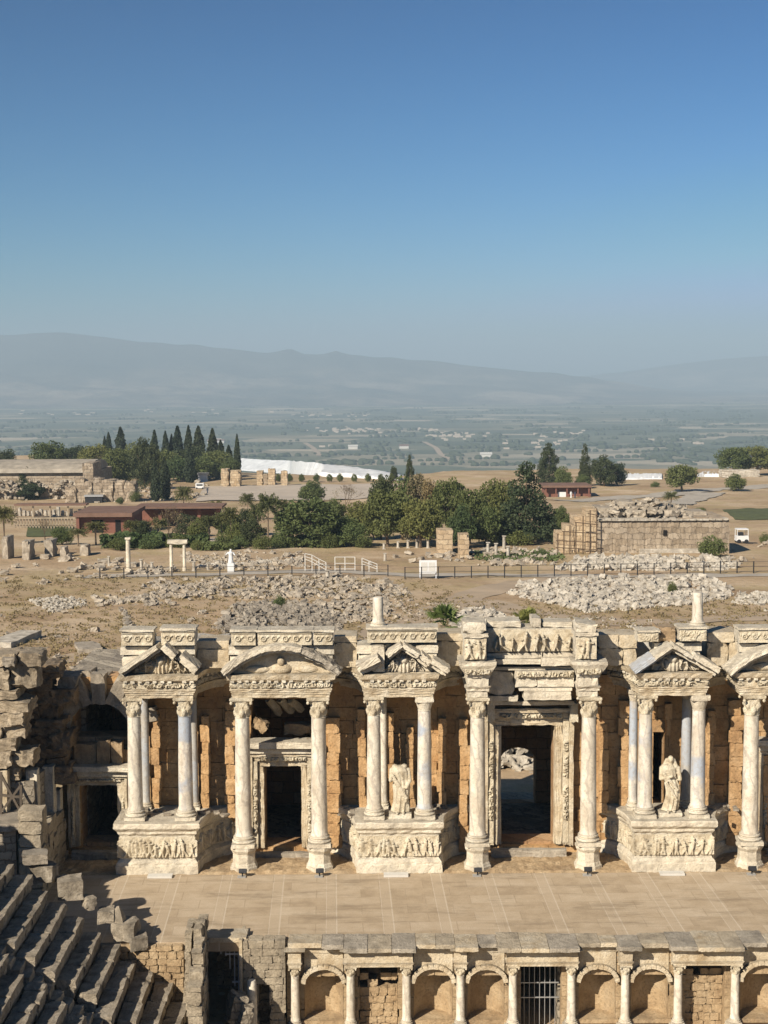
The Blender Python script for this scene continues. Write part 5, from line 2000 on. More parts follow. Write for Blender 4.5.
# flat remains and slabs on the near ground
rblock('fallen_slab', 'broad tilted slab lying on the earth left of the leftmost aedicula', 'slab', 72, 96, 648.5, 654, 3.4, 'rubble', chip=.1, rot=.3)
rblock('fallen_slab', 'pale block with a black shadow at the left edge above the ruined pile', 'slab', -8, 19, 642, 648, 6.0, 'rubble_pale', chip=.12, rot=-.2)
for x0, x1, yt, yb, d in ((2, 8, 537, 559, 3.5), (22, 30, 541, 560, 3), (44, 53, 540, 557, 3.2), (80, 88, 545, 556, 2), (60, 66, 547, 558, 2)):
    rblock('ruined_pier', {2: 'pale upright wall stub at the left edge of the photo', 22: 'pale upright wall stub, second from the left edge', 44: 'pale upright wall stub left of the first palm shrubs', 80: 'small low wall stub nearest the tall white column', 60: 'short wall stub between two pale upright ones'}[x0], 'wall stub', x0, x1, yt, yb, d, 'rubble', 'wall stubs of the left foundations', .12)
rblock('ruined_pier', 'large buff masonry pier, the broader one before the dark grove', 'masonry pier', 437, 453, 530, 553.5, 3.4, 'far_ochre', 'masonry piers before the grove', .06)
rblock('ruined_pier', 'narrower buff masonry pier beside the broad one before the dark grove', 'masonry pier', 458.5, 469, 534, 557.5, 2.6, 'far_ochre', 'masonry piers before the grove', .09)


def small_column(x, yb, yt, label, wpx=4.5, lintel=None, group='small standing columns in the ruins', mat='marble'):
    g, s = G(x, yb)
    r, h = wpx * s / 2, (yb - yt) * s
    t = thing('standing_column', label, 'column', g, group)
    MB().lathe(g.x, g.y, [(r * 1.02, g.z + h * .06), (r, g.z + h * .5), (r * .9, g.z + h * .93)], 14).build('shaft', MT[mat], t, 50)
    m = MB()
    m.box(g.x - r * 1.4, g.x + r * 1.4, g.y - r * 1.4, g.y + r * 1.4, g.z - .2, g.z + h * .06)
    m.build('base', MT[mat], t)
    m = MB()
    m.rough(g.x - r * 1.25, g.x + r * 1.25, g.y - r * 1.25, g.y + r * 1.25, g.z + h * .93, g.z + h, .12, 3)
    m.build('capital', MT[mat], t)
    return t


small_column(128.5, 571, 537, 'tall white column standing alone on the left before the hedges', 4.6)
CP = thing('column_pair', 'two pale columns joined by a short lintel, right of the tall white column', 'columns', ground_at(178, 571))
g, s = G(178, 571)
for x, w in ((171.5, 3.6), (184.5, 3.4)):
    X = at(x, 571, g.y).x
    MB().lathe(X, g.y, [(w * s * .62, g.z - .1), (w * s * .6, g.z + .4), (w * s * .48, g.z + .5), (w * s * .45, g.z + 27 * s)], 14).build('column', MT['marble'], CP, 50)
m = MB()
m.rough(at(168, 571, g.y).x, at(188, 571, g.y).x, g.y - .4, g.y + .4, g.z + 27 * s + .004, g.z + 31.5 * s, .14, 4)
m.build('lintel', MT['marble'], CP)
for x, yb, yt, w, lab in ((109, 566, 556, 2.2, 'thin stub column left of the tall white column'), (141.5, 571, 559, 3, 'low stub column just right of the tall white column'), (152, 570, 562, 3, 'lowest stub column between the tall column and the pair'),
                          (194, 571, 561, 3.2, 'stub column right of the joined column pair'), (208, 570, 563, 2.6, 'short stub between the column pair and the white statue'), (327.5, 579, 570, 4, 'short stub standing on the footpath below the railings'),
                          (398, 548, 541, 2.6, 'leftmost of the row of stubs under the grove'), (408, 548, 540, 2.8, 'second stub of the row under the grove'), (417, 548, 539, 2.8, 'third stub of the row under the grove'),
                          (428, 548, 540, 2.8, 'last stub of the row under the grove, left of the broad pier'), (384, 549, 543, 2.6, 'small stub at the edge of the grove by the dirt bank'), (504, 550, 535.5, 3.2, 'slim pale column, tallest right of the two piers'),
                          (488, 555, 542, 3.2, 'stout stub column right of the narrow pier'), (496, 557, 543, 3.2, 'stub column between the stout one and the slim pale one'), (508, 558, 546, 3.4, 'stub column below the slim pale column'), (385, 561, 553, 2.8, 'leaning stub right of the white railings')):
    small_column(x, yb, yt, lab, w, mat='rubble_pale')

# white statue on its pedestal
g, s = G(231, 572)
t = thing('statue', 'small white draped statue on a square pedestal beside the path', 'statue', g)
h = 23 * s
MB().box(g.x - h * .14, g.x + h * .14, g.y - h * .14, g.y + h * .14, g.z - .2, g.z + h * .40).build('pedestal', MT['white'], t)
m = MB()
b = h * .6
z0 = g.z + h * .4
m.lathe(g.x, g.y, [(.2 * b, z0), (.17 * b, z0 + .3 * b), (.15 * b, z0 + .55 * b), (.2 * b, z0 + .76 * b), (.08 * b, z0 + .84 * b)], 18, lambda th, k, z: 1 + .07 * np.cos(8 * th + k))
m.sphere((g.x, g.y, z0 + .92 * b), (.09 * b, .1 * b, .11 * b))
m.capsule((g.x - .18 * b, g.y, z0 + .74 * b), (g.x - .33 * b, g.y - .1 * b, z0 + .62 * b), .06 * b, .05 * b)
m.capsule((g.x + .18 * b, g.y, z0 + .74 * b), (g.x + .30 * b, g.y - .1 * b, z0 + .58 * b), .06 * b, .05 * b)
remesh(m.build('figure', MT['white'], t), .04)

# white railings of a stair, and the notice panel
g, s = G(342, 571)
t = thing('stair_railing', 'white metal railings of a visitors stair on the far side of the path', 'railing', g)
pts = [(305, 560), (312, 563), (319, 567), (326, 571), (335, 571), (345, 571), (355, 571), (362, 565), (369, 567), (377, 570)]
tops = [(305, 553.5), (312, 555), (319, 559), (326, 562.5), (335, 557), (345, 557), (355, 557), (362, 558), (369, 561), (377, 564)]
m = MB()
for (x, yb), (_, yt) in zip(pts, tops):
    p, q = at(x, yb, g.y), at(x, yt, g.y)
    m.box(p.x - .05, p.x + .05, g.y - .05, g.y + .05, min(p.z, float(terr(p.x, g.y))) - .1, q.z)
m.build('posts', MT['panel'], t)
m = MB()
for i0, i1 in ((0, 3), (4, 6), (7, 9)):
    for i in range(i0, i1):
        for u in (1.0, .55, .15):
            a_ = [at(pts[j][0], pts[j][1] * (1 - u) + tops[j][1] * u, g.y) for j in (i, i + 1)]
            m.beam(a_[0], a_[1], .06, .07)
m.build('rails', MT['panel'], t)
g, s = G(428, 578)
t = thing('notice_panel', 'white framed notice panel beside the footpath in the centre', 'notice panel', g)
w, h = 17.5 * s, 18 * s
MB().box(g.x - w / 2, g.x + w / 2, g.y - .05, g.y + .05, g.z + .25 * h, g.z + h).build('board', MT['white'], t)
m = MB()
for k in (-1, 1):
    m.box(g.x + k * w * .46 - .07, g.x + k * w * .46 + .07, g.y + .051, g.y + .2, g.z - .2, g.z + h * .98)
m.build('posts', MT['bars'], t)
m = MB()
m.box(g.x - w * .40, g.x - w * .04, g.y - .07, g.y - .051, g.z + .40 * h, g.z + .88 * h)
m.box(g.x + w * .04, g.x + w * .40, g.y - .07, g.y - .051, g.z + .40 * h, g.z + .88 * h)
m.build('printed_sheets', MT['panel'], t)


# fence beside the footpath
def fence(x0, x1, ya, yb_, ht, step, label, mat='steel'):
    g0 = ground_at((x0 + x1) / 2, (ya + yb_) / 2)
    t = thing('wire_fence', label, 'fence', g0, 'fences along the footpath')
    xs_ = np.arange(x0, x1 + .1, step)
    P = [ground_at(x, ya + (yb_ - ya) * (x - x0) / (x1 - x0)) for x in xs_]
    for p in P:
        MB().box(p.x - .06, p.x + .06, p.y - .06, p.y + .06, p.z - .2, p.z + ht).build('post', MT[mat], t)
    m = MB()
    for p, q in zip(P[:-1], P[1:]):
        for u in (.97, .55, .15):
            m.beam(p + Vector((0, .08, ht * u)), q + Vector((0, .08, ht * u)), .035, .04)
    m.build('wires', MT[mat], t)


fence(405, 790, 579.5, 572.5, 1.45, 16.6, 'post and wire fence along the footpath in the right half', 'iron')
fence(100, 400, 579, 576, 1.35, 24, 'post and wire fence along the footpath in the left half', 'iron')

# ------------------------------------------------------------------ scaffolded ruin on the right
g, s = G(662, 552.5)
NY = thing('ruined_fountain_house', 'long buff ruined building with a rough stone top, right of centre', 'ruin', g)


def nx(x, dy=0):
    return at(x, 540, g.y + dy).x


def nz(y):
    return at(662, y, g.y).z


m = MB()
ys_ = np.linspace(0, 1, 12)
xs_ = [597, 612, 628, 645, 662, 680, 697, 712, 722, 729]
tp = [519, 520, 519.5, 520, 519, 518.5, 517.5, 518, 519, 526]
for x0_, x1_, yt_ in zip(xs_[:-1], xs_[1:], tp):
    m.rough(nx(x0_), nx(x1_) - .02, g.y, g.y + 11, g.z - 1, nz(yt_), .012, 6)
m.build('front_wall', MT['far_wall'], NY, wear=(.12, 1.1))
m = MB()
for x in np.arange(598, 728, 6.5):
    m.rough(nx(x), nx(x + 6.3), g.y - .35, g.y + 1.2, nz(520.5), nz(518.5) + rnd.uniform(-.1, .15), .1, 3)
m.build('coping', MT['rubble_pale'], NY)
m = MB()
for x0_, x1_, yt_, yb_, d in ((557.5, 565, 535, 553, 3), (565, 574, 527, 553, 2), (574, 586, 518, 553.5, 2.2), (586, 597, 509, 553, .6)):
    m.rough(nx(x0_, d), nx(x1_, d), g.y + d, g.y + d + 5, g.z - 1, nz(yt_), .05, 6)
m.build('end_wall', MT['far_ochre'], NY, wear=(.1, .9))
m = MB()
for i in range(260):
    x = rnd.uniform(593, 690)
    top = 519 - 16 * math.exp(-((x - 640) / 38) ** 4) * rnd.uniform(.35, 1)
    if 618 < x < 634:
        top += 2
    d = rnd.uniform(1.5, 9)
    v, f = rnd.choice(ROCK)
    sc = rnd.uniform(.5, 2.0)
    p = at(x, 519, g.y + d)
    m.add(v * sc @ rand_rot(.6).T + np.array((p.x, g.y + d, nz(519) + (nz(top) - nz(519)) * rnd.random())), f)
for x0_, x1_, y0_, y1_ in ((600, 618, 509, 519), (620, 640, 503, 519), (642, 662, 506, 519), (664, 680, 507, 519), (690, 712, 514, 519)):
    m.rough(nx(x0_), nx(x1_), g.y + 3.5, g.y + 8, nz(y1_), nz(y0_), .16, 4)
m.build('fallen_top', MT['rubble'], NY)['kind'] = 'stuff'
m = MB()
p = at(665, 533, g.y)
m.box(p.x - .25, p.x + .25, g.y - .16, g.y + .2, p.z - .35, p.z + .4)
m.build('drain_shade', MT['dark'], NY)  # solid black box painted as the shade inside the hole
SCF = thing('scaffolding', 'rusty pole scaffolding against the lit left end of the ruined fountain house', 'scaffolding', (nx(577), g.y - 1, g.z))
for x in (557, 563, 569, 575, 582, 589, 595.5):
    MB().tube((nx(x), g.y - 1.0, g.z - .3), (nx(x), g.y - 1.0, nz(534 - (x - 557) * .72 + rnd.uniform(-2, 1))), .085, n=6).build('pole', MT['scaffold'], SCF)
for y in (513, 522, 531, 540, 547):
    MB().tube((nx(max(555, 557 + (534 - y) / .72)), g.y - 1.12, nz(y - 1)), (nx(597), g.y - 1.12, nz(y + 1.5)), .07, n=6).build('ledger', MT['scaffold'], SCF)
rblock('retaining_wall', 'low pale retaining wall right of the bush at the scaffolded ruin', 'wall', 640, 700, 549, 553, 1.2, 'rubble_pale', None, .05, 8)

# white utility cart
g, s = G(741.5, 543)
CT = thing('utility_cart', 'small white utility cart parked behind the scaffolded ruin', 'cart', g)
w = 6 * s
m = MB()
m.rough(g.x - w, g.x + w, g.y - .8, g.y + .8, g.z + .35, g.z + 1.15, .05, 4)
m.build('body', MT['white'], CT)
m = MB()
m.rough(g.x - w * .95, g.x + w * .95, g.y - .8, g.y + .8, g.z + 2.05, g.z + 2.2, .03, 4)
for a_ in (-.9, .9):
    for b_ in (-.7, .7):
        m.box(g.x + w * a_ - .04, g.x + w * a_ + .04, g.y + b_ - .04, g.y + b_ + .04, g.z + 1.12, g.z + 2.06)
m.build('canopy', MT['white'], CT)
for a_ in (-.62, .62):
    for b_ in (-.82, .62):
        MB().tube((g.x + w * a_, g.y + b_, g.z + .32), (g.x + w * a_, g.y + b_ + .2, g.z + .32), .32, n=14).build('wheel', MT['iron'], CT)
MB().box(g.x - w * .6, g.x + w * .2, g.y - .5, g.y + .5, g.z + 1.152, g.z + 1.6).build('seat', MT['iron'], CT)


# ------------------------------------------------------------------ buildings on the plateau
def gbox(t, name, x0, x1, yt, yb, g, dep, mat, dy=0.0, rough=0, z0=None, wear=None):
    s_ = lambda x, y: at(x, y, g.y + dy)
    p, q = s_(x0, yb), s_(x1, yt)
    m = MB()
    zb = p.z if z0 is None else z0
    if rough:
        m.rough(p.x, q.x, g.y + dy, g.y + dy + dep, zb, q.z, rough, 6)
    else:
        m.box(p.x, q.x, g.y + dy, g.y + dy + dep, zb, q.z)
    return m.build(name, MT[mat], t, wear=wear)


g = ground_at(45, 499)
t = thing('ruined_bath', 'long grey ruined bath building with a low curved roof at the far left', 'building', g)
gbox(t, 'wall', -60, 91, 473, 501, g, 30, 'far_wall', wear=(.3, 3))
m = MB()
for i in range(160):
    x, y = rnd.uniform(-20, 90), rnd.uniform(0, 10)
    p = at(x, 476, g.y + 1)
    v, f = rnd.choice(ROCK)
    k_ = rnd.uniform(.5, 1.6)
    m.add(v * k_ @ rand_rot(.6).T + np.array((p.x, g.y - rnd.uniform(0, 3.5), at(x, rnd.uniform(480, 500), g.y).z)), f)
m.build('fallen_masonry', MT['rubble'], t)['kind'] = 'stuff'
m = MB()
X0, X1 = at(-60, 470, g.y).x, at(90, 470, g.y).x
for i in range(8):
    t0, t1 = PI * i / 8, PI * (i + 1) / 8
    z0, hh = at(45, 473, g.y).z, at(45, 462, g.y).z - at(45, 473, g.y).z
    m.add([(x, g.y + 12 - 13 * math.cos(u), z0 + hh * math.sin(u)) for x in (X0, X1) for u in (t0, t1)], [(0, 1, 3, 2)])
m.add([(X1, g.y + 12 - 13 * math.cos(PI * i / 12), z0 + hh * math.sin(PI * i / 12)) for i in range(13)], [tuple(range(13))])
m.build('roof', MT['roof_grey'], t, 40, wear=(.12, 1.4))
gbox(t, 'end_tower', 83, 93, 463, 499, g, 12, 'far_wall', -1, .08)
gbox(t, 'parapet', 52, 78, 461, 473, g, 2, 'far_wall', 24, .25)
g = ground_at(52, 496)
t = thing('canopy_shed', 'low shed with a pale flat roof and a dark open front by the ruined bath', 'shed', g)
gbox(t, 'roof', 40, 64, 482, 487, g, 9, 'roof_grey', -.4)
gbox(t, 'rear_wall', 41, 63, 487.3, 496, g, 4, 'far_wall', 4.6)
for x in (42, 52, 62):
    gbox(t, 'post', x - .5, x + .5, 487.3, 497, g, .3, 'wood')
g = ground_at(100, 502)
t = thing('ruined_wall', 'broad broken wall of rough stone between the ruined bath and the cypresses', 'ruin', g)
for x0, x1, yt, d in ((65, 76, 487, 0), (76, 84, 479, .5), (84, 92, 482, .2), (92, 102, 478.5, .6), (102, 113, 480, .3), (113, 124, 481, .8), (124, 135, 482, .4)):
    gbox(t, 'masonry', x0, x1, yt, 504, g, 5, 'far_wall', d, .09, wear=(.3, 1.5))
g = ground_at(96, 503)
t = thing('steel_cabin', 'small grey cabin with a dark front below the broad broken wall', 'cabin', g)
gbox(t, 'body', 85, 102, 497, 504.5, g, 4, 'iron')
gbox(t, 'roof', 84, 103, 495, 496.9, g, 4.6, 'steel', -.3)

# row of display stones and the low fence before them
for i, x in enumerate(np.arange(15, 84, 4.3)):
    g = ground_at(x, 516)
    s = px(g.y)
    o = MB().rough(g.x - 1.5 * s, g.x + 1.4 * s, g.y, g.y + 1, g.z - .1, g.z + rnd.uniform(4.5, 9.5) * s, .18, 3).build('display_stone', MT['rubble_pale'])
    tag(o, 'pale carved stone in the long display row left of the red building', 'stone block', 'stones of the long display row')
g = ground_at(45, 518)
t = thing('display_beam', 'dark long beam roof over the row of display stones', 'shelter', g)
gbox(t, 'roof', 14, 86, 504, 506, g, 3, 'red_roof', .6)
for x in (15, 33, 50, 68, 85):
    gbox(t, 'post', x - .5, x + .5, 506.2, 518, g, .3, 'wood', 1.2)
g = ground_at(45, 529)
t = thing('timber_fence', 'low buff timber fence in front of the row of display stones', 'fence', g)
for x in np.arange(15, 75, 3.0):
    gbox(t, 'post', x - .5, x + .5, 518.5, 530, g, .2, 'wood')
gbox(t, 'rail', 14, 75, 517.3, 519.3, g, .3, 'wood', -.31)
gbox(t, 'rail', 14, 75, 524, 525, g, .2, 'wood', -.21)

g = ground_at(103, 533)
t = thing('red_building', 'single storey red walled building with a flat rust roof in the garden on the left', 'building', g)
gbox(t, 'wall', 78, 130, 517.5, 534, g, 12, 'red_wall')
gbox(t, 'roof', 73, 132, 513, 517.3, g, 14, 'red_roof', -1.2)
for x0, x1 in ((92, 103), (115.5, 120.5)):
    gbox(t, 'door', x0, x1, 520, 533.2, g, .3, 'dark', -.06)  # black panel painted as the shade in an open doorway
gbox(t, 'pillar', 76.5, 79, 517.4, 534, g, .6, 'red_wall', -.9)
g = ground_at(210, 528)
t = thing('long_red_pavilion', 'long low pavilion with a rust red roof behind the date palms', 'building', g)
gbox(t, 'roof', 134, 222, 506.5, 509, g, 8, 'red_roof', -1.5)
gbox(t, 'rear_wall', 140, 220, 509.2, 529, g, 2, 'red_wall', 5)
for x in (140, 160, 180, 199, 218):
    gbox(t, 'pillar', x - 1.4, x + 1.4, 509.2, 529, g, .8, 'red_wall')
g = ground_at(203, 482)
t = thing('white_hut', 'small white kiosk hut among the cypresses', 'hut', g)
gbox(t, 'wall', 198, 207, 475, 482, g, 3, 'white')
gbox(t, 'roof', 197, 208, 473, 474.8, g, 3.6, 'panel', -.3)
g = ground_at(199.5, 489)
t = thing('white_van', 'white van parked on the plaza below the white hut', 'van', g)
gbox(t, 'body', 195.5, 203.5, 483.5, 488.2, g, 2, 'white')
gbox(t, 'windscreen', 196.5, 202.5, 484.2, 485.8, g, .05, 'glass', -.06)
for x in (196, 202):
    gbox(t, 'wheel', x, x + 1.3, 487.4, 489.2, g, .3, 'iron', -.05)

for n_, (x0, x1, yt, yb, dep, lab) in enumerate(((221, 229, 469, 487, 4, 'yellowish ruined pier left of its broken twin, far across the plaza'), (230, 240.5, 470.5, 487, 4, 'broad yellowish ruined block right of the leftmost pier across the plaza'),
                                                 (256.5, 263, 471, 485, 4, 'left pier of the yellowish ruined gateway across the plaza'), (268, 275, 469, 485, 4, 'right pier of the yellowish ruined gateway across the plaza'),
                                                 (281, 287.5, 471, 486, 3, 'lone yellowish ruined pier right of the ruined gateway'))):
    rblock('ruined_pier', lab, 'ruin', x0, x1, yt, yb, dep, 'far_ochre', 'yellowish ruins across the plaza', .14)
rblock('low_ruin', 'low grey ruin wall inside the ruined gateway across the plaza', 'ruin', 263.3, 268, 474, 485, 2, 'far_wall', 'yellowish ruins across the plaza', .12)
g = ground_at(568, 497)
t = thing('red_kiosk', 'low red brick kiosk beside the road under the tall trees', 'kiosk', g)
gbox(t, 'wall', 545, 591, 488, 497.3, g, 8, 'red_wall', 2)
gbox(t, 'roof', 543, 592, 485.5, 487.8, g, 11, 'red_roof')
for x in (546, 556, 567, 578, 589):
    gbox(t, 'post', x - .6, x + .6, 488, 497.5, g, .4, 'red_wall', .3)
gbox(t, 'counter', 558, 566, 492, 497, g, .4, 'white', 1.4)
g = ground_at(720, 478)
rblock('ruined_wall', 'low pale ruined wall under the umbrella pines at the right', 'ruin', 722, 760, 470, 477, 5, 'rubble_pale', None, .12, 8)


# small persons
def person(x, yb, label, top, legs):
    g = ground_at(x, yb)
    m = MB()
    X, Y, Z = g
    for k in (-1, 1):
        m.capsule((X + k * .09, Y, Z + .06), (X + k * .08, Y, Z + .85), .075, .1)
        m.sphere((X + k * .09, Y - .06, Z + .04), (.06, .12, .05), 8, 6)
        m.capsule((X + k * .21, Y, Z + 1.4), (X + k * .26, Y + .02, Z + 1.1), .055, .045)
        m.capsule((X + k * .26, Y + .02, Z + 1.1), (X + k * .23, Y - .12, Z + .86), .045, .04)
    m.capsule((X, Y, Z + .88), (X, Y, Z + 1.38), .15, .17)
    m.capsule((X, Y, Z + 1.4), (X, Y, Z + 1.56), .06, .055)
    m.sphere((X, Y, Z + 1.65), (.085, .1, .12), 10, 8)
    o = m.build('person', [MT[top]])
    remesh(o, .035)
    tag(o, label, 'person', None)
    return o


person(571, 498, 'person in white standing before the red kiosk', 'white', 'cloth')
person(575, 498.2, 'person in dark clothes beside the one in white at the red kiosk', 'cloth', 'cloth')
person(207.5, 494, 'person in dark clothes walking on the plaza below the white van', 'cloth', 'cloth')

# far villages on the plain
m = MB()
for cx_, cy_, wx_, wy_, n in ((350, 431, 40, 2.5, 60), (455, 436, 30, 4, 55), (530, 444, 50, 4, 26), (425, 430, 14, 2, 20), (330, 448, 10, 1.5, 6), (215, 441, 9, 1, 8), (60, 414, 60, 2, 16), (210, 412, 60, 2, 14), (650, 440, 30, 1.5, 5), (320, 416, 40, 1.5, 20), (700, 444, 5, 1, 8), (560, 434, 50, 4, 20)):
    for i in range(int(n * .7)):
        p = onz(cx_ + rnd.gauss(0, wx_ * .5), cy_ + rnd.gauss(0, wy_ * .5), PLAIN)
        a_ = rnd.uniform(4, 9) * (1 + .6 * (p.y > 7000))
        m.rough(p.x - a_, p.x + a_, p.y - a_ * .6, p.y + a_ * .6, p.z - 1, p.z + rnd.uniform(3, 6), .02, 1)
tag(m.build('far_village', MT['plaza']), 'tiny pale houses of villages scattered over the valley plain', 'village', kind='stuff')
for i, (x, y, w, lab) in enumerate(((586 * .5 + 60, 449, 12, 'pale long barn on the plain right of the dirt road'), (404, 448.5, 12, 'pale barn on the plain above the brown conifer'), (486, 457, 13, 'buff farm building on the plain above the dark grove'), (216, 443, 24, 'long white shed on the plain above the thin cypress'))):
    p = onz(x, y, PLAIN)
    t = thing('farm_building', lab, 'building', p, 'farm buildings on the plain')
    MB().box(p.x - w, p.x + w, p.y - 10, p.y + 10, p.z - 1, p.z + 7).build('wall', MT['panel'], t)
    mm = MB()
    mm.add([(p.x - w - 1, p.y - 11, p.z + 7.1), (p.x + w + 1, p.y - 11, p.z + 7.1), (p.x + w + 1, p.y, p.z + 11), (p.x - w - 1, p.y, p.z + 11), (p.x - w - 1, p.y + 11, p.z + 7.1), (p.x + w + 1, p.y + 11, p.z + 7.1)], [(0, 1, 2, 3), (3, 2, 5, 4), (0, 3, 4), (1, 5, 2)])
    mm.build('roof', MT['red_roof' if i % 2 else 'panel'], t)
for pts, lab in ([(305, 443), (313, 448), (320, 456)], 'thin pale farm road slanting over the plain left of centre'), ([(424, 442), (436, 448), (441, 455), (452, 460)], 'curving pale road on the plain above the grove'):
    ribbon('road', lab, 'road', pts, 14, 'track', 1.0, plane=PLAIN)
# dark tree lines of the plain
q = MB()
for i in range(520):
    y = 400 + 66 * rnd.random() ** .8
    p = onz(rnd.uniform(-60, 830), y, PLAIN)
    k = rnd.randint(1, 6)
    th = rnd.choice((.22, .22, 1.79)) + rnd.gauss(0, .06)
    for j in range(k):
        r = rnd.uniform(4, 9)
        X, Y = p.x + math.cos(th) * j * 20, p.y + math.sin(th) * j * 20
        q.sphere((X, Y, p.z + r * .4), (r * rnd.uniform(1, 1.8), r, r * rnd.uniform(.6, 1)), 5, 4)
tag(q.build('far_trees', MT['leaf_dark']), 'dark trees and hedgerows dotted over the valley plain', 'trees', kind='stuff')
# ================================================================== TREES AND PLANTS
def leaf_quads(C, size, nrm=None, stretch=1.0, q=None):
    q = q or rng
    n = len(C)
    a = q.normal(size=(n, 3)) if nrm is None else nrm + q.normal(size=(n, 3)) * .6
    a /= np.linalg.norm(a, axis=1)[:, None]
    b = np.cross(a, q.normal(size=(n, 3)))
    b /= np.linalg.norm(b, axis=1)[:, None] + 1e-9
    c = np.cross(a, b)
    s = size * (.6 + .8 * q.random((n, 1)))
    b, c = b * s * stretch, c * s * .7
    V = np.stack([C - b, C - c, C + b, C + c], 1).reshape(-1, 3)
    return V, [(4 * i, 4 * i + 1, 4 * i + 2, 4 * i + 3) for i in range(n)]


def mesh_of(name, V, Fc, mat):
    me = bpy.data.meshes.new(name)
    me.from_pydata(np.asarray(V).tolist(), [], Fc)
    me.materials.append(MT[mat])
    return me


def clump_crown(env, K, rc, per, size, seed, mat, aspect=1.0):
    """leaf clumps spread through env; env(q) gives a point; aspect = height / width of the tree, so leaves stay round"""
    q = np.random.default_rng(seed)
    Vs = []
    for k in range(K):
        c = env(q)
        r = rc * (.6 + .7 * q.random())
        d = q.normal(size=(int(per * (r / rc) ** 2), 3))
        d /= np.linalg.norm(d, axis=1)[:, None]
        rad = (.45 + .6 * q.random((len(d), 1)) ** .5)
        P = c + d * rad * r * np.array((1, 1, .75 / aspect))
        Vs.append(P)
    C = np.concatenate(Vs)
    C = C[C[:, 2] > .02]
    V, Fc = leaf_quads(C, size, q=q)
    V[:, 2] = C.repeat(4, 0)[:, 2] + (V[:, 2] - C.repeat(4, 0)[:, 2]) / aspect
    return mesh_of('crown', V, Fc, mat)


def ell(cz, rz, rx=.42, lo=.45, hollow=.5):
    def f(q):
        while True:
            d = q.normal(size=3)
            d /= np.linalg.norm(d)
            if d[2] > -lo:
                break
        r = hollow + (1 - hollow) * q.random()
        return np.array((d[0] * rx * r, d[1] * rx * r, cz + d[2] * rz * r))
    return f


def cone(z0, z1, rx, pw):
    def f(q):
        while True:
            u = q.random()
            if q.random() < (1 - u) ** .7 + .15:
                break
        t = q.random() * 6.28
        r = rx * (1 - u) ** pw * (.55 + .45 * q.random())
        return np.array((r * math.cos(t), r * math.sin(t), z0 + (z1 - z0) * u))
    return f


def trunk_mesh(segs, mat='bark', n=7):
    m = MB()
    for a, b, r0, r1 in segs:
        m.tube(a, b, r0, r1, n)
    return mesh_of('trunk', np.concatenate(m.v), m.f, mat)


def limbs(z0, z1, r, k, spread, seed, top=.75):
    q = random.Random(seed)
    s = [((0, 0, 0), (q.uniform(-.02, .02), q.uniform(-.02, .02), z0), r * 1.25, r)]
    for i in range(k):
        t = 2 * PI * i / k + q.uniform(-.4, .4)
        d = spread * q.uniform(.5, 1)
        mid = (d * .45 * math.cos(t), d * .45 * math.sin(t), z0 + (z1 - z0) * .5)
        s.append(((0, 0, z0 * .96), mid, r * .75, r * .45))
        s.append((mid, (d * math.cos(t), d * math.sin(t), z1 * q.uniform(.9, 1.05)), r * .45, r * .15))
    return s


PROTO = {}


def proto(name, variants):
    PROTO[name] = variants


proto('pine', [(clump_crown(ell(.54, .42, .43, .75), 95, .13, 85, .023, 10 + i, 'leaf_pine', 1.0), trunk_mesh(limbs(.26, .7, .028, 6, .3, i))) for i in range(3)])
proto('broad', [(clump_crown(ell(.50, .44, .43, .9), 90, .14, 85, .024, 30 + i, 'leaf_broad', 1.0), trunk_mesh(limbs(.22, .65, .03, 6, .3, i))) for i in range(2)])
proto('dark', [(clump_crown(ell(.49, .46, .43, .95), 95, .14, 85, .023, 40 + i, 'leaf_dark', 1.1), trunk_mesh(limbs(.18, .65, .03, 6, .3, i))) for i in range(2)])
proto('brown', [(clump_crown(cone(.06, .95, .44, .55), 90, .12, 75, .021, 50, 'leaf_brown', 1.5), trunk_mesh([((0, 0, 0), (0, 0, .9), .03, .006)]))])
proto('conifer', [(clump_crown(cone(.05, .96, .47, .6), 130, .10, 75, .020, 60 + i, 'leaf_dark', 1.3), trunk_mesh([((0, 0, 0), (0, 0, .94), .028, .005)])) for i in range(2)])
proto('umbrella', [(clump_crown(ell(.58, .34, .44, .5), 100, .13, 90, .023, 70 + i, 'leaf_pine', .8), trunk_mesh(limbs(.42, .8, .03, 7, .36, i))) for i in range(2)])


def cypress(seed):
    q = np.random.default_rng(seed)
    n = 4200
    u = q.random(n) ** .9
    t = q.random(n) * 6.28
    R = .46 * np.clip(np.sin(PI * np.clip(u * .94 + .06, 0, 1) ** .62), 0, 1) ** .75
    R = R * (1 + .30 * np.sin(5 * t + 9 * u + seed) * np.sin(23 * u + 2 * t) + .12 * np.sin(11 * t - 31 * u))
    r = R * (.35 + .65 * q.random(n) ** .5)
    C = np.stack([r * np.cos(t), r * np.sin(t), .02 + .97 * u], 1)
    V, Fc = leaf_quads(C, .085, q=q)
    V[:, 2] = C.repeat(4, 0)[:, 2] + (V[:, 2] - C.repeat(4, 0)[:, 2]) / 3.0
    return mesh_of('crown', V, Fc, 'leaf_cypress')


proto('cypress', [(cypress(80 + i), trunk_mesh([((0, 0, 0), (0, 0, .8), .05, .01)])) for i in range(3)])
proto('bush', [(clump_crown(ell(.42, .44, .42, .9), 40, .18, 90, .024, 90 + i, 'leaf_broad', .8), trunk_mesh([((0, 0, 0), (.02, .01, .4), .03, .01), ((0, 0, 0), (-.12, .05, .5), .025, .008), ((0, 0, 0), (.13, -.06, .5), .025, .008)])) for i in range(2)])


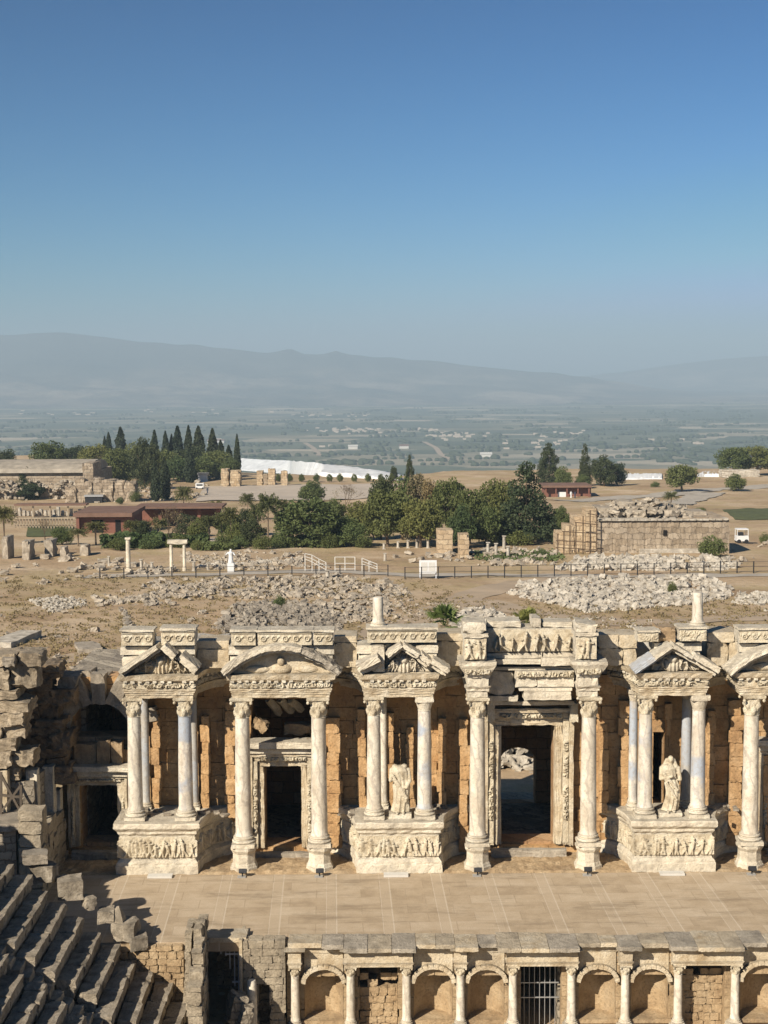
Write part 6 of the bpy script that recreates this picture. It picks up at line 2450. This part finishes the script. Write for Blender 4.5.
def palm_crown(n, seed, mat, zc=.74, up=.26):
    """arching fronds set with narrow leaflets; the unit tree is stretched to about 1.5 times its width"""
    q = np.random.default_rng(seed)
    C, D = [], []
    for i in range(n):
        t, el = q.random() * 6.28, q.uniform(-.75, 1.4)
        L = .48 * q.uniform(.8, 1.05)
        d = np.array((math.cos(t), math.sin(t), 0))
        for u in np.linspace(.18, 1, 16):
            p = np.array((0, 0, zc)) + d * L * u * math.cos(el * (1 - .25 * u)) + np.array((0, 0, up * math.sin(el) * u - .07 * u * u))
            C.append(p + q.normal(size=3) * .014)
            D.append(d * math.cos(el) + np.array((0, 0, math.sin(el) - .3 * u)))
    C, D = np.array(C), np.array(D)
    n_ = len(C)
    a = D + q.normal(size=(n_, 3)) * .55
    a /= np.linalg.norm(a, axis=1)[:, None]
    b = np.cross(a, q.normal(size=(n_, 3)))
    b /= np.linalg.norm(b, axis=1)[:, None]
    a, b = a * .055, b * .013
    V = np.stack([C - a, C - b, C + a, C + b], 1)
    V[:, :, 2] = C[:, None, 2] + (V[:, :, 2] - C[:, None, 2]) / 1.5
    return mesh_of('crown', V.reshape(-1, 3), [(4 * k, 4 * k + 1, 4 * k + 2, 4 * k + 3) for k in range(n_)], mat)


proto('palm', [(palm_crown(95, 100 + i, 'leaf_palm'), trunk_mesh([((0, 0, 0), (.02, 0, .4), .035, .028), ((.02, 0, .4), (0, 0, .76), .028, .036)], 'palm_bark')) for i in range(3)])


def bare(seed):
    q = random.Random(seed)
    segs = []

    def grow(p, d, L, r, lv):
        e = p + d * L
        segs.append((tuple(p), tuple(e), r, r * .65))
        if lv == 0:
            return
        for _ in range(3 if lv > 1 else 4):
            nd = (d + Vector((q.uniform(-1, 1), q.uniform(-1, 1), q.uniform(-.3, .7))) * .75).normalized()
            grow(e, nd, L * q.uniform(.6, .85), r * .6, lv - 1)
    for k in range(3):
        grow(Vector((q.uniform(-.06, .06), q.uniform(-.06, .06), 0)), Vector((q.uniform(-.4, .4), q.uniform(-.4, .4), 1)).normalized(), .32, .012, 4)
    return trunk_mesh(segs, 'bark', 4)


proto('bare', [(clump_crown(ell(.6, .36, .44, .8), 26, .13, 14, .014, 120, 'leaf_brown', 1.0), bare(5))])
TI = {}
GL, GM, GC = 'trees of the grove at the far left', 'palms and garden trees on the left', 'trees of the central grove'


def plant(kind, x, yb, yt, w, label, cat='tree', name=None, Y=None, group=None, p=None):
    g = ground_at(x, yb) if Y is None else at(x, yb, Y)
    s = px(g.y)
    k = TI.get(kind, 0)
    TI[kind] = k + 1
    crown, trunk = PROTO[kind][k % len(PROTO[kind])]
    names = {'pine': 'pine_tree', 'umbrella': 'umbrella_pine', 'cypress': 'cypress_tree', 'conifer': 'conifer_tree', 'palm': 'palm_tree', 'bush': 'shrub', 'bare': 'bare_tree', 'brown': 'brown_conifer', 'broad': 'broadleaf_tree', 'dark': 'evergreen_tree'}
    t = thing(name or names[kind], label, cat, (g.x, g.y, g.z - .1), group)
    if kind == 'cypress':
        w *= rnd.uniform(.9, 1.15)
    if kind == 'palm':
        w *= 1.15
    if group in (GL, GC, GM) and kind in ('pine', 'broad', 'dark', 'conifer'):
        w *= 1.12
    t.scale = (w * s, w * s, (yb - yt) * s + .1)
    t.rotation_euler = (0, 0, rnd.uniform(0, 6.28))
    for n, me in (('crown', crown), ('trunk', trunk)):
        o = bpy.data.objects.new(n, me)
        COL.objects.link(o)
        o.parent = t
    return t


for k, x, yb, yt, w, lab in (
        ('dark', 6, 476, 449, 26, 'dark rounded tree at the left edge beyond the ruined bath'),
        ('pine', 49, 478, 440, 34, 'broad rounded pine rising behind the ruined bath roof'),
        ('dark', 72, 476, 445, 32, 'dark tree right of the broad pine behind the bath'),
        ('cypress', 83, 474, 446, 7, 'short cypress among the trees behind the bath'),
        ('pine', 96, 478, 444, 34, 'rounded pine in the middle of the left grove'),
        ('pine', 118, 484, 447, 34, 'mid green pine left of the tall dark evergreen'),
        ('broad', 104, 486, 458, 26, 'lower leafy tree in front of the left grove pines'),
        ('broad', 130, 482, 455, 24, 'lower leafy tree at the foot of the tall dark evergreen'),
        ('cypress', 109, 462, 432, 8, 'slim cypress, leftmost of the pair topping the left grove'),
        ('cypress', 121, 462, 427, 11, 'stout cypress right of the slim one topping the left grove'),
        ('cypress', 105, 462, 436, 6, 'shorter cypress tip left of the slim one topping the grove'),
        ('dark', 145, 489, 437, 28, 'tall dark evergreen left of the two near cypresses'),
        ('pine', 138, 478, 441, 26, 'pine half hidden behind the tall dark evergreen'),
        ('pine', 166, 481, 449, 32, 'pine filling the gap behind the left cypress spires'),
        ('dark', 190, 479, 446, 34, 'dark tree mass behind the middle cypress spires'),
        ('pine', 216, 479, 450, 30, 'pine behind the right end cypress spires'),
        ('dark', 60, 477, 449, 24, 'dark tree between the two left rounded trees behind the bath'),
        ('broad', 150, 484, 462, 24, 'leafy tree between the tall dark evergreen and the near cypresses'),
        ('broad', 230, 480, 458, 20, 'leafy tree at the foot of the thin lone cypress'),
        ('cypress', 155.5, 501, 461, 9, 'left one of the two near cypresses above the red pavilion'),
        ('cypress', 165, 500, 457, 11, 'right one of the two near cypresses above the red pavilion'),
        ('cypress', 155, 470, 430, 9, 'cypress at the left end of the row of cypress spires'),
        ('cypress', 166, 470, 431, 9, 'second cypress spire from the left end of the row'),
        ('cypress', 172, 470, 434, 8, 'short cypress spire between two taller ones in the row'),
        ('cypress', 178, 470, 426, 12, 'broad tall cypress spire near the middle of the row'),
        ('cypress', 189, 470, 425.5, 9, 'tallest slim cypress spire in the row'),
        ('cypress', 199, 471, 426, 13, 'broad cypress spire right of the tallest slim one'),
        ('cypress', 213, 472, 428.5, 14, 'big broad cypress spire near the right end of the row'),
        ('cypress', 221, 474, 440, 9, 'lower cypress below the right end of the spires'),
        ('cypress', 229, 475, 445, 9, 'lowest cypress at the right end of the grove'),
        ('cypress', 237.5, 476, 434, 6.5, 'thin lone cypress at the right end, beside the white terrace'),
        ('cypress', 190, 483, 447, 11, 'cypress standing in front of the row of spires'),
        ('broad', 178, 482, 455, 26, 'olive green tree below the row of spires, left of the front cypress'),
        ('broad', 206, 480, 456, 28, 'olive green tree below the row of spires, right of the front cypress'),
        ('bush', 222, 479, 463, 18, 'round shrub at the foot of the right end cypresses'),
        ('cypress', 16, 497, 468, 6, 'slim cypress in front of the ruined bath wall'),
        ('dark', 24, 499, 466, 14, 'narrow dark tree beside the slim cypress at the bath wall'),
        ('dark', 31, 500, 481, 30, 'low dark round tree before the ruined bath wall'),
        ('broad', 70, 489, 470, 28, 'leafy tree before the right part of the ruined bath'),
        ('broad', 117, 484, 470, 20, 'small pale tree above the broad broken wall'),
        ('bush', 120, 504, 496, 9, 'small round bush at the foot of the broad broken wall'),
        ('bush', 135, 502, 489, 14, 'round bush right of the broad broken wall')):
    plant(k, x, yb, yt, w, lab, group=GL)
for k, x, yb, yt, w, lab in (
        ('bush', 150, 549, 534, 26, 'dark shrub between the tall white column and the joined pair'),
        ('bush', 176, 547, 533, 24, 'shrub behind the lintel of the joined column pair'),
        ('dark', 141, 542, 519, 22, 'dark tree at the right end of the red building'),
        ('broad', 199, 541, 517, 22, 'leafy tree before the pavilion, left of the paved court'),
        ('bush', 222, 548, 531, 18, 'shrub on the right part of the paved court'),
        ('bush', 262, 549, 533, 20, 'shrub at the foot of the tallest shaggy date palm'),
        ('bush', 118, 550, 536, 22, 'shrub left of the tall white column behind the hedge'),
        ('palm', 160, 543, 516, 20, 'palm at the left edge of the wide bare twiggy tree'),
        ('palm', 222, 544, 510, 19, 'palm between the court palm and the leaning one'),
        ('palm', 258, 545, 500, 20, 'palm left of the tallest shaggy date palm'),
        ('broad', 290, 540, 508, 30, 'leafy tree filling the gap left of the largest rounded pine'),
        ('broad', 345, 543, 515, 30, 'leafy shrub tree right of the largest rounded pine'),
        ('broad', 228, 538, 510, 24, 'leafy tree at the right end of the red pavilion'),
        ('dark', 246, 536, 508, 24, 'dark tree between the slim date palm and the tallest one'),
        ('bush', 240, 549, 534, 20, 'shrub below the dark pair of trees by the court'),
        ('bush', 197, 550, 539, 16, 'shrub at the left corner of the paved court'),
        ('broad', 331, 545, 510, 30, 'leafy tree right beside the largest rounded pine'),
        ('pine', 362, 540, 500, 34, 'pine left of the tall dark tree by the central grove'),
        ('broad', 62, 545, 527, 22, 'small leafy tree on the right side of the lawn'),
        ('palm', 4, 545, 503, 26, 'tall palm at the left edge of the garden'),
        ('palm', 96, 545, 520, 26, 'palm in front of the red building'),
        ('palm', 78, 546, 527, 20, 'low palm left of the red building front palm'),
        ('palm', 132, 545, 518, 18, 'palm at the right corner of the red building'),
        ('bare', 168, 545, 503, 44, 'wide bare twiggy tree right of the red building'),
        ('bare', 45, 541, 515, 18, 'small bare tree on the lawn left of the red building'),
        ('palm', 184, 520, 484, 20, 'tall date palm left of the red pavilion front'),
        ('dark', 187, 536, 513, 26, 'dark leafy tree under the leftmost date palm'),
        ('palm', 209, 545, 513, 24, 'date palm in the middle of the paved court'),
        ('palm', 216, 522, 499, 17, 'date palm before the left part of the red pavilion roof'),
        ('palm', 231, 545, 504, 20, 'date palm right of the court palm, leaning over the pavilion'),
        ('palm', 247.5, 520, 491, 16, 'slim date palm rising over the pavilion roof'),
        ('palm', 268, 546, 489, 25, 'tallest shaggy date palm at the right of the pavilion'),
        ('palm', 281, 530, 497, 18, 'date palm just right of the tallest shaggy one'),
        ('broad', 237, 546, 522, 22, 'small leafy tree left of the dark pair by the court'),
        ('dark', 253, 547, 519, 26, 'dark leafy tree beside the tallest date palm'),
        ('pine', 309, 546, 497, 62, 'largest rounded pine in the middle of the garden'),
        ('broad', 311, 503, 481, 26, 'leafy tree behind the largest rounded pine'),
        ('bare', 345, 508, 482, 30, 'pale bare tree right of the largest rounded pine'),
        ('dark', 381, 540, 474, 30, 'tall dark tree left of the central grove'),
        ('pine', 388, 547, 487, 46, 'rounded pine in the left part of the central grove'),
        ('broad', 352, 546, 520, 34, 'low leafy tree between the largest pine and the central grove'),
        ('bush', 364, 548, 532, 17, 'yellow green round bush before the low leafy tree'),
        ('bush', 329, 548, 530, 20, 'round bush at the right foot of the largest rounded pine'),
        ('bush', 277, 548, 532, 18, 'round bush at the left foot of the largest rounded pine'),
        ('broad', 335, 520, 499, 22, 'small leafy tree between the two pale trees behind')):
    plant(k, x, yb, yt, w, lab, group=GM)
for k, x, yb, yt, w, lab in (
        ('conifer', 410, 500, 455, 12, 'pointed dark conifer at the left of the central grove'),
        ('brown', 417, 540, 464, 38, 'brown tinged conifer in the central grove'),
        ('brown', 430, 540, 470, 32, 'second brown tinged conifer, right of the first'),
        ('pine', 420, 548, 497, 40, 'lower pine in front of the brown conifers'),
        ('pine', 449, 540, 477, 40, 'bright green pine right of the brown conifers'),
        ('pine', 470, 545, 487, 36, 'front pine in the middle of the central grove'),
        ('pine', 498, 538, 477, 40, 'bright green pine left of the big dark conifer'),
        ('broad', 486, 546, 502, 30, 'lower leafy tree in the right half of the grove'),
        ('broad', 463, 548, 505, 26, 'lower brownish green tree in front of the grove middle'),
        ('conifer', 526, 543, 462, 60, 'big dark conifer at the right end of the central grove'),
        ('broad', 505, 543, 508, 26, 'lower tree at the left foot of the big conifer'),
        ('broad', 402, 540, 478, 34, 'leafy tree between the dark conifer tip and the left pines'),
        ('broad', 561, 531, 505, 18, 'small bright green tree right of the big dark conifer'),
        ('bush', 520, 545, 529, 34, 'wide low shrub at the foot of the big conifer'),
        ('bush', 545, 538, 521, 34, 'wide low shrub right of the big conifer foot')):
    plant(k, x, yb, yt, w, lab, group=GC)
GR = 'trees along the plateau edge on the right'
for k, x, yb, yt, w, lab in (
        ('conifer', 549, 488, 443, 30, 'tall tree above the left end of the red kiosk'),
        ('broad', 563, 490, 467, 20, 'pale smaller tree over the red kiosk'),
        ('conifer', 585, 486, 444, 17, 'slim pointed conifer right of the red kiosk'),
        ('dark', 604, 486, 455, 30, 'dark rounded tree right of the slim conifer'),
        ('dark', 617, 485, 462, 22, 'smaller dark tree joined to the right of the rounded one'),
        ('broad', 583, 489, 474, 18, 'low tree at the foot of the slim conifer'),
        ('pine', 682, 492, 464, 36, 'lone spreading tree on the dry field at the right'),
        ('broad', 735, 491, 474, 22, 'small spindly tree before the umbrella pines'),
        ('pine', 733, 475, 446, 38, 'left one of the two umbrella pines at the right edge'),
        ('pine', 757, 475, 445, 42, 'right one of the two umbrella pines at the right edge'),
        ('palm', 671, 510, 490, 16, 'small palm rising behind the scaffolded ruin'),
        ('bush', 712, 557, 533, 32, 'dense round green bush right of the scaffolded ruin'),
        ('bush', 655, 487, 481, 10, 'small bush on the dry field left of the lone tree'),
        ('bush', 700, 511, 507, 14, 'low bush on the dry field above the scaffolded ruin'),
        ('bush', 765, 543, 532, 12, 'round bush at the right edge near the white cart'),
        ('bush', 672, 593, 580, 11, 'small dark bush in the white rubble field'),
        ('bush', 279, 607, 594, 14, 'dry green bush on the dark stone heap'),
        ('bush', 542, 558, 547, 14, 'dry shrub among the stones left of the scaffold')):
    plant(k, x, yb, yt, w, lab, group=GR)
for i, x in enumerate((347, 366, 385, 409, 430, 447, 470, 492, 513, 530)):
    xx = 180 + x / 768 * 220 * 1.0 if False else 278 + (x - 347) * .62
    plant('broad', xx, 482, 473.5, 7, 'small round tree in the row along the edge of the white terrace', group='row of small trees along the white terrace')
plant('dark', 394, 481, 466, 9, 'small lone tree at the right end of the white terrace')


# hedges and low greenery of the garden
def hedge(label, x0, x1, yt, yb, dep, n, seed):
    g = ground_at((x0 + x1) / 2, yb)
    s = px(g.y)
    q = np.random.default_rng(seed)
    w, h = (x1 - x0) * s, (yb - yt) * s
    C = np.stack([g.x + (q.random(n) - .5) * w, g.y + q.random(n) * dep, g.z + h * q.random(n) ** .6], 1)
    C[:, 2] = np.minimum(C[:, 2], g.z + h * (.75 + .25 * np.sin(C[:, 0] * 1.3 + C[:, 1])))
    V, Fc = leaf_quads(C, .34, q=q)
    o = MB().add(V, Fc).build('hedge', MT['leaf_hedge'])
    return tag(o, label, 'hedge', 'garden hedges')


hedge('green hedge behind the tall white column', 100, 160, 535, 549, 5, 2600, 1)
hedge('dark green hedge behind the joined column pair', 150, 205, 537, 546, 5, 2400, 2)
hedge('low green hedge beside the white paved court', 200, 235, 545, 551, 4, 1200, 3)
hedge('hedge line under the trees of the central grove', 440, 520, 530, 540, 6, 2200, 4)
hedge('green scrub strip right of the largest rounded pine', 330, 400, 520, 532, 8, 1800, 5)
hedge('green scrub under the large pine at the garden edge', 270, 345, 538, 548, 5, 1800, 6)


# fan palms standing close behind the stage building
def fan_palm(x, ytop, Y, wpx, label, seed, lean=0.0):
    q = np.random.default_rng(seed)
    top = at(x, ytop, Y)
    g = Vector((top.x, Y, float(terr(top.x, Y))))
    R = wpx * px(Y) / 2
    zc = top.z - R * .95
    t = thing('fan_palm', label, 'palm', g, 'fan palms behind the stage wall')
    m = MB()
    m.tube((g.x + lean, g.y, g.z - .2), (g.x + lean * .7, g.y, g.z + 4), .28, .22, 12)
    m.tube((g.x + lean * .7, g.y, g.z + 3.95), (g.x, g.y, zc), .22, .24, 12)
    m.build('trunk', MT['palm_bark'], t, 60)
    V, Fc = [], []
    for i in range(30):
        az = q.random() * 6.28
        el = q.uniform(-.5, 1.45)
        d = np.array((math.cos(az) * math.cos(el), math.sin(az) * math.cos(el), math.sin(el)))
        side = np.cross(d, (0, 0, 1.0)); side /= np.linalg.norm(side)
        up = np.cross(side, d)
        L = R * q.uniform(.45, .6)
        c = np.array((g.x, g.y, zc)) + d * L
        nb = 13
        for k in range(nb):
            a_ = (k / (nb - 1) - .5) * 3.4
            bd = d * math.cos(a_) + side * math.sin(a_)
            wd = -d * math.sin(a_) + side * math.cos(a_)
            l = R * .48 * (1 - .25 * abs(a_) / 1.7) * q.uniform(.85, 1.1)
            w = .045
            b = len(V)
            V += [c, c + bd * l * .5 + wd * w + up * .02, c + bd * l - np.array((0, 0, l * .18)), c + bd * l * .5 - wd * w + up * .02]
            Fc.append((b, b + 1, b + 2, b + 3))
        b = len(V)
        V += [np.array((g.x, g.y, zc)) + side * .02, np.array((g.x, g.y, zc)) - side * .02, c - side * .015, c + side * .015]
        Fc.append((b, b + 1, b + 2, b + 3))
    MB().add(V, Fc).build('crown', MT['leaf_fan'], t)


fan_palm(444, 601, 76, 52, 'larger green fan palm behind the wall left of the central doorway', 1)
fan_palm(527, 605, 76, 44, 'smaller green fan palm behind the long figure frieze', 2, 2.6)

# dry grass tufts on the earth
q = np.random.default_rng(3)
P = sample_poly([(0, 575), (420, 580), (480, 600), (768, 600), (768, 632), (420, 640), (120, 660), (0, 690)], 2200)
C = []
for p in P:
    k = 10
    C.append(np.array(p) + np.stack([q.normal(size=k) * .22, q.normal(size=k) * .22, .04 + .16 * q.random(k)], 1))
V, Fc = leaf_quads(np.concatenate(C), .10, q=q)
tag(MB().add(V, Fc).build('dry_grass', MT['dry_grass']), 'dry yellow grass tufts on the bare earth', 'grass', kind='stuff')
P = sample_poly([(470, 553), (560, 552), (560, 562), (480, 562)], 130)
C = np.concatenate([np.array(p) + np.stack([q.normal(size=9) * .4, q.normal(size=9) * .4, .1 + .35 * q.random(9)], 1) for p in P])
V, Fc = leaf_quads(C, .2, q=q)
tag(MB().add(V, Fc).build('ground_cover', MT['leaf_broad']), 'low weeds between the small columns in the ruins', 'weeds', kind='stuff')
# ================================================================== AIR, SUN AND SKY
AZ, EL = math.radians(38), math.radians(34)      # sun behind the camera, to the left
to_sun = Vector((-math.sin(AZ) * math.cos(EL), -math.cos(AZ) * math.cos(EL), math.sin(EL)))
sl = bpy.data.lights.new('sun', 'SUN')
sl.energy = 5.0
sl.angle = math.radians(.53)
sl.color = (1.0, .91, .78)
so = bpy.data.objects.new('sun', sl)
COL.objects.link(so)
so.rotation_euler = (-to_sun).to_track_quat('-Z', 'Y').to_euler()
so.location = to_sun * 200

w = bpy.data.worlds.new('World')
SC.world = w
w.use_nodes = True
nt = w.node_tree
bg = nt.nodes['Background']
sky = nt.nodes.new('ShaderNodeTexSky')
sky.sky_type = 'NISHITA'
sky.sun_disc = False
sky.sun_elevation = EL
sky.sun_rotation = math.atan2(to_sun.x, to_sun.y)
sky.altitude = 300
sky.air_density = 1.0
sky.dust_density = .6
sky.ozone_density = 3.0
def grade(chan, ref, power, scale):
    """the camera's contrast: sky radiance of one channel, held at ref, raised to a power"""
    a = nt.nodes.new('ShaderNodeMath')
    a.operation, a.use_clamp = 'DIVIDE', True
    a.inputs[1].default_value = ref
    nt.links.new(chan, a.inputs[0])
    b = nt.nodes.new('ShaderNodeMath')
    b.operation = 'POWER'
    b.inputs[1].default_value = power
    nt.links.new(a.outputs[0], b.inputs[0])
    c = nt.nodes.new('ShaderNodeMath')
    c.operation = 'MULTIPLY'
    c.inputs[1].default_value = scale / .06
    nt.links.new(b.outputs[0], c.inputs[0])
    return c.outputs[0]


sep = nt.nodes.new('ShaderNodeSeparateColor')
cmb = nt.nodes.new('ShaderNodeCombineColor')
nt.links.new(sky.outputs[0], sep.inputs[0])
for k, (ref, power, scale) in enumerate(((6.2, 2.5, .24), (7.2, 1.8, .40), (7.6, 1.9, .52))):
    g = grade(sep.outputs[k], ref, power, scale)
    if k == 2:
        # the blue the low sky loses to the long air path, given back with the pale horizon light
        add = nt.nodes.new('ShaderNodeMath')
        nt.links.new(g, add.inputs[0])
        nt.links.new(grade(sep.outputs[0], 6.2, 4.0, .14), add.inputs[1])
        g = add.outputs[0]
    nt.links.new(g, cmb.inputs[k])
nt.links.new(cmb.outputs[0], bg.inputs['Color'])
bg.inputs['Strength'].default_value = .06

hz = MB()
hz.box(-14500, 14500, -500, 19000, PLAIN - 1.6, 425)
o = hz.build('haze', None)
hm = bpy.data.materials.new('haze_air')
hm.use_nodes = True
t = hm.node_tree
t.nodes.clear()
v = t.nodes.new('ShaderNodeVolumePrincipled')
v.inputs['Color'].default_value = (.66, .84, .97, 1)
v.inputs['Density'].default_value = 1.45e-4
v.inputs['Anisotropy'].default_value = -.06
oo = t.nodes.new('ShaderNodeOutputMaterial')
t.links.new(v.outputs[0], oo.inputs['Volume'])
o.data.materials.append(hm)
tag(o, 'thin blue haze in the air over the valley', 'haze', kind='stuff')

SC.render.engine = 'CYCLES'
SC.cycles.use_denoising = True
SC.cycles.max_bounces = 5
SC.cycles.diffuse_bounces = 1
SC.cycles.volume_bounces = 0
SC.cycles.transparent_max_bounces = 4
vs = SC.view_settings
vs.view_transform = 'Standard'
vs.look = 'None'
vs.exposure = 0.35
vs.gamma = 1.0
vs.use_curve_mapping = False
